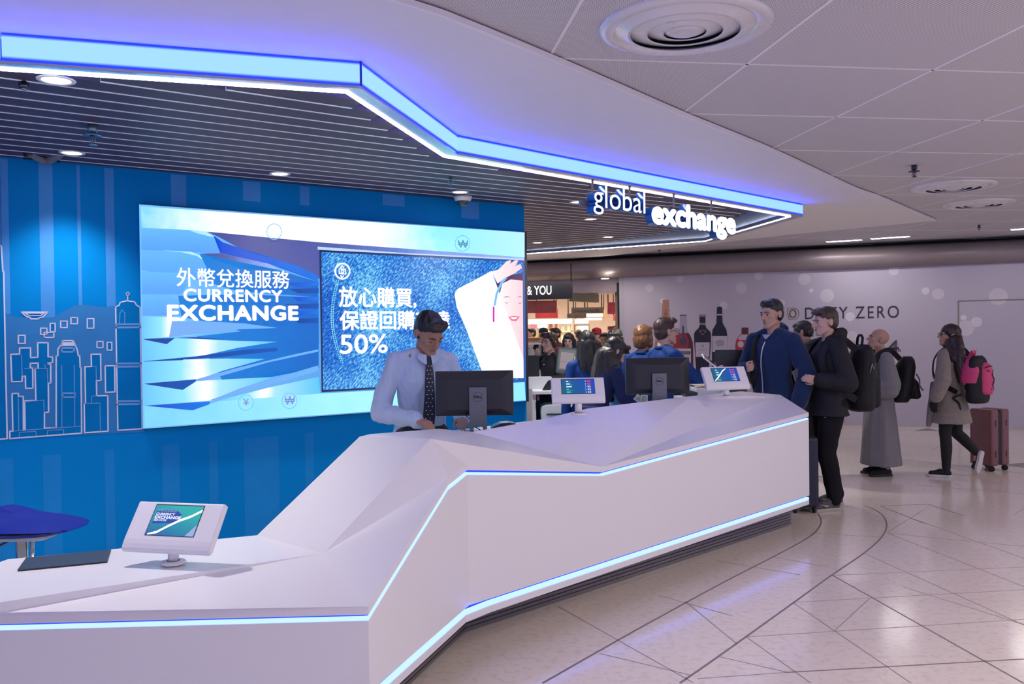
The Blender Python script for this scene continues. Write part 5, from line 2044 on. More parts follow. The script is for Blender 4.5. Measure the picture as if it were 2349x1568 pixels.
class Fig:
    """joint positions of one figure: local x to the person's right, y forward, z up"""

    def __init__(self, name, label, group, loc, facing, h, tone='fair', female=False, head_turn=(0, 0, 0), kh=None, **J):
        self.root = thing('person', label, 'person', (loc[0], loc[1], 0), group)
        self.M = Matrix.Translation((loc[0], loc[1], 0)) @ Matrix.Rotation(math.radians(facing), 4, 'Z')
        self.h, self.tone, self.female = h, tone, female
        sw = .098 if female else .108
        d = dict(pel=(0, 0, .53 * h), waist=(0, .005, .62 * h), chest=(0, .005, .735 * h), neck=(0, -.012, .838 * h), head=(0, .022, .928 * h))
        for s, t in ((-1, 'L'), (1, 'R')):
            d['sh' + t] = (s * sw * h, -.005, .802 * h)
            d['el' + t] = (s * .135 * h, -.025, .640 * h)
            d['wr' + t] = (s * .138 * h, .03, .500 * h)
            d['hip' + t] = (s * .050 * h, 0, .515 * h)
            d['kn' + t] = (s * .054 * h, .015, .285 * h)
            d['an' + t] = (s * .056 * h, -.02, .047 * h)
            d['toe' + t] = (s * .066 * h, .125, .022)
        d.update(J)
        self.J = {k: Vector(v) for k, v in d.items()}
        self.R = rot(*head_turn)
        self.kh = kh or (h / 1.75 * .97 if not female else h / 1.68 * .93)
        self.hands = []

    def hand(self, side, d, n, thumb, **k):
        self.hands += hand_prims(self.J['wr' + side], d, n, thumb, k.pop('k', .95 if not self.female else .85), **k)

    def torso_rings(self, e=0.0, hem=None, flare=0.0, shoulder=True):
        J, h = self.J, self.h
        g = .93 if self.female else 1.0
        yw = 0
        r = []
        pel, wa, ch, nk = J['pel'], J['waist'], J['chest'], J['neck']
        if hem is not None:
            r.append((Vector((pel.x, pel.y, hem)), .098 * h * g + e + flare, .070 * h + e + flare * .8))
        r += [(pel, .093 * h * (1.02 if self.female else 1) + e, .062 * h + e), (wa, .080 * h * g + e, .053 * h + e), ((wa + ch) / 2, .086 * h * g + e, .057 * h + e), (ch, .094 * h * g + e, .062 * h + e)]
        mid = (J['shL'] + J['shR']) / 2
        r += [((ch + mid) / 2 + Vector((0, 0, .005)), .094 * h * g + e, .060 * h + e), (mid + Vector((0, -.004, .0)), .082 * h * g + e * .8, .048 * h + e * .7), (nk + Vector((0, 0, -.012)), .040 * h + e * .4, .037 * h + e * .4)]
        r.sort(key=lambda q: q[0].z)
        return r

    def arm(self, t, e=0.0, cuff=1.0, w=1.0):
        J, h = self.J, self.h
        a, b_, c = J['sh' + t], J['el' + t], J['wr' + t]
        g = .88 if self.female else 1.0
        c2 = b_ + (c - b_) * cuff
        nk = J['neck']
        n0 = Vector((nk.x + (a.x - nk.x) * .28, nk.y, nk.z - .012))
        return [('c', n0, .026 * h * g + e * .5, a, .0255 * h * g + e * .8), ('c', a + (J['chest'] - a) * .15 + Vector((0, 0, -.01)), .030 * h * g + e * .8, a, .0265 * h * g + e * .8),
                ('c', a, .0265 * h * g + e, b_, .0225 * h * g * w + e), ('c', b_, .0225 * h * g * w + e, c2, .0165 * h * g * w + e)]

    def leg(self, t, e=0.0, to=1.0):
        J, h = self.J, self.h
        a, b_, c = J['hip' + t], J['kn' + t], J['an' + t]
        c2 = b_ + (c - b_) * to
        return [('c', a, .052 * h + e, b_, .034 * h + e), ('c', b_, .033 * h + e, b_ + (c2 - b_) * .35 + Vector((0, -.010, 0)), .033 * h + e), ('c', b_ + (c2 - b_) * .35 + Vector((0, -.010, 0)), .033 * h + e, c2, .022 * h + e)]

    def body(self, voxel=.0062, brow='dark', closed=False, legs=True, lip=(.36, .15, .14), face=True):
        P = [('l', self.torso_rings(-.006))]
        for t in 'LR':
            P += self.arm(t)
            if legs:
                P += self.leg(t)
                P += [('c', self.J['an' + t], .030, self.J['toe' + t], .024)]
            else:
                P += [('c', self.J['hip' + t], .050 * self.h, self.J['kn' + t], .036 * self.h), ('c', self.J['kn' + t], .036 * self.h, self.J['an' + t], .024 * self.h), ('c', self.J['an' + t], .028, self.J['toe' + t], .022)]
        P += self.hands
        P += head_prims(self.J['head'], self.R, self.kh, self.female, self.J['neck'])
        o = fuse('body', P, skin(self.tone), self.root, self.M, voxel, 3, factor=.35)
        if face:
            face_parts(self.root, self.M, self.J['head'], self.R, self.kh, brow, closed, lip)
        return o

    def hd(self, x, y, z):
        return self.J['head'] + self.R @ (Vector((x, y, z)) * self.kh)

    def hair(self, prims, m_, voxel=.0055, smooth=3, wrinkle=.003, wfreq=55, name='hair'):
        P = []
        for p in prims:
            if p[0] == 'e':
                P.append(('e', self.hd(*p[1]), tuple(r * self.kh for r in p[2]), self.R))
            elif p[0] == 'a':
                P.append(('c', Vector(p[1]), p[2], Vector(p[3]), p[4]))
            else:
                P.append(('c', self.hd(*p[1]), p[2] * self.kh, self.hd(*p[3]), p[4] * self.kh))
        return fuse(name, P, m_, self.root, self.M, voxel, smooth, wrinkle, wfreq, (1, 1, .35))

    def top(self, name, m_, e=.012, hem=None, flare=0.0, cuff=.95, voxel=.0085, wrinkle=.004, wfreq=11, extra=(), w=1.15, collar=True):
        P = [('l', self.torso_rings(e, hem if hem is not None else self.J['pel'].z - .03, flare))]
        for t in 'LR':
            P += self.arm(t, e * .9, cuff, w)
        P += list(extra)
        return fuse(name, P, m_, self.root, self.M, voxel, 5, wrinkle, wfreq)

    def trousers(self, m_, e=.012, to=.97, voxel=.009, wrinkle=.004, name='trousers', extra=()):
        J, h = self.J, self.h
        P = [('l', [(J['pel'] + Vector((0, 0, -.075)), .090 * h + e, .066 * h + e), (J['pel'], .096 * h + e * .8, .069 * h + e * .8), (J['pel'] + Vector((0, 0, .09)), .085 * h + e * .6, .062 * h + e * .6)])]
        for t in 'LR':
            P += self.leg(t, e, to)
        P += list(extra)
        return fuse(name, P, m_, self.root, self.M, voxel, 4, wrinkle, 13, (1, 1, .7))

    def shoe(self, t, m_up, m_sole, L=.27, high=.08):
        J = self.J
        an, toe = J['an' + t], J['toe' + t]
        d = (toe - an)
        d.z = 0
        d.normalize()
        heel = Vector((an.x, an.y, 0)) - d * .055
        tip = heel + d * L
        up = [('c', heel + d * .035 + Vector((0, 0, .045)), .034, tip - d * .05 + Vector((0, 0, .034)), .030), ('c', heel + d * .05 + Vector((0, 0, high)), .036, heel + d * .06 + Vector((0, 0, .05)), .036), ('c', heel + d * .07 + Vector((0, 0, high)), .033, tip - d * .10 + Vector((0, 0, .045)), .031),
              ('e', tip - d * .06 + Vector((0, 0, .036)), (.040, .040, .030))]
        o = fuse('shoe', up, m_up, self.root, self.M, .006, 3)
        bm = BM()
        s = Vector((d.y, -d.x, 0))
        out = []
        for u, w_ in ((-.002, .0), (.004, .026), (.03, .036), (.10, .034), (.18, .045), (.23, .042), (.26, .026), (.273, .0)):
            out.append((u, w_))
        pts = [heel + d * (u * L / .27) + s * w_ for u, w_ in out] + [heel + d * (u * L / .27) - s * w_ for u, w_ in out[-2:0:-1]]
        prism(bm, [self.M @ (p + Vector((0, 0, .0005))) for p in pts], (0, 0, .026))
        so = obj('sole', bm, m_sole, o, bevel=.003)
        return o

    def W(self, p):
        return self.M @ Vector(p)


def backpack_prims(c, w, d, h, lean=0.0):
    """rounded pack: c centre; x width, y depth, z height (local axes of the figure)"""
    c = Vector(c)
    P = []
    rings = []
    for t, kx, ky in ((0, .70, .65), (.03, .90, .88), (.12, 1, 1), (.5, 1, 1.0), (.78, .96, .86), (.93, .80, .62), (1, .5, .36)):
        rings.append((c + Vector((0, -lean * (t - .5), (t - .5) * h)), w / 2 * kx, d / 2 * ky))
    return [('l', rings)]
# ================================================================== THE PEOPLE
G_STAFF, G_Q, G_SHOP = 'staff behind the counters', 'travellers on the floor', 'shoppers in the shop behind'
SHORT = [('e', (0, -.022, .048), (.079, .098, .086)), ('e', (0, -.050, .000), (.074, .066, .075)), ('e', (0, .045, .098), (.058, .045, .026))]
LONG_STRAIGHT = [('e', (0, -.020, .045), (.085, .104, .090)), ('c', (-.05, -.055, .0), .058, (-.055, -.075, -.22), .046), ('c', (.05, -.055, .0), .058, (.055, -.075, -.22), .046), ('c', (0, -.075, .0), .062, (0, -.095, -.24), .050),
                 ('c', (-.072, .005, .02), .024, (-.080, .0, -.16), .024), ('c', (.072, .005, .02), .024, (.080, .0, -.16), .024)]

# ---- the man with the dotted tie, behind the near monitor
p = Vector((-.60, 5.72))
f = Fig('person', 'man in pale blue shirt and dotted tie looking down behind the near monitor', G_STAFF, p, 203, 1.80, 'tan', head_turn=(16, 33, 4), kh=1.10,
        pel=(0, -.06, .955), waist=(0, -.01, 1.13), chest=(.0, .035, 1.31), neck=(.0, .065, 1.49), head=(-.012, .140, 1.615),
        shL=(-.185, .03, 1.435), shR=(.195, .03, 1.435), shL2=(0, 0, 0), elL=(-.245, .075, 1.135), elR=(.295, .02, 1.105), wrL=(-.175, .28, 1.065), wrR=(.12, .29, 1.070))
f.hand('L', (.25, .9, -.12), (0, -.1, -1), -1, curl=(.25, .25, .2))
f.hand('R', (-.45, .85, -.12), (0, -.3, -1), 1, curl=(.5, .5, .35))
f.body(.0056, 'black', closed=True, lip=(.30, .13, .12))
SHIRT = mat('pale_blue_shirt', (.50, .60, .80), .75, bump=.12, bscale=26, spec=.2, var=.02)
f.top('shirt', SHIRT, .013, hem=.93, cuff=.97, wrinkle=.014, wfreq=15, voxel=.0075, w=1.35)
f.hair(SHORT + [('c', (-.04, .056, .088), .030, (.042, .060, .092), .031), ('c', (-.02, .084, .080), .018, (.045, .084, .082), .018)], hair_mat('black'), wrinkle=.004)
f.trousers(mat('charcoal_trousers', (.03, .03, .035), .8))
for t in 'LR':
    f.shoe(t, mat('black_leather', (.012, .012, .013), .3), mat('black_sole', (.02, .02, .02), .7))
# collar: two stiff wings and a stand round the neck
nk = f.J['neck']
bm = BM()
ins, top, outr = [], [], []
NC = 26
for k in range(NC + 1):
    a = math.radians(-168 + 336 * k / NC)          # 0 = nape of the neck
    fr_ = (1 - math.cos(a)) / 2                     # 1 at the throat
    u = Vector((math.sin(a), -math.cos(a) + .15, 0))
    ins.append(bm.verts.new(f.W(nk + u * .062 + Vector((0, .012, -.010 - .030 * fr_)))))
    top.append(bm.verts.new(f.W(nk + u * .064 + Vector((0, .018, .048 - .060 * fr_)))))
    sag = .040 * max(0, fr_ - .80) / .2
    outr.append(bm.verts.new(f.W(nk + u * (.086 + .006 * (fr_ > .8)) + Vector((0, .010, .004 - .040 * fr_ - sag)))))
for k in range(NC):
    bm.faces.new([ins[k], ins[k + 1], top[k + 1], top[k]])
    bm.faces.new([top[k], top[k + 1], outr[k + 1], outr[k]])
o = obj('collar', bm, SHIRT, f.root)
md = o.modifiers.new('cloth', 'SOLIDIFY'); md.thickness = .005
# tie with white dots
TIE = mat('navy_tie', (.018, .016, .040), .55, bump=.1, bscale=300)
ch = f.J['chest']
line = [(nk + Vector((.002, .088, -.026)), .021), (nk + Vector((.002, .100, -.066)), .018), (Vector((.0, .172, 1.36)), .027), (Vector((.0, .172, 1.22)), .034), (Vector((-.002, .150, 1.10)), .040), (Vector((-.002, .135, 1.03)), .038)]
bm = BM()
rows = [[bm.verts.new(f.W(c + Vector((x * w, -.006 * abs(x), 0)))) for x in (-1, 0, 1)] for c, w in line]
tip = bm.verts.new(f.W(Vector((-.002, .130, .985))))
for a, b_ in zip(rows, rows[1:]):
    for k in range(2):
        bm.faces.new([a[k], a[k + 1], b_[k + 1], b_[k]])
bm.faces.new([rows[-1][0], rows[-1][1], tip]); bm.faces.new([rows[-1][1], rows[-1][2], tip])
tie = obj('tie', bm, TIE, f.root)
md = tie.modifiers.new('cloth', 'SOLIDIFY'); md.thickness = .006
bm = BM()
for z0 in range(15):
    z = 1.405 - z0 * .026
    for k in range(2):
        x = (-.016 + .026 * k + (.010 if z0 % 2 else -.002)) * (.75 + .03 * z0)
        # follow the tie's own line
        for (c0, w0), (c1, w1) in zip(line, line[1:]):
            if c1.z <= z <= c0.z:
                q = c0 + (c1 - c0) * ((c0.z - z) / (c0.z - c1.z))
                _ico(bm, f.W(Vector((x, q.y + .0045, z))), (.0042, .0018, .0042), f.M.to_3x3(), 1)
obj('tie_dots', bm, mat('tie_dot_white', (.75, .76, .85), .6), tie)
bm = BM()
prism(bm, [f.W(ch + Vector((x, .098, z))) for x, z in ((-.120, -.030), (-.062, -.028), (-.062, .008), (-.120, .006))], f.M.to_3x3() @ Vector((0, .004, 0)))
bd = obj('name_badge', bm, mat('badge_cream', (.62, .50, .46), .4), f.root)
bm = BM()
prism(bm, [f.W(ch + Vector((x, .1022, z))) for x, z in ((-.112, -.012), (-.080, -.011), (-.080, -.003), (-.112, -.004))], f.M.to_3x3() @ Vector((0, .0006, 0)))
obj('badge_print', bm, mat('badge_red', (.35, .06, .05), .5), bd)
bm = BM()
tube(bm, [f.W(nk + Vector(q)) for q in ((.0, .125, -.30), (.0, .118, -.20), (.002, .105, -.10))], .0028, 6)

# ---- the tall man in the navy hoodie
NAVYH = mat('navy_hoodie_fleece', (.012, .030, .095), .9, sheen=.25, bump=.2, bscale=60, spec=.15)
f = Fig('person', 'tall man in zipped navy hoodie standing past the far end of the counter', G_Q, (2.39, 7.92), 128, 1.885, 'fair', head_turn=(-6, 4, 0), kh=1.10,
        wrR=(.16, .205, 1.25), elR=(.305, .03, 1.17), elL=(-.31, -.07, 1.20), wrL=(-.275, .015, .945))
f.hand('R', (-.75, .30, .18), (-.3, -.9, .1), 1, curl=(1.0, 1.1, .7))
f.hand('L', (.12, .15, -1), (1, .2, .1), -1, curl=(.5, .6, .4))
f.body(.0056, 'dark', lip=(.36, .17, .16))
f.top('hoodie', NAVYH, .030, hem=.90, cuff=.94, wrinkle=.008, wfreq=10, voxel=.008, w=1.45, extra=[('c', f.J['neck'] + Vector((-.075, -.02, .0)), .045, f.J['neck'] + Vector((.075, -.02, .0)), .045), ('c', f.J['neck'] + Vector((0, -.10, -.02)), .07, f.J['neck'] + Vector((0, -.12, -.09)), .06)])
hood = [('c', f.J['neck'] + Vector((s * .078, .045, -.025)), .026, f.J['neck'] + Vector((s * .098, -.035, .035)), .032) for s in (-1, 1)] + [('c', f.J['neck'] + Vector((s * .098, -.035, .035)), .034, f.J['neck'] + Vector((0, -.115, .055)), .042) for s in (-1, 1)] + [('c', f.J['neck'] + Vector((s * .078, .045, -.025)), .022, f.J['neck'] + Vector((0, .088, -.085)), .016) for s in (-1, 1)]
fuse('hood', hood, NAVYH, f.root, f.M, .007, 4, .004, 18)
f.hair(SHORT + [('c', (-.042, .046, .088), .026, (.042, .046, .088), .026)], hair_mat('soft_black'), wrinkle=.0015)
f.trousers(mat('dark_navy_jeans', (.012, .016, .035), .8))
for t in 'LR':
    f.shoe(t, mat('black_leather', (.012, .012, .013), .3), mat('black_sole', (.02, .02, .02), .7))
ZIP = mat('zip_silver', (.55, .58, .68), .3, metal=.6)
bm = BM()
zl = smooth_path([Vector((.0, .118, 1.500)), Vector((.006, .155, 1.42)), Vector((.012, .165, 1.30)), Vector((.004, .158, 1.15)), Vector((.002, .155, 1.02)), Vector((0, .150, .925))], 5)
ribbon(bm, [f.W(q) for q in zl], .010, .006, up=f.M.to_3x3() @ Vector((0, 1, 0)))
obj('zip', bm, ZIP, f.root)
bm = BM()
prism(bm, [f.W(q) for q in ((-.045, .088, 1.565), (.05, .088, 1.565), (.0, .108, 1.52))], f.M.to_3x3() @ Vector((0, .006, 0)))
obj('tee_collar', bm, mat('grey_tee', (.42, .44, .50), .8), f.root)
bm = BM()
tube(bm, [f.W(f.J['wrL'] + Vector((.032 * math.cos(q * PI / 6), .032 * math.sin(q * PI / 6), .028))) for q in range(13)], .008, 6)
wt = obj('watch_strap', bm, mat('watch_blue', (.03, .06, .22), .35), f.root)
bm = BM()
cyl(bm, f.W(f.J['wrL'] + Vector((-.030, .012, .028))), f.W(f.J['wrL'] + Vector((-.046, .018, .028))), .018, n=16)
obj('watch_face', bm, mat('watch_steel', (.5, .55, .7), .2, metal=.8), wt)
hoodie = f
# his black backpack with a strap over the shoulder, held by the hand
t = thing('backpack', 'black backpack strap over the right shoulder of the man in the navy hoodie', 'backpack', f.W((0, -.22, 1.1)))
BLK = mat('black_nylon', (.010, .010, .013), .6, bump=.2, bscale=160, spec=.3)
fuse('pack', backpack_prims((0, -.285, 1.22), .29, .17, .44), BLK, t, f.M, .008, 5, .004, 12)
bm = BM()
sp_ = smooth_path([Vector((.125, -.15, 1.53)), Vector((.13, -.05, 1.585)), Vector((.125, .08, 1.535)), Vector((.105, .150, 1.45)), Vector((.100, .175, 1.33)), Vector((.10, .185, 1.22)), Vector((.14, .12, 1.10)), Vector((.20, -.02, 1.02)), Vector((.17, -.17, 1.02))], 6)
ribbon(bm, [f.W(q) for q in sp_], .055, .012, up=f.M.to_3x3() @ Vector((.25, .95, .2)))
obj('strap', bm, BLK, t)

# his suitcase behind the counter end
c = fp(1838, 1176)
t = thing('suitcase', 'dark blue-black suitcase with blue pull handle behind the counter end', 'suitcase', (2.56, 7.62, 0))
CASE = mat('suitcase_midnight', (.012, .013, .035), .45, bump=.1, bscale=120)
bm = BM()
prism(bm, [(2.545 + x, 7.70 + y, .05) for x, y in rounded_rect(.25, .38, .06)], (0, 0, .62))
obj('shell', bm, CASE, t, bevel=.03, seg=4)
bm = BM()
tube(bm, [(2.50, 7.72, .66), (2.50, 7.72, 1.03), (2.515, 7.72, 1.05), (2.585, 7.72, 1.05), (2.60, 7.72, 1.03), (2.60, 7.72, .66)], .010, 8)
obj('pull_handle', bm, mat('handle_blue', (.03, .045, .22), .35), t)
for x in (2.46, 2.63):
    for y in (7.56, 7.84):
        bm = BM()
        cyl(bm, (x - .012, y, .028), (x + .012, y, .028), .027, n=16)
        box(bm, (x - .006, y - .012, .028), (x + .006, y + .012, .06))
        obj('wheel', bm, mat('wheel_black', (.012, .012, .012), .5), t)

# ---- the man in the black jacket and black backpack
JKT = mat('black_jacket_cloth', (.016, .016, .022), .7, bump=.15, bscale=40, spec=.25)
f = Fig('person', 'man in black jacket and jogging trousers holding a passport beside the counter end', G_Q, (2.83, 7.76), 96, 1.80, 'pale', head_turn=(0, 3, 0), kh=1.06,
        elL=(-.265, -.06, 1.13), wrL=(-.175, .175, 1.165), elR=(.265, -.05, 1.13), wrR=(.10, .185, 1.165),
        knL=(-.10, .065, .515), anL=(-.10, -.005, .09), toeL=(-.125, .150, .022), knR=(.12, -.015, .515), anR=(.13, -.145, .09), toeR=(.155, .010, .022), pel=(0, .01, .955))
f.hand('L', (.30, .90, .12), (.9, -.35, .1), 1, curl=(.35, .45, .3))
f.hand('R', (-.30, .90, .12), (-.9, -.35, .1), -1, curl=(.35, .45, .3))
f.body(.0056, 'brown', lip=(.42, .20, .19))
f.top('jacket', JKT, .030, hem=.84, flare=.030, cuff=.90, wrinkle=.007, wfreq=10, voxel=.008, w=1.45, extra=[('c', f.J['neck'] + Vector((-.06, 0, -.01)), .042, f.J['neck'] + Vector((.06, 0, -.01)), .042)])
fuse('hood', [('c', f.J['neck'] + Vector((s * .070, .030, .0)), .028, f.J['neck'] + Vector((s * .075, -.055, .050)), .036) for s in (-1, 1)] + [('c', f.J['neck'] + Vector((s * .072, -.055, .050)), .040, f.J['neck'] + Vector((0, -.125, .065)), .050) for s in (-1, 1)] + [('c', f.J['neck'] + Vector((0, -.12, .06)), .05, f.J['neck'] + Vector((0, -.11, -.02)), .05)], mat('black_hood_jersey', (.012, .012, .014), .85), f.root, f.M, .007, 4, .003, 20)
f.hair(SHORT + [('c', (-.042, .052, .090), .028, (.042, .056, .092), .029), ('c', (-.03, .084, .080), .017, (.035, .084, .082), .017)], hair_mat('brown'), wrinkle=.003)
JOG = mat('black_jogger_jersey', (.011, .011, .014), .85, bump=.15, bscale=30, spec=.15)
f.trousers(JOG, .022, .99, wrinkle=.006, extra=[('c', f.J['anL'] + Vector((0, 0, .05)), .048, f.J['anL'] + Vector((0, 0, .02)), .044), ('c', f.J['anR'] + Vector((0, 0, .05)), .048, f.J['anR'] + Vector((0, 0, .02)), .044)])
TRN = mat('grey_trainer_mesh', (.085, .082, .085), .7, bump=.3, bscale=130, var=.4, vscale=25)
for t in 'LR':
    so = f.shoe(t, TRN, mat('trainer_sole_bone', (.42, .38, .35), .55), .30, .095)
    an, toe = f.J['an' + t], f.J['toe' + t]
    d = (toe - an); d.z = 0; d.normalize()
    s = Vector((-d.y, d.x, 0))
    for sg in (-1, 1):
        bm = BM()
        b0_ = Vector((an.x, an.y, .042)) + d * .075 + s * sg * .041
        prism(bm, [f.W(b0_ + d * u + Vector((0, 0, v))) for u, v in ((0, .012), (.035, 0), (.090, .022), (.040, .014))], f.M.to_3x3() @ (s * sg * .003))
        obj('side_flash', bm, mat('trainer_pale_flash', (.50, .47, .44), .5), so)
# white mark on the thigh, zips
bm = BM()
q = f.J['hipL'] + (f.J['knL'] - f.J['hipL']) * .22 + Vector((-.050, .068, .0))
prism(bm, [f.W(q + Vector((-.004 * i, .0, 0)) + Vector((0, u, v))) for i, (u, v) in enumerate(((.026, -.004), (.012, -.010), (-.004, -.006), (-.030, .010), (-.004, .000), (.008, .000)))], f.M.to_3x3() @ Vector((-.012, .006, 0)))
obj('thigh_mark', bm, mat('mark_white', (.65, .66, .75), .5), f.root)
bm = BM()
for u in ((-.128, .022, .96), (-.132, .018, .925)):
    pass
tube(bm, [f.W((-.138, .020, .985)), f.W((-.140, .016, .94)), f.W((-.141, .012, .900))], .006, 6)
obj('pocket_zip', bm, ZIP, f.root)
bm = BM()
tube(bm, [f.W((-.085, .112, 1.330)), f.W((-.128, .072, 1.334)), f.W((-.146, .040, 1.330))], .0035, 6)
obj('chest_zip', bm, ZIP, f.root)
bm = BM()
_ico(bm, f.W((-.124, .085, 1.303)), .007, None, 1)
obj('press_stud', bm, ZIP, f.root)
t = thing('passport', 'grey passport held by the man in the black jacket', 'passport', f.W((-.04, .31, 1.17)))
bm = BM()
R_ = f.M @ Matrix.Translation((-.03, .268, 1.212)) @ Matrix.Rotation(math.radians(-30), 4, 'X') @ Matrix.Rotation(math.radians(78), 4, 'Y')
box(bm, (-.062, -.064, -.005), (.062, .064, .005), R_)
obj('cover', bm, mat('passport_grey_cover', (.10, .095, .12), .5), t)
bm = BM()
box(bm, (-.060, -.062, -.0035), (.060, .0655, .0035), R_)
obj('pages', bm, mat('passport_pages', (.5, .48, .48), .7), t)
t = thing('backpack', 'large black backpack worn by the man in the black jacket', 'backpack', f.W((0, -.24, 1.1)))
fuse('pack', backpack_prims((0, -.315, 1.165), .33, .25, .60, .03) + [('l', [(Vector((0, -.40, .90)), .10, .05), (Vector((0, -.41, .93)), .125, .065), (Vector((0, -.41, 1.16)), .125, .060), (Vector((0, -.39, 1.22)), .10, .04)])], BLK, t, f.M, .008, 4, .003, 14)
bm = BM()
tube(bm, [f.W(q) for q in ((-.045, -.30, 1.44), (-.045, -.31, 1.525), (-.02, -.31, 1.548), (.02, -.31, 1.548), (.045, -.31, 1.525), (.045, -.30, 1.44))], .012, 8)
obj('grab_handle', bm, BLK, t)
for s in (-1, 1):
    bm = BM()
    P_ = smooth_path([Vector((s * .10, -.22, 1.42)), Vector((s * .115, -.08, 1.515)), Vector((s * .128, .045, 1.485)), Vector((s * .135, .115, 1.37)), Vector((s * .150, .098, 1.24)), Vector((s * .168, .0, 1.10)), Vector((s * .15, -.19, .98))], 6)
    ribbon(bm, [f.W(q) for q in P_], .06, .012, up=f.M.to_3x3() @ Vector((s * .6, .75, .3)))
    obj('strap', bm, BLK, t)
bm = BM()
tube(bm, [f.W((-.168, -.31, 1.22)), f.W((-.172, -.33, 1.30))], .004, 6)
tube(bm, [f.W((-.150, -.37, 1.30)), f.W((-.160, -.35, 1.24)), f.W((-.172, -.33, 1.30))], .003, 6)
obj('zip_pull', bm, mat('zip_grey', (.25, .25, .27), .4), t)

# ---- the hooded traveller in black behind them
f = Fig('person', 'dark-haired traveller in black hooded coat, mostly behind the man in the navy hoodie', G_Q, (3.17, 9.35), 62, 1.69, 'warm', head_turn=(-12, 18, 0), kh=.98, elL=(-.26, .02, 1.05), wrL=(-.17, .20, .98), elR=(.26, .02, 1.05), wrR=(.17, .20, .98))
f.hand('L', (0, 1, -.2), (1, 0, 0), 1)
f.hand('R', (0, 1, -.2), (-1, 0, 0), -1)
f.body(.0075, 'black')
COAT = mat('black_padded_coat', (.018, .016, .018), .75, bump=.2, bscale=25)
f.top('coat', COAT, .035, hem=.72, flare=.01, wrinkle=.008, wfreq=9, voxel=.010, w=1.6)
fuse('hood', [('c', f.J['neck'] + Vector((s * .075, .03, -.01)), .03, f.J['neck'] + Vector((s * .085, -.07, .03)), .042) for s in (-1, 1)] + [('c', f.J['neck'] + Vector((s * .085, -.07, .03)), .045, f.J['neck'] + Vector((0, -.15, .05)), .055) for s in (-1, 1)] + [('c', f.J['neck'] + Vector((0, -.14, .05)), .055, f.J['neck'] + Vector((0, -.15, -.06)), .055)], COAT, f.root, f.M, .009, 4, .004, 16)
f.hair(SHORT + [('c', (-.042, .044, .088), .027, (.042, .044, .088), .027), ('c', (-.06, .035, .05), .03, (-.065, .0, .02), .026), ('c', (.06, .035, .05), .03, (.065, .0, .02), .026)], hair_mat('black'))
f.trousers(JOG, .016)
for t in 'LR':
    f.shoe(t, mat('black_leather', (.012, .012, .013), .3), mat('black_sole', (.02, .02, .02), .7))
t = thing('backpack', 'dark backpack worn by the traveller in the black hooded coat', 'backpack', f.W((0, -.24, 1.1)))
fuse('pack', backpack_prims((0, -.27, 1.10), .29, .18, .46), mat('dark_grey_nylon', (.022, .021, .024), .65, bump=.2, bscale=120), t, f.M, .010, 4, .003, 14)

# ---- the shaven-headed person in the long grey robe
ROBE = mat('grey_monk_robe', (.205, .200, .215), .9, bump=.2, bscale=50, sheen=.1, spec=.15)
f = Fig('person', 'shaven-headed person in long grey robe looking up at the screens', G_Q, (4.03, 9.47), 88, 1.60, 'warm', head_turn=(-4, -16, 0), kh=1.02,
        elL=(-.235, -.02, .99), wrL=(-.12, .17, .98), elR=(.235, -.02, .99), wrR=(.12, .17, .98), anL=(-.09, -.03, .075), anR=(.09, -.02, .075), toeL=(-.11, .115, .022), toeR=(.10, .13, .022))
f.hand('L', (.6, .75, .0), (.3, -.6, -.5), 1)
f.hand('R', (-.6, .75, .0), (-.3, -.6, -.5), -1)
f.body(.006, 'soft_black')
J = f.J
fuse('robe', [('l', [(Vector((0, .0, .115)), .255, .205), (Vector((0, .0, .118)), .255, .205), (Vector((0, .01, .40)), .225, .180), (Vector((0, .01, .72)), .190, .150), (Vector((0, .005, .92)), .165, .135), (Vector((0, 0, 1.08)), .165, .128), (Vector((0, 0, 1.20)), .170, .122), (Vector((0, -.005, 1.295)), .150, .095), (Vector((0, -.012, 1.345)), .075, .066)])], ROBE, f.root, f.M, .009, 4, .016, 11, (1, 1, .10))
for t, s in (('L', -1), ('R', 1)):
    fuse('sleeve', [('c', J['sh' + t] + Vector((s * -.01, 0, 0)), .072, J['el' + t], .105), ('c', J['el' + t], .105, J['wr' + t] + Vector((0, .0, -.02)), .088), ('c', J['el' + t] + Vector((0, 0, -.05)), .09, J['wr' + t] + Vector((0, -.02, -.06)), .075)], ROBE, f.root, f.M, .008, 5, .006, 12)
bm = BM()
for s in (-1, 1):
    ribbon(bm, [f.W(q) for q in smooth_path([J['neck'] + Vector((s * .058, -.04, .03)), J['neck'] + Vector((s * .062, .03, .0)), J['neck'] + Vector((s * .01, .095, -.12)), J['neck'] + Vector((-.03, .125, -.25))], 5)], .045, .010, up=f.M.to_3x3() @ Vector((s * .5, .8, .3)))
obj('collar', bm, ROBE, f.root)
for t in 'LR':
    f.shoe(t, mat('black_felt', (.012, .011, .012), .9), mat('black_sole', (.02, .02, .02), .7), .26, .07)
t = thing('backpack', 'black backpack worn by the person in the grey robe', 'backpack', f.W((0, -.2, 1.0)))
fuse('pack', backpack_prims((0.0, -.245, 1.045), .32, .21, .50, .10) + [('l', [(Vector((0, -.345, .83)), .09, .05), (Vector((0, -.355, .86)), .115, .070), (Vector((0, -.335, 1.02)), .11, .060), (Vector((0, -.30, 1.08)), .08, .04)])], BLK, t, f.M, .008, 4, .005, 14)
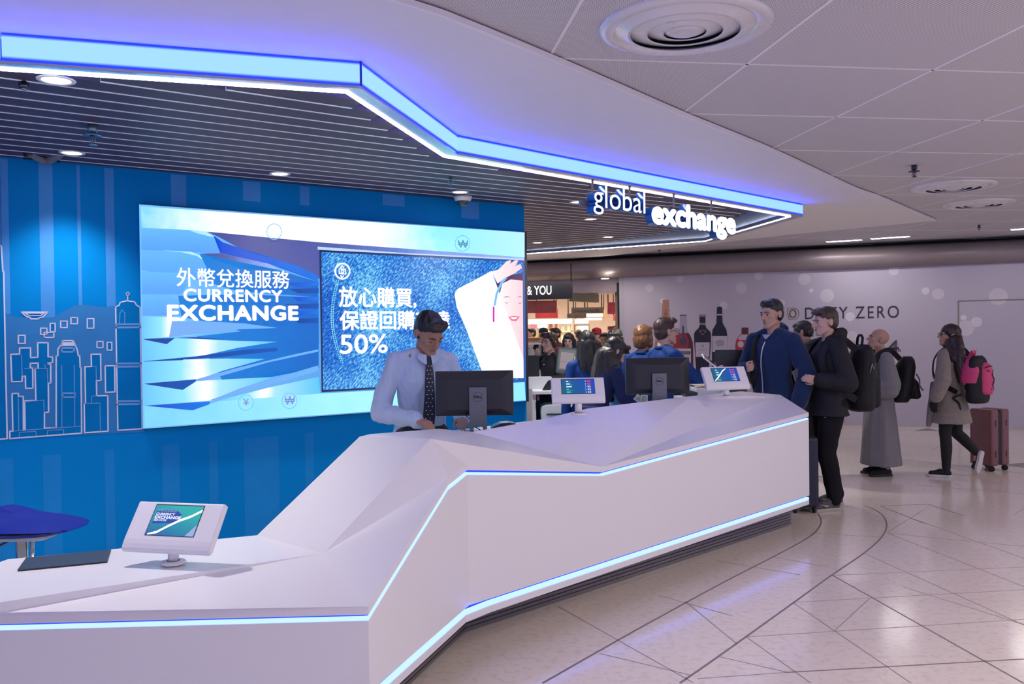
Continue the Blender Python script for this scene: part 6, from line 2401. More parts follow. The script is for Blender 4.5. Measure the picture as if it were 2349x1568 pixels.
for s in (-1, 1):
    bm = BM()
    P_ = smooth_path([Vector((s * .11, -.17, 1.27)), Vector((s * .125, -.06, 1.365)), Vector((s * .135, .055, 1.33)), Vector((s * .15, .125, 1.22)), Vector((s * .17, .135, 1.12)), Vector((s * .185, .06, 1.02)), Vector((s * .16, -.13, .90))], 6)
    ribbon(bm, [f.W(q) for q in P_], .055, .014, up=f.M.to_3x3() @ Vector((s * .6, .75, .3)))
    obj('strap', bm, BLK, t)
bm = BM()
tube(bm, [f.W((-.02 + .022 * math.cos(q * PI / 8), -.20, 1.345 + .030 * math.sin(q * PI / 8))) for q in range(9)], .004, 6)
obj('hang_loop', bm, BLK, t)
bm = BM()
tube(bm, [f.W((-.14, -.33, 1.11)), f.W((-.15, -.36, 1.05)), f.W((-.15, -.36, .98)), f.W((-.14, -.40, .93))], .008, 6)
obj('side_webbing', bm, mat('webbing_grey', (.12, .12, .13), .7), t)

# ---- the woman with the pink backpack
WOOL = mat('oatmeal_wool_coat', (.235, .205, .185), .95, bump=.35, bscale=70, sheen=.25, spec=.1, var=.10, vscale=30)
f = Fig('person', 'long-haired woman in oatmeal coat, seen from behind, one heel lifted', G_Q, (4.72, 9.30), 36, 1.635, 'warm', True, head_turn=(46, -8, 0), kh=.98,
        elL=(-.26, -.05, 1.06), wrL=(-.30, .02, .84), elR=(.25, .02, 1.06), wrR=(.20, .16, .90),
        hipL=(-.075, 0, .84), hipR=(.075, 0, .84), knL=(-.095, .02, .47), anL=(-.085, .015, .085), toeL=(-.15, .145, .022), knR=(.135, .015, .46), anR=(.205, -.165, .255), toeR=(.222, -.150, .115))
f.hand('L', (0, .15, -1), (1, 0, 0), -1)
f.hand('R', (0, .5, -.8), (-1, 0, 0), 1)
f.body(.0065, 'black')
J = f.J
f.top('coat', WOOL, .030, hem=.585, flare=.060, cuff=.86, wrinkle=.006, wfreq=9, voxel=.009, w=1.7, extra=[('c', J['neck'] + Vector((-.07, .0, -.02)), .045, J['neck'] + Vector((.07, .0, -.02)), .045), ('c', Vector((-.13, .13, 1.0)), .030, Vector((-.17, .16, .56)), .030)])
LEGG = mat('black_leggings', (.008, .008, .010), .8)
f.trousers(LEGG, .006, 1.0, wrinkle=.002, name='leggings')
bm = BM()
o = fuse('cuff', [('c', J['wrL'] + Vector((0, -.01, .055)), .042, J['wrL'] + Vector((0, -.005, .035)), .042)], mat('black_cuff', (.010, .010, .012), .8), f.root, f.M, .007, 2)
fuse('glove', hand_prims(J['wrL'], (0, .15, -1), (1, 0, 0), -1, 1.0), mat('black_glove', (.010, .010, .012), .8), f.root, f.M, .006, 2)
bm.free()
f.hair([('e', (0, -.020, .045), (.084, .104, .090)), ('e', (0, -.07, -.02), (.080, .060, .09)), ('c', (0, -.07, -.02), .075, (0, -.085, -.12), .07), ('a', (-.03, -.07, 1.46), .070, (-.075, -.125, 1.32), .066), ('a', (-.075, -.125, 1.32), .066, (-.085, -.140, 1.17), .058), ('a', (-.085, -.140, 1.17), .058, (-.075, -.135, 1.03), .022), ('a', (-.07, -.02, 1.44), .05, (-.125, -.09, 1.28), .045), ('c', (.075, -.01, .03), .030, (.085, .0, -.10), .032)], mat('hair_red_black', (.022, .008, .011), .40, spec=.5, var=.3, vscale=40, bump=.12, bscale=160), wrinkle=.005, wfreq=30)
bm = BM()
for s in (-1, 1):
    P_ = [f.W(f.hd(s * .034 + .020 * math.cos(q * PI / 8), .096, .002 + .016 * math.sin(q * PI / 8))) for q in range(17)]
    tube(bm, P_, .0022, 5)
    tube(bm, [f.W(f.hd(s * .054, .095, .006)), f.W(f.hd(s * .080, -.01, .006))], .0022, 5)
obj('glasses', bm, mat('glasses_frame', (.02, .012, .012), .3), f.root)
SLIP, SLIPW = mat('navy_canvas', (.010, .010, .018), .85), mat('white_rubber', (.62, .60, .62), .5)
f.shoe('L', SLIP, SLIPW, .25, .07)
# the lifted shoe: sole turned towards the viewer
a_, tq = J['anR'], J['toeR']
fw = Vector((.12, .25, -.96)).normalized()          # heel to toe
sd_ = Vector((1, -.2, .08)).normalized()
upn = sd_.cross(fw).normalized()
if upn.y < 0:
    upn = -upn
heel = a_ + Vector((0, -.055, .02))
fuse('shoe', [('c', heel + fw * .03 + upn * .035, .036, heel + fw * .16 + upn * .030, .036), ('c', heel + fw * .05 + upn * .075, .034, heel + fw * .06 + upn * .04, .036), ('e', heel + fw * .17 + upn * .03, (.038, .03, .038))], SLIP, f.root, f.M, .006, 3)
bm = BM()
o_ = [(-.005, 0), (.0, .024), (.025, .036), (.10, .033), (.17, .042), (.215, .036), (.245, .016), (.25, 0)]
pts = [heel + fw * u + sd_ * w_ for u, w_ in o_] + [heel + fw * u - sd_ * w_ for u, w_ in o_[-2:0:-1]]
prism(bm, [f.W(p - upn * .012) for p in pts], f.M.to_3x3() @ (upn * .030))
obj('sole', bm, SLIPW, f.root, bevel=.003)
# backpack
t = thing('backpack', 'pink and black backpack worn by the woman in the oatmeal coat', 'backpack', f.W((0, -.25, 1.0)))
PINK = mat('pink_nylon', (.56, .045, .16), .6, bump=.15, bscale=120)
fuse('black_body', backpack_prims((0.03, -.265, 1.055), .335, .20, .50), BLK, t, f.M, .008, 4, .002, 12)
fuse('pink_front', [('l', [(Vector((.05, -.335, .90)), .085, .055), (Vector((.05, -.34, .93)), .105, .062), (Vector((.05, -.34, 1.06)), .105, .065), (Vector((.05, -.33, 1.19)), .09, .058), (Vector((.05, -.31, 1.235)), .06, .04)])], PINK, t, f.M, .007, 3)
fuse('pink_side', [('l', [(Vector((-.085, -.235, 1.02)), .062, .092), (Vector((-.08, -.24, 1.16)), .066, .094), (Vector((-.04, -.24, 1.27)), .05, .07), (Vector((-.01, -.23, 1.305)), .03, .05)])], PINK, t, f.M, .007, 3)
bm = BM()
ribbon(bm, [f.W(q) for q in ((-.02, -.20, 1.285), (-.02, -.235, 1.345), (.03, -.245, 1.348), (.03, -.22, 1.285))], .04, .014, up=f.M.to_3x3() @ Vector((0, -1, .3)))
obj('grab_loop', bm, PINK, t)
bm = BM()
zz = [(-.03, -.395, 1.16), (.09, -.385, 1.12), (.10, -.402, 1.06), (.05, -.408, 1.00), (.12, -.39, .95)]
tube(bm, [f.W(q) for q in zz], .004, 5)
tube(bm, [f.W(q) for q in [(.13, -.375, 1.16), (.05, -.405, 1.11), (.11, -.395, 1.03), (.03, -.402, .95)]], .004, 5)
tube(bm, [f.W(q) for q in [(-.05, -.385, 1.185), (.05, -.388, 1.20), (.14, -.36, 1.19)]], .006, 5)
obj('elastic_cord', bm, mat('cord_black', (.01, .01, .012), .7), t)
bm = BM()
ribbon(bm, [f.W(q) for q in smooth_path([Vector((-.115, -.17, .90)), Vector((-.15, -.10, .86)), Vector((-.105, -.135, .80)), Vector((-.07, -.150, .66))], 6)], .022, .006, up=f.M.to_3x3() @ Vector((-.3, -1, 0)))
obj('loose_strap', bm, BLK, t)
for s in (-1, 1):
    bm = BM()
    ribbon(bm, [f.W(q) for q in smooth_path([Vector((s * .10, -.17, 1.27)), Vector((s * .115, -.05, 1.385)), Vector((s * .12, .07, 1.34)), Vector((s * .14, .12, 1.22)), Vector((s * .165, .08, 1.05)), Vector((s * .15, -.14, .92))], 6)], .05, .012, up=f.M.to_3x3() @ Vector((s * .5, .8, .3)))
    obj('strap', bm, BLK, t)
t = thing('shoulder_bag', 'small brown bag at the right side of the woman in the oatmeal coat', 'bag', f.W((.27, .02, .75)))
bm = BM()
prism(bm, [f.W(q) for q in ((.205, .02, .93), (.235, .02, .93), (.345, .0, .73), (.335, .0, .715), (.205, .0, .715))], f.M.to_3x3() @ Vector((0, .09, 0)))
obj('bag_body', bm, mat('brown_leather', (.075, .042, .018), .5, bump=.2, bscale=90, var=.3), t, bevel=.006)

# her suitcase
c = fp(2257, 1083)
t = thing('suitcase', 'rose hard-shell suitcase standing beside the woman in the oatmeal coat', 'suitcase', (5.36, 9.62, 0))
ROSE = mat('rose_shell', (.175, .062, .068), .38, var=.06)
GAPM = mat('zip_black', (.014, .012, .013), .6)
R_ = Matrix.Translation((5.36, 9.72, 0)) @ Matrix.Rotation(math.radians(24), 4, 'Z') @ Matrix.Diagonal((.72, .70, .96, 1))
for y0, y1 in ((-.20, -.025), (.025, .20)):
    pass
for x0, x1, nm in ((-.205, -.035, 'shell'), (.035, .205, 'shell')):
    bm = BM()
    prism(bm, [R_ @ Vector((x0 + .085 + x, y, .065)) for x, y in rounded_rect(.17, .40, .035)], (0, 0, .625))
    obj(nm, bm, ROSE, t, bevel=.02, seg=3)
bm = BM()
box(bm, (-.04, -.185, .075), (.04, .185, .68), R_)
obj('zip_band', bm, GAPM, t)
bm = BM()
for z in (.20, .56):
    for x in (-.12, .12):
        box(bm, (x - .012, -.203, z - .035), (x + .012, -.198, z + .035), R_)
obj('shell_inserts', bm, mat('insert_dark', (.03, .012, .016), .6), t)
bm = BM()
ribbon(bm, [R_ @ Vector(q) for q in ((-.02, -.09, .682), (-.02, -.08, .705), (-.02, .08, .705), (-.02, .09, .682))], .03, .012)
obj('top_handle', bm, GAPM, t)
for x in (-.15, .15):
    for y in (-.15, .15):
        bm = BM()
        for k in (-.018, .018):
            cyl(bm, R_ @ Vector((x + k - .008, y, .030)), R_ @ Vector((x + k + .008, y, .030)), .029, n=16)
        box(bm, (x - .02, y - .02, .035), (x + .02, y + .02, .075), R_)
        obj('wheel', bm, mat('wheel_black', (.012, .012, .012), .5), t)
# ================================================================== STAFF AREA BEHIND THE BLUE WALL EDGE
LAMW = mat('laminate_white', (.70, .71, .74), .35, var=.01)
CYANF = mat('pale_cyan_front', (.16, .47, .60), .45)
TEALD = mat('teal_dark_recess', (.03, .14, .20), .6)


def desk(label, x0, x1, Y, top, depth, fronts=True, rise=0.0):
    """white desk with pale cyan fronts; x0, x1, Y world"""
    t = thing('staff_desk', label, 'desk', ((x0 + x1) / 2, Y + depth / 2, 0), 'white desks of the staff area')
    bm = BM()
    box(bm, (x0, Y, top - .035), (x1, Y + depth, top))
    obj('desk_top', bm, LAMW, t, bevel=.003)
    for i, x in enumerate((x0, x1 - .035)):
        bm = BM()
        box(bm, (x, Y + .04, 0), (x + .035, Y + depth, top - .036))
        obj('side_panel', bm, LAMW, t)
    bm = BM()
    box(bm, (x0 + .036, Y + depth - .03, .05), (x1 - .036, Y + depth - .01, top - .036))
    obj('back_board', bm, TEALD, t)
    if fronts:
        n = max(1, round((x1 - x0) / .45))
        w = (x1 - x0 - .08) / n
        for i in range(n):
            bm = BM()
            box(bm, (x0 + .04 + i * w + .004, Y + .05, .08), (x0 + .04 + (i + 1) * w - .004, Y + .07, top - .17))
            d = obj('drawer_front', bm, CYANF, t)
            bm = BM()
            box(bm, (x0 + .04 + (i + .3) * w, Y + .036, top - .205), (x0 + .04 + (i + .7) * w, Y + .049, top - .19))
            obj('handle', bm, mat('handle_dark', (.05, .06, .08), .4), d)
        bm = BM()
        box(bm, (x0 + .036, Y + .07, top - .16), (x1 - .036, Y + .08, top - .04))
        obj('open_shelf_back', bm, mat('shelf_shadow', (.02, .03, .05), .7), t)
    return t


d1 = desk('white staff desk just right of the blue wall edge, with a printer under it', .22, .66, 9.45, .965, .60, False)
d2 = desk('long white staff desk with cyan drawers behind the seated woman with long hair', .72, 2.2, 9.25, 1.045, .60)
# raised privacy screen on the first desk
t = thing('desk_screen', 'white raised screen with a sloping end on the desk beside the blue wall edge', 'screen', (.25, 9.75, .965))
bm = BM()
prism(bm, [(.14, 9.80, .966), (.52, 9.80, .966), (.44, 9.80, 1.105), (.14, 9.80, 1.105)], (0, .03, 0))
obj('screen_board', bm, LAMW, t, bevel=.003)
# printer under the desk
t = thing('printer', 'pale white desktop printer standing under the first staff desk', 'printer', (.50, 9.60, 0))
bm = BM()
box(bm, (.30, 9.50, .0), (.64, 9.94, .64))
obj('pedestal', bm, CYANF, t, bevel=.005)
bm = BM()
P = [(-.16, 0), (.16, 0), (.165, .10), (.15, .155), (.05, .175), (-.10, .170), (-.155, .15), (-.165, .10)]
prism(bm, [(.47 + x, 9.49, .642 + z) for x, z in P], (0, .40, 0))
obj('printer_body', bm, mat('printer_white', (.62, .68, .74), .4), t, bevel=.012, seg=3)
bm = BM()
box(bm, (.37, 9.482, .70), (.57, 9.489, .715))
obj('paper_slot', bm, mat('slot_dark', (.04, .05, .07), .6), t)
bm = BM()
_ico(bm, (.475, 9.486, .675), (.012, .004, .012), None, 2)
obj('power_button', bm, mat('button_grey', (.2, .24, .3), .4), t)
t = thing('power_box', 'small red and black switch box under the edge of the first staff desk', 'switch', (.275, 9.44, .84))
bm = BM()
box(bm, (.262, 9.43, .86), (.292, 9.449, .925))
obj('switch_case', bm, mat('switch_black', (.02, .01, .02), .5), t)
bm = BM()
box(bm, (.268, 9.424, .872), (.286, 9.431, .905))
obj('switch_red', bm, mat('switch_red', (.30, .02, .06), .4), t)
# scanner and papers on the desk
t = thing('hand_scanner', 'black hand scanner on the white desk in front of the short-haired woman', 'scanner', (.40, 9.60, .965))
bm = BM()
prism(bm, [(.33, 9.58, .967), (.42, 9.58, .967), (.455, 9.58, 1.03), (.44, 9.58, 1.075), (.40, 9.58, 1.075), (.36, 9.58, 1.02)], (0, .07, 0))
obj('scanner_body', bm, mat('scanner_black', (.015, .016, .02), .4), t, bevel=.006)
t = thing('paper_stack', 'loose papers lying on the white desk beside the hand scanner', 'papers', (.5, 9.62, .965))
bm = BM()
for k in range(4):
    M_ = Matrix.Translation((.55, 9.68, .9665 + .003 * k)) @ Matrix.Rotation(.12 * (k - 1.5), 4, 'Z')
    box(bm, (-.08, -.10, 0), (.08, .10, .0025), M_)
obj('sheets', bm, mat('paper_white', (.72, .70, .68), .8), t)
# black screen in front of the short-haired woman
t = thing('computer_monitor', 'black monitor back between the blue wall edge and the short-haired woman', 'monitor', (.27, 10.1, 0))
bm = BM()
c = aty(1226, 842, 10.1)
box(bm, (c.x - .075, 10.08, c.z - .15), (c.x + .055, 10.11, c.z + .14))
obj('housing', bm, MONB, t, bevel=.004)
bm = BM()
box(bm, (c.x - .03, 10.112, .97), (c.x + .02, 10.14, c.z))
obj('stand', bm, MONB, t)
bm = BM()
box(bm, (c.x - .10, 10.0, .95), (c.x + .10, 10.25, .97))
box(bm, (c.x - .03, 10.05, 0), (c.x + .03, 10.2, .95))
obj('pedestal', bm, LAMW, t)
# touch terminal
t = thing('pos_terminal', 'tilted grey touch terminal on a stand, left of the long-haired staff woman', 'terminal', (.66, 9.0, 0))
R_ = Matrix.Translation(aty(1300, 826, 9.0)) @ Matrix.Rotation(math.radians(-10), 4, 'Z') @ Matrix.Rotation(math.radians(6), 4, 'Y') @ Matrix.Rotation(math.radians(80), 4, 'X')
bm = BM()
prism(bm, [R_ @ Vector((x, y, -.03)) for x, y in rounded_rect(.205, .27, .008)], R_.to_3x3() @ Vector((0, 0, .03)))
obj('terminal_case', bm, mat('terminal_grey', (.055, .075, .082), .4), t)
bm = BM()
prism(bm, [R_ @ Vector((x, y, .0005)) for x, y in rounded_rect(.175, .225, .004)], R_.to_3x3() @ Vector((0, 0, .001)))
obj('terminal_bezel', bm, mat('terminal_olive', (.13, .15, .125), .4), t)
bm = BM()
prism(bm, [R_ @ Vector((x, y - .005, .0018)) for x, y in rounded_rect(.135, .175, .002)], R_.to_3x3() @ Vector((0, 0, .001)))
obj('terminal_screen', bm, glow('terminal_screen_grey', E(150, 135, 140), .9), t)
bm = BM()
for y in (-.02,):
    prism(bm, [R_ @ Vector((x, y + z, .003)) for x, z in ((-.06, 0), (.0, 0), (.0, .004), (-.06, .004))], R_.to_3x3() @ Vector((0, 0, .0005)))
obj('screen_line', bm, glow('terminal_line', E(110, 95, 105), .9), t)
tc_ = R_ @ Vector((0, -.06, -.05))
bm = BM()
cyl(bm, (tc_.x, tc_.y, .03), (tc_.x, tc_.y, tc_.z), .028, n=18)
lathe(bm, [(0, 0), (.16, 0), (.16, .02), (.03, .04), (0, .04)], (tc_.x, tc_.y, 0))
cyl(bm, (tc_.x, tc_.y, tc_.z), R_ @ Vector((0, -.03, -.032)), .04, n=16)
obj('terminal_stand', bm, mat('terminal_stand_black', (.018, .018, .02), .4), t)
bm = BM()
q = aty(1319, 855, 8.98)
cyl(bm, (q.x, q.y, .0), (q.x, q.y, q.z + .17), .004, n=8)
obj('cable_rod', bm, mat('rod_grey', (.35, .34, .36), .4), t)

# ------------------------------------------------------------------ white pieces at the far end behind the counter
ZB = WT
t = thing('desk_printer', 'low white box printer behind the far tablet stand', 'printer', (1.62, 7.7, 0))
a0, a1 = aty(1598, 914, 7.55), aty(1668, 905, 7.75)
bm = BM()
box(bm, (a0.x, 7.55, .96), (a0.x + .36, 7.95, 1.105))
obj('printer_body', bm, LAMW, t, bevel=.01)
bm = BM()
box(bm, (a0.x + .02, 7.60, 0), (a0.x + .34, 7.92, .959))
obj('pedestal', bm, LAMW, t)
t = thing('paper_stack', 'cream paper stack on top of the low white printer', 'papers', (a0.x + .1, 7.7, 1.106))
bm = BM()
for k in range(5):
    M_ = Matrix.Translation((a0.x + .12, 7.72, 1.1065 + .004 * k)) @ Matrix.Rotation(.1 * (k - 2), 4, 'Z')
    box(bm, (-.10, -.13, 0), (.11, .13, .0036), M_)
obj('sheets', bm, mat('paper_cream', (.60, .50, .40), .8), t)
t = thing('cash_tray', 'flat black tray beside the low white printer', 'tray', (1.5, 7.3, 0))
q0 = aty(1572, 905, 7.35)
bm = BM()
box(bm, (q0.x, 7.32, q0.z - .02), (q0.x + .10, 7.55, q0.z + .022))
obj('tray_body', bm, mat('tray_black', (.015, .015, .018), .4), t, bevel=.004)
bm = BM()
box(bm, (q0.x - .06, 7.30, q0.z - .045), (q0.x + .14, 7.56, q0.z - .021))
box(bm, (q0.x + .02, 7.36, 0), (q0.x + .08, 7.48, q0.z - .046))
obj('shelf', bm, LAMW, t)
t = thing('customer_display', 'small black display back standing behind the far tablet stand', 'monitor', (1.95, 8.2, 0))
c = aty(1671, 820, 8.2)
bm = BM()
box(bm, (c.x - .125, 8.19, c.z - .09), (c.x + .13, 8.215, c.z + .075))
obj('housing', bm, MONB, t, bevel=.006)
bm = BM()
cyl(bm, (c.x + .06, 8.24, .02), (c.x + .06, 8.24, c.z), .018, n=14)
box(bm, (c.x + .045, 8.21, c.z - .02), (c.x + .075, 8.25, c.z + .02))
lathe(bm, [(0, 0), (.15, 0), (.15, .015), (.02, .03), (0, .03)], (c.x + .06, 8.24, 0))
obj('stand', bm, MONB, t)
t = thing('receipt_box', 'dark box standing behind the post of the far tablet stand', 'box', (1.85, 7.4, 0))
c = aty(1692, 893, 7.45)
bm = BM()
box(bm, (c.x - .07, 7.40, c.z - .028), (c.x + .07, 7.52, c.z + .030))
obj('box_body', bm, mat('box_charcoal', (.025, .03, .032), .4), t, bevel=.004)
bm = BM()
box(bm, (c.x - .12, 7.38, c.z - .05), (c.x + .12, 7.55, c.z - .029))
box(bm, (c.x - .03, 7.43, 0), (c.x + .03, 7.5, c.z - .051))
obj('shelf', bm, LAMW, t)

# ================================================================== STAFF AND CUSTOMERS
UNI = mat('navy_uniform', (.010, .018, .075), .7, bump=.15, bscale=60, spec=.2)
UNIB = mat('blue_uniform', (.008, .045, .20), .7, bump=.15, bscale=60, spec=.2)
BLKC = mat('black_clothing', (.012, .012, .015), .8, bump=.15, bscale=50, spec=.2)
SHOEB, SOLEB = mat('black_leather', (.012, .012, .013), .3), mat('black_sole', (.02, .02, .02), .7)

# seated staff woman with long dark hair and banknotes
f = Fig('person', 'woman with long dark hair in navy, bending over and holding out banknotes', G_STAFF, (.76, 7.55), -62, 1.66, 'pale', True, head_turn=(-6, 32, 0), kh=1.0,
        pel=(0, -.10, .88), waist=(0, -.03, 1.0), chest=(0, .05, 1.15), neck=(0, .10, 1.315), head=(0, .165, 1.425), shL=(-.155, .07, 1.265), shR=(.155, .07, 1.265),
        elL=(-.20, .14, 1.03), wrL=(-.10, .36, 1.02), elR=(.255, .08, 1.04), wrR=(.330, .345, 1.03))
f.hand('L', (.1, 1, -.1), (0, -.1, -1), -1, curl=(.3, .3, .2))
f.hand('R', (.45, .9, .05), (-.3, .1, .9), -1, curl=(.55, .6, .4))
f.body(.0065, 'dark')
f.top('jacket', UNI, .016, cuff=.92, wrinkle=.006, wfreq=13, w=1.3)
f.hair([('e', (0, -.020, .045), (.085, .104, .088)), ('e', (0, -.06, -.02), (.084, .068, .10)), ('c', (-.074, .010, .03), .022, (-.082, .020, -.10), .030), ('c', (.074, .010, .03), .022, (.082, .020, -.10), .030),
        ('c', (-.05, .070, .090), .026, (.05, .070, .090), .026), ('c', (-.045, .095, .055), .014, (.045, .095, .055), .014),
        ('a', (-.05, .07, 1.40), .070, (-.09, .04, 1.20), .066), ('a', (.05, .07, 1.40), .070, (.09, .06, 1.20), .066), ('a', (0, .05, 1.40), .08, (0, .0, 1.16), .066), ('a', (.09, .10, 1.36), .050, (.135, .10, 1.12), .040), ('a', (-.09, .06, 1.20), .055, (-.09, .03, 1.12), .03)],
       hair_mat('dark'), wrinkle=.005, wfreq=28)
f.trousers(UNI, .012)
for t_ in 'LR':
    f.shoe(t_, SHOEB, SOLEB, .25, .06)
t = thing('banknotes', 'fanned pale green banknotes in the hand of the long-haired staff woman', 'money', f.W(f.J['wrR'] + Vector((.05, .12, .04))))
for k, (a_, dx) in enumerate(((-24, -.01), (14, .03))):
    c = aty(1469 + 9 * k, 917 + 2 * k, 7.02 - .015 * k)
    R_ = Matrix.Translation(c) @ Matrix.Rotation(math.radians(-10), 4, 'Z') @ Matrix.Rotation(math.radians(70), 4, 'X') @ Matrix.Rotation(math.radians(a_ * -1.4 + 20), 4, 'Z')
    bm = BM()
    box(bm, (-.028, -.050, -.0006), (.028, .050, .0006), R_)
    nb = obj('note', bm, mat('note_paper', (.52, .55, .46), .7), t)
    bm = BM()
    prism(bm, [R_ @ Vector((x, y, .0008)) for x, y in rounded_rect(.040, .080, .004)], R_.to_3x3() @ Vector((0, 0, .0004)))
    obj('note_print', bm, mat('note_green', (.30, .36, .25), .7, var=.4, vscale=70), nb)
t = thing('office_chair', 'pale blue chair back beside the bending staff woman', 'chair', (.95, 7.9, 0))
bm = BM()
P_ = smooth_path([aty(x, y, 7.75) for x, y in ((1391, 880), (1403, 893), (1412, 912), (1415, 935), (1414, 960))], 5)
ribbon(bm, P_, .34, .024, up=(-.9, -.2, .35))
obj('chair_back', bm, mat('chair_pale_blue', (.25, .42, .66), .5), t, bevel=.004)
e_ = P_[-1]
bm = BM()
box(bm, (e_.x - .42, 7.55, .62), (e_.x + .01, 7.95, .67))
obj('seat', bm, mat('chair_pale_blue', (.25, .42, .66), .5), t, bevel=.01)
bm = BM()
tube(bm, [(e_.x - .005, 7.75, .64), (e_.x + .004, 7.75, .75), tuple(e_)], .015, 8)
cyl(bm, (e_.x - .2, 7.75, .05), (e_.x - .2, 7.75, .62), .03)
lathe(bm, [(0, 0), (.24, 0), (.24, .015), (.05, .04), (0, .05)], (e_.x - .2, 7.75, 0))
obj('pedestal', bm, CHROME, t)

# the woman with straight black hair behind her
f = Fig('person', 'woman with straight black hair seen from behind, left of the bending staff woman', G_STAFF, (.72, 8.28), 12, 1.60, 'pale', True, head_turn=(0, 8, 0), kh=1.0)
f.hand('L', (0, .3, -1), (1, 0, 0), -1)
f.hand('R', (0, .3, -1), (-1, 0, 0), 1)
f.body(.008, 'black', face=False)
f.top('jacket', UNIB, .016, wrinkle=.005)
f.hair(LONG_STRAIGHT, hair_mat('black'), wrinkle=.004, wfreq=28)
f.trousers(UNI, .012)
for t_ in 'LR':
    f.shoe(t_, SHOEB, SOLEB, .25, .06)

# customer in black with a fringe
f = Fig('person', 'woman in black with a dark fringe looking down at a pink phone', 'customers at the staff desks', (1.21, 10.15), 172, 1.625, 'pale', True, head_turn=(-6, 18, 0), kh=1.04, elL=(-.23, .05, 1.06), wrL=(-.10, .27, 1.14), elR=(.23, .05, 1.06), wrR=(.02, .28, 1.13))
f.hand('L', (.8, .5, -.1), (0, -.4, -.9), -1, curl=(.6, .6, .4))
f.hand('R', (-.6, .7, 0), (0, -.4, -.9), 1, curl=(.4, .4, .3))
f.body(.0065, 'black')
f.top('sweater', BLKC, .018, wrinkle=.005, w=1.3)
f.hair([('e', (0, -.020, .045), (.086, .104, .090)), ('e', (0, -.05, -.02), (.086, .07, .10)), ('c', (-.076, .015, .03), .022, (-.082, .015, -.09), .026), ('c', (.076, .015, .03), .022, (.082, .015, -.09), .026), ('c', (-.044, .056, .086), .026, (.044, .056, .086), .026), ('c', (-.05, .088, .052), .014, (.05, .088, .052), .014), ('c', (-.02, .096, .046), .012, (.02, .096, .046), .012)], hair_mat('dark'), wrinkle=.004, wfreq=40)
f.trousers(BLKC, .012)
for t_ in 'LR':
    f.shoe(t_, SHOEB, SOLEB, .25, .06)
t = thing('phone', 'bright pink phone in the hands of the woman with the fringe', 'phone', f.W((0, .36, 1.15)))
R_ = Matrix.Translation(aty(1418, 859, 9.76)) @ Matrix.Rotation(math.radians(-25), 4, 'Y') @ Matrix.Rotation(math.radians(20), 4, 'X')
bm = BM()
prism(bm, [R_ @ Vector((x, y, 0)) for x, y in rounded_rect(.15, .075, .012)], R_.to_3x3() @ Vector((0, 0, .010)))
obj('phone_case', bm, mat('phone_pink', (.75, .10, .28), .35), t)

# short-haired woman resting her chin on her hand
f = Fig('person', 'short-haired woman in black blazer with her hand at her chin', 'customers at the staff desks', (.49, 11.05), 128, 1.585, 'pale', True, head_turn=(6, -2, 0), kh=1.08, elR=(.24, .10, 1.10), wrR=(.075, .175, 1.295), elL=(-.23, .02, 1.02), wrL=(-.10, .22, 1.00))
f.hand('R', (-.35, .15, .9), (.0, -1, .2), 1, curl=(.7, .8, .5))
f.hand('L', (.3, .9, 0), (0, 0, -1), -1)
f.body(.0065, 'brown', lip=(.45, .13, .14))
f.top('blazer', mat('dark_grey_blazer', (.022, .022, .028), .75, bump=.15, bscale=40), .018, wrinkle=.005, w=1.3)
f.hair(SHORT + [('c', (-.045, .052, .090), .031, (.048, .052, .092), .031), ('c', (-.03, .082, .080), .018, (.05, .080, .080), .017), ('e', (0, -.05, .02), (.084, .075, .085)), ('c', (.070, .02, .03), .024, (.078, -.02, -.03), .026), ('c', (-.070, .02, .03), .024, (-.078, -.02, -.03), .026)], hair_mat('brown'), wrinkle=.005)
f.trousers(BLKC, .012)
for t_ in 'LR':
    f.shoe(t_, SHOEB, SOLEB, .25, .06)
bm = BM()
_ico(bm, f.W((-.05, .155, 1.20)), .010, None, 2)
obj('brooch', bm, mat('pearl', (.7, .68, .66), .2), f.root)
bm = BM()
_ico(bm, f.W(f.hd(-.083, -.014, -.044)), .006, None, 2)
obj('earring', bm, mat('pearl', (.7, .68, .66), .2), f.root)

# blonde staff member and the man with glasses
f = Fig('person', 'auburn-haired staff member in blue seen from behind, left of the man with glasses', G_STAFF, (1.31, 8.65), -38, 1.66, 'warm', True, head_turn=(-4, 4, 0), kh=1.05)
f.hand('L', (0, .3, -1), (1, 0, 0), -1)
f.hand('R', (0, .3, -1), (-1, 0, 0), 1)
f.body(.007, 'brown')
f.top('jacket', UNIB, .018, wrinkle=.005)
f.hair([('e', (0, -.020, .042), (.086, .104, .090)), ('e', (0, -.05, -.02), (.086, .070, .095)), ('c', (-.074, .0, .0), .026, (-.078, -.01, -.07), .028), ('c', (.074, .0, .0), .026, (.078, -.01, -.07), .028), ('e', (0, .04, .095), (.062, .05, .03))], hair_mat('auburn'), wrinkle=.004, wfreq=35)
f.trousers(UNI, .012)
for t_ in 'LR':
    f.shoe(t_, SHOEB, SOLEB, .25, .06)
bm = BM()
tube(bm, [f.W(f.J['neck'] + Vector((.060 * math.cos(q * PI / 8), -.008 + .055 * math.sin(q * PI / 8), .004))) for q in range(17)], .016, 8)
obj('collar', bm, UNIB, f.root)

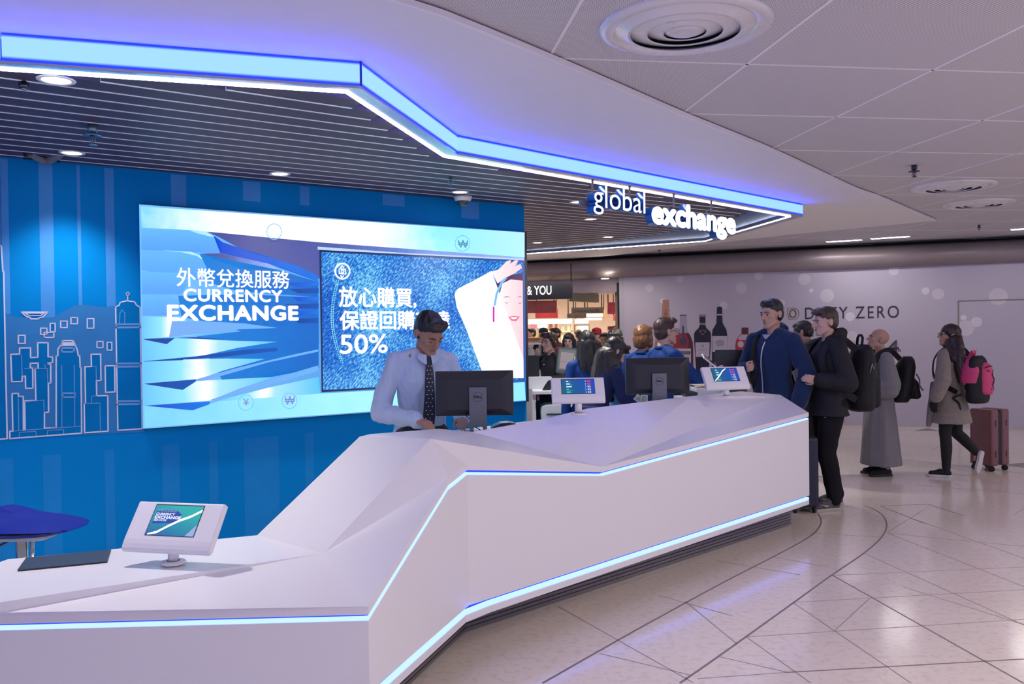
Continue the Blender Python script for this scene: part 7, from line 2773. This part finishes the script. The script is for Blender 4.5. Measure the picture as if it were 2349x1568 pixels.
f = Fig('person', 'man with glasses in navy uniform seen from behind, reaching out to a tablet', G_STAFF, (1.43, 8.12), -70, 1.725, 'pale', head_turn=(-2, -4, 0), kh=1.06,
        elR=(.30, .20, 1.10), wrR=(.26, .395, 1.235), elL=(-.24, .06, 1.10), wrL=(-.14, .26, 1.02))
f.hand('R', (-.05, 1, .20), (-.9, 0, -.2), -1, curl=(.5, .6, .4))
f.hand('L', (.2, .9, -.1), (0, 0, -1), -1)
f.body(.006, 'dark')
f.top('jacket', UNIB, .020, cuff=.93, wrinkle=.006, wfreq=13, w=1.35)
f.hair(SHORT + [('c', (-.042, .052, .092), .029, (.042, .054, .094), .030), ('c', (-.03, .080, .088), .018, (.035, .082, .090), .019)], hair_mat('brown'), wrinkle=.003)
f.trousers(UNI, .012)
for t_ in 'LR':
    f.shoe(t_, SHOEB, SOLEB)
bm = BM()
tube(bm, [f.W(f.J['neck'] + Vector((.066 * math.cos(q * PI / 8), -.006 + .058 * math.sin(q * PI / 8), .006))) for q in range(17)], .018, 8)
obj('collar', bm, UNIB, f.root)
bm = BM()
for s in (-1, 1):
    tube(bm, [f.W(f.hd(s * .034 + .021 * math.cos(q * PI / 8), .100, .000 + .016 * math.sin(q * PI / 8))) for q in range(17)], .0024, 5)
    tube(bm, [f.W(f.hd(s * .055, .097, .005)), f.W(f.hd(s * .084, .0, .005))], .0024, 5)
obj('glasses', bm, mat('glasses_tortoise', (.07, .03, .015), .3), f.root)
t = thing('held_tablet', 'white handheld tablet held by the man with glasses', 'tablet', f.W(f.J['wrR'] + Vector((0, .1, .03))))
R_ = Matrix.Translation(aty(1626, 828, 7.88)) @ Matrix.Rotation(math.radians(38), 4, 'Y') @ Matrix.Rotation(math.radians(12), 4, 'X')
bm = BM()
prism(bm, [R_ @ Vector((x, y, 0)) for x, y in rounded_rect(.15, .20, .012)], R_.to_3x3() @ Vector((0, 0, .012)))
obj('case', bm, TABW, t)
bm = BM()
prism(bm, [R_ @ Vector((x, y, .0125)) for x, y in rounded_rect(.125, .165, .004)], R_.to_3x3() @ Vector((0, 0, .001)))
obj('screen', bm, mat('dark_glass', (.03, .035, .04), .1), t)

# ================================================================== SHOP BEHIND: shelving, signs, shoppers
t = thing('shop_sign', 'black shop sign with white letters above the shop opening', 'sign', (.6, 15.3, 2.3))
sa, sb = aty(1180, 647, 15.25), aty(1313, 645, 15.05)
zt, zb = aty(1313, 645, 15.05).z, aty(1313, 685, 15.05).z
bm = BM()
prism(bm, [(sa.x, sa.y, zb), (sb.x, sb.y, zb), (sb.x, sb.y, zt), (sa.x, sa.y, zt)], (.02, .18, 0))
obj('sign_board', bm, mat('sign_black', (.010, .009, .016), .4), t)
bm = BM()
box(bm, (.62, 15.2, zt - .10), (.67, 17.2, zt - .05))
obj('wall_bracket', bm, mat('hanger_dark', (.02, .02, .02), .5), t)
yd_ = (sb - sa); yd_.z = 0
p0 = aty(1209, 680, 15.19)
w_ = (aty(1265, 660, 15.1) - aty(1209, 660, 15.19)).length
M_ = frame_of(Vector((p0.x, p0.y - .03, zb + (zt - zb) * .26)), yd_, (0, 0, 1))
text_on('sign_letters', '& YOU', M_, w_, (zt - zb) * .52, glow('sign_letter_white', (1, 1, 1), 1.3), t, .01, .012)
M_ = frame_of(Vector((p0.x - .17, p0.y - .03, zb + (zt - zb) * .26)), yd_, (0, 0, 1))
text_on('sign_letters', 'Y', M_, .15, (zt - zb) * .50, glow('sign_letter_white', (1, 1, 1), 1.3), t, .01, .012)
t = thing('beam_box', 'dark grey box beam under the shop ceiling beside the black sign', 'beam', (1.4, 16, 2.3))
q0, q1 = aty(1314, 682, 15.6), aty(1374, 686, 16.6)
bm = BM()
prism(bm, [q0 + Vector((0, 0, -.06)), q1 + Vector((0, 0, -.06)), q1 + Vector((0, 0, .09)), q0 + Vector((0, 0, .09))], (-.05, .25, 0))
obj('beam_case', bm, mat('beam_grey', (.06, .058, .052), .5), t)
bm = BM()
for q in (q0, q1):
    cyl(bm, q + Vector((-.02, .1, .08)), Vector((q.x - .02, q.y + .1, 2.84)), .01, n=8)
obj('beam_hanger', bm, mat('hanger_dark', (.02, .02, .02), .5), t)


def hang_sign(name, label, x0, y0, x1, y1, Y, m_, body=None, tm=None, rods=True, cat='sign', thick=.05, ceil_z=2.79):
    a, b_ = aty(x0, y0, Y), aty(x1, y1, Y)
    t = thing(name, label, cat, ((a.x + b_.x) / 2, Y, min(a.z, b_.z)))
    bm = BM()
    box(bm, (a.x, Y, b_.z), (b_.x, Y + thick, a.z))
    obj('board', bm, m_, t)
    if body:
        w, h = b_.x - a.x, a.z - b_.z
        M_ = frame_of((a.x + w * .05, Y - .002, b_.z + h * .25), (1, 0, 0), (0, 0, 1))
        text_on('lettering', body, M_, w * .9, h * .5, tm, t, .003, .008)
    if rods:
        for k in (.06, .94):
            bm = BM()
            x = a.x + (b_.x - a.x) * k
            cyl(bm, (x, Y + thick / 2, a.z), (x, Y + thick / 2, ceil_z + .02), .012, n=8)
            obj('hanging_rod', bm, mat('hanger_dark', (.02, .02, .02), .5), t)
    return t


hang_sign('hanging_sign', 'olive-grey hanging sign reading fragrances in the shop', 1311, 705, 1385, 718, 18.2, mat('sign_olive', (.085, .075, .062), .5), 'FRAGRANCES \u9999\u6c34', mat('sign_pale_text', (.50, .46, .44), .5))
hang_sign('hanging_sign', 'dark brown arrow sign hanging just below the fragrances sign', 1301, 718.5, 1345, 729, 19.4, mat('sign_brown', (.050, .030, .024), .5), '< Shopping', mat('sign_pale_text', (.50, .46, .44), .5))
hang_sign('light_sign', 'bright white and gold lit sign behind the fragrances sign', 1338, 711, 1388, 728, 20.5, mat('sign_gold', (.45, .22, .04), .4), None)
t = thing('lit_lettering', 'glowing white lettering under the fragrances sign', 'sign', aty(1360, 723, 20.4))
bm = BM()
a, b_ = aty(1338, 718, 20.44), aty(1383, 726, 20.44)
box(bm, (a.x, 20.44, b_.z), (b_.x, 20.49, a.z))
obj('lit_panel', bm, glow('lit_white', (1, .96, .88), 1.5), t)
bm = BM()
a, b_ = aty(1342, 728.5, 20.44), aty(1381, 734, 20.44)
box(bm, (a.x, 20.44, b_.z), (b_.x, 20.49, a.z))
obj('lit_edge', bm, glow('lit_bluish', (.85, .9, 1), 1.2), t)
PRED = mat('banner_pink_red', (.42, .12, .13), .6, var=.35, vscale=3)
BRED = mat('banner_red', (.45, .035, .05), .6, var=.2, vscale=4)
hang_sign('banner', 'large dusty pink banner hanging in the shop beside the blue wall edge', 1195, 690, 1276, 717, 17.4, PRED, cat='banner', thick=.02)
hang_sign('banner', 'red banner hanging behind the dusty pink banner', 1228, 708, 1279.5, 729, 18.4, BRED, cat='banner', thick=.02)
hang_sign('banner', 'patterned crimson banner hanging left of the dark pillar', 1393.5, 693, 1417, 720, 17.8, mat('banner_crimson', (.36, .04, .08), .6, var=.5, vscale=5), cat='banner', thick=.02)
hang_sign('banner', 'small red banner below the crimson banner', 1407, 722, 1416.5, 735, 19.0, BRED, cat='banner', thick=.02)
t = thing('pillar', 'dark navy pillar at the right side of the shop opening', 'pillar', aty(1422, 900, 16.0))
bm = BM()
a, b_ = aty(1416, 676, 15.95), aty(1427, 800, 15.95)
box(bm, (a.x, 15.95, 0), (b_.x + .03, 16.3, 2.5))
obj('shaft', bm, mat('pillar_navy', (.014, .012, .026), .5), t)
bm = BM()
box(bm, (a.x - .01, 15.94, 0), (b_.x + .04, 16.31, .08))
obj('plinth', bm, mat('pillar_plinth', (.03, .03, .035), .4), t)

# shelving unit on the back wall
t = thing('shop_shelving', 'bright cream shelving with a white fascia along the back of the shop', 'shelving', (0, 22.6, 0))
SHC = mat('shelf_cream', (.80, .66, .46), .5)
a, b_ = aty(1190, 732, 22.2), aty(1313, 742, 22.2)
bm = BM()
box(bm, (a.x - 1.2, 22.2, b_.z), (b_.x, 22.5, a.z))
obj('lit_fascia', bm, glow('fascia_white', (.93, .95, 1), 1.15), t)
bm = BM()
box(bm, (a.x - 1.2, 22.75, 0), (b_.x, 22.8, b_.z))
obj('back_panel', bm, glow('shelf_glow', E(250, 215, 150), .75), t)
for k, z in enumerate((.10, .50, .90, 1.25, 1.60)):
    bm = BM()
    box(bm, (a.x - 1.2, 22.3, z), (b_.x, 22.75, z + .03))
    obj('shelf', bm, SHC, t)
for x in (a.x - 1.2, a.x + .2, a.x + 1.0, b_.x - .03):
    bm = BM()
    box(bm, (x, 22.3, 0), (x + .03, 22.76, b_.z))
    obj('upright', bm, SHC, t)
PCOL = [(.55, .10, .16), (.60, .42, .20), (.55, .25, .12), (.70, .60, .50), (.35, .12, .10), (.62, .52, .62), (.75, .70, .62)]
proto = None
for z, n in ((1.28, 11), (1.63, 11), (.93, 11)):
    for k in range(n):
        x = a.x + .32 + k * .155
        if x > b_.x - .12:
            break
        bm = BM()
        hh = .13 + .05 * ((k * 7 + int(z * 10)) % 3)
        box(bm, (x, 22.35, z + .0005), (x + .085, 22.45, z + hh))
        cyl(bm, (x + .042, 22.40, z + hh), (x + .042, 22.40, z + hh + .04), .018, n=8)
        c_ = PCOL[(k * 3 + int(z * 10)) % 7]
        tag(obj('perfume_box', bm, mat('perfume_%d' % ((k * 3 + int(z * 10)) % 7), c_, .4)), 'boxed perfume on the glowing back shelves of the shop', 'perfume', 'perfumes on the shop shelves')
# lit advert panels and a screen
hang_sign('lit_advert', 'pink and white lit advert panel at the left of the shop shelving', 1216, 744, 1231, 752, 21.9, glow('advert_pink', E(235, 120, 150), 1.0), cat='advert', rods=False, thick=.3)
hang_sign('lit_advert', 'plain white lit advert panel next to the pink one', 1233.5, 744, 1256, 751.5, 21.9, glow('advert_white', (1, 1, 1), 1.3), cat='advert', rods=False, thick=.3)
t = hang_sign('wall_screen', 'white wall screen in a dark frame in the shop', 1317.5, 744.5, 1352, 765, 22.0, mat('frame_dark', (.03, .02, .02), .4), cat='screen', rods=False)
a, b_ = aty(1319.5, 746.5, 21.99), aty(1350.5, 763.5, 21.99)
bm = BM()
box(bm, (a.x, 21.985, b_.z), (b_.x, 21.995, a.z))
obj('lit_picture', bm, scr_mat('lit_cream_white', E(245, 200, 110), E(255, 255, 255, 1.2), (1, 0, 0), stops=[(.3, E(255, 250, 240, 1.1))]), t)
bm = BM()
box(bm, (a.x + .1, 22.06, 0), (b_.x - .1, 22.4, b_.z))
obj('plinth', bm, SHOPW, t)
hang_sign('lit_advert', 'white lit panel above the wall screen in the shop', 1319, 731, 1350, 741.5, 22.3, glow('advert_white', (1, 1, 1), 1.3), cat='advert', rods=True, ceil_z=2.79)
# counters in the shop
WOODO = mat('orange_wood', (.50, .22, .07), .4)
for lab, x0, x1, Y, z, col in (('orange wood display counter at the left of the shop', 1195, 1241, 16.6, 1.50, WOODO), ('cream display counter in the middle of the shop', 1322, 1345, 16.9, 1.40, SHOPW)):
    a, b_ = aty(x0, 780, Y), aty(x1, 780, Y)
    t = thing('display_counter', lab, 'counter', ((a.x + b_.x) / 2, Y, 0))
    bm = BM()
    box(bm, (a.x, Y, z - .06), (b_.x, Y + .5, z))
    obj('counter_top', bm, col, t)
    bm = BM()
    box(bm, (a.x + .02, Y + .03, 0), (b_.x - .02, Y + .48, z - .061))
    obj('counter_body', bm, SHOPW, t)
t = thing('gift_box', 'red and gold gift box on a stand right behind the woman with the fringe', 'box', aty(1407, 760, 13.6))
a, b_ = aty(1396, 748, 13.6), aty(1418, 755.5, 13.6)
bm = BM()
box(bm, (a.x, 13.6, b_.z), (a.x + (b_.x - a.x) * .62, 13.75, a.z))
obj('red_box', bm, BRED, t)
bm = BM()
box(bm, (a.x + (b_.x - a.x) * .63, 13.6, b_.z), (b_.x, 13.75, a.z + .01))
obj('gold_box', bm, mat('gift_gold', (.55, .25, .08), .4), t)
bm = BM()
box(bm, (a.x, 13.59, 0), (b_.x, 13.76, b_.z - .001))
obj('stand', bm, SHOPW, t)
# display case with white goods left, seen beside the wall edge
t = thing('display_case', 'white and grey display case between the wall edge and the short-haired woman', 'display case', aty(1222, 860, 12.8))
a, b_ = aty(1203, 783, 13.0), aty(1243, 866, 13.0)
bm = BM()
box(bm, (a.x - .1, 13.0, 0), (b_.x, 13.4, 1.02))
obj('base_cabinet', bm, LAMW, t)
for k, z in enumerate((1.02, 1.22, 1.42)):
    bm = BM()
    box(bm, (a.x - .1, 13.0, z + .0005), (b_.x, 13.4, z + .02))
    obj('shelf', bm, LAMW, t)
bm = BM()
box(bm, (b_.x - .03, 13.0, 1.041), (b_.x, 13.4, 1.419))
obj('case_side', bm, mat('case_side_grey', (.25, .24, .25), .4), t)
for k in range(4):
    for z in (1.0410, 1.2410):
        x = a.x - .05 + k * .075
        bm = BM()
        box(bm, (x, 13.05, z), (x + .05, 13.12, z + .11 + .02 * (k % 2)))
        tag(obj('carton', bm, mat('carton_%d' % (k % 3), [(.60, .60, .62), (.30, .55, .55), (.66, .58, .55)][k % 3], .5)), 'small carton in the display case beside the blue wall edge', 'carton', 'cartons in the display case')

# shoppers
def shopper(label, x, ytop, Y, facing, tone, top_m, hair_k, female, style, turn=(0, 0, 0)):
    c = aty(x, ytop, Y)
    h = c.z
    f = Fig('person', label, G_SHOP, (c.x, Y), facing, h, tone, female, head_turn=turn, kh=.98)
    f.hand('L', (0, .3, -1), (1, 0, 0), -1)
    f.hand('R', (0, .3, -1), (-1, 0, 0), 1)
    f.body(.0105, 'black')
    f.top('jacket', top_m, .02, wrinkle=.005, voxel=.012)
    if style == 'long':
        pr = LONG_STRAIGHT
    elif style == 'bun':
        pr = SHORT + [('e', (0, -.11, .05), (.042, .042, .042)), ('c', (-.05, .05, .09), .03, (.05, .05, .09), .03)]
    else:
        pr = SHORT + [('c', (-.042, .046, .088), .027, (.042, .046, .088), .027)]
    f.hair(pr, hair_mat(hair_k), voxel=.009)
    f.trousers(BLKC, .014, voxel=.012)
    for t_ in 'LR':
        f.shoe(t_, SHOEB, SOLEB, .26, .07)
    return f


MAROON = mat('maroon_top', (.13, .014, .022), .7)
GREYT = mat('grey_top', (.22, .21, .22), .8)
shopper('woman with long black hair and dark coat standing behind the tilted touch terminal', 1303, 765, 12.4, 196, 'pale', BLKC, 'black', True, 'long', (-28, 0, 0))
f = shopper('woman in maroon with her hair in a bun, behind the short-haired woman', 1275, 752, 15.6, 128, 'tan', MAROON, 'black', True, 'bun')
f = shopper('person in a dark peaked cap, far behind the short-haired woman', 1247, 755, 16.2, 140, 'pale', BLKC, 'black', False, 'short')
bm = BM()
lathe(bm, [(.088, 0), (.090, .05), (.075, .085), (.03, .105), (0, .108)], (0, 0, 0), 22, f.M @ Matrix.Translation(f.hd(0, -.015, .045)))
obj('cap', bm, mat('cap_dark', (.03, .028, .045), .8), f.root, smooth=True)
shopper('person in pale grey at the far left end of the shop', 1220, 752, 18.0, 110, 'pale', GREYT, 'black', False, 'short')
shopper('dark-haired shopper facing the white wall screen, on its left side', 1327, 756, 18.2, 20, 'pale', BLKC, 'black', False, 'short')
shopper('dark-haired shopper in front of the right half of the white wall screen', 1344, 756.5, 17.0, -20, 'pale', BLKC, 'black', False, 'short')
f = shopper('shopper in a red cap, right of the white wall screen', 1369, 755, 16.0, 150, 'pale', BLKC, 'dark', False, 'short')
bm = BM()
lathe(bm, [(.092, -.01), (.094, .05), (.080, .09), (.03, .112), (0, .114)], (0, 0, 0), 22, f.M @ Matrix.Translation(f.hd(0, -.012, .040)))
prism(bm, [f.W(f.hd(.07 * math.sin(q * PI / 8 - PI / 2), .07 + .07 * math.cos(q * PI / 8 - PI / 2), .048)) for q in range(9)], (0, 0, .008))
obj('cap', bm, mat('cap_red', (.42, .012, .03), .7), f.root, smooth=True)
shopper('dark-haired shopper in black between the red cap and the woman with the fringe', 1387, 764, 14.6, 160, 'tan', BLKC, 'black', False, 'short')
# shop ceiling lamps
for x, y in ((1238, 692), (1281, 691.5), (1289, 695.5), (1297, 701.5), (1285, 712), (1307, 711), (1370, 674), (1378, 671), (1412, 677), (1391, 689.5), (1398, 687), (1319, 692)):
    c = aty(x, y, 1.0)
    c = atz(x, y, 2.799)
    if c.y > 24 or c.y < 16:
        c = Vector((c.x * 20 / c.y, 20.0, 2.799))
    t = thing('ceiling_downlight', 'small round lamp in the shop ceiling', 'ceiling light', c, 'lamps in the shop ceiling')
    bm = BM()
    lathe(bm, [(.09, 0), (.105, -.006), (.11, 0)], c, 16)
    obj('trim_ring', bm, FIXW, t)
    bm = BM()
    lathe(bm, [(0, -.004), (.09, -.004), (.09, 0), (0, 0)], c, 16)
    obj('lens', bm, LAMP, t)
c = atz(1388, 638.5, 2.62)
t = thing('ceiling_downlight', 'round lamp under the mauve fascia over the shop opening', 'ceiling light', c)
c = aty(1388, 638.5, 15.75)
t.location = c
bm = BM()
lathe(bm, [(0, -.006), (.07, -.006), (.075, 0), (0, 0)], c, 16)
obj('lens', bm, LAMP, t)
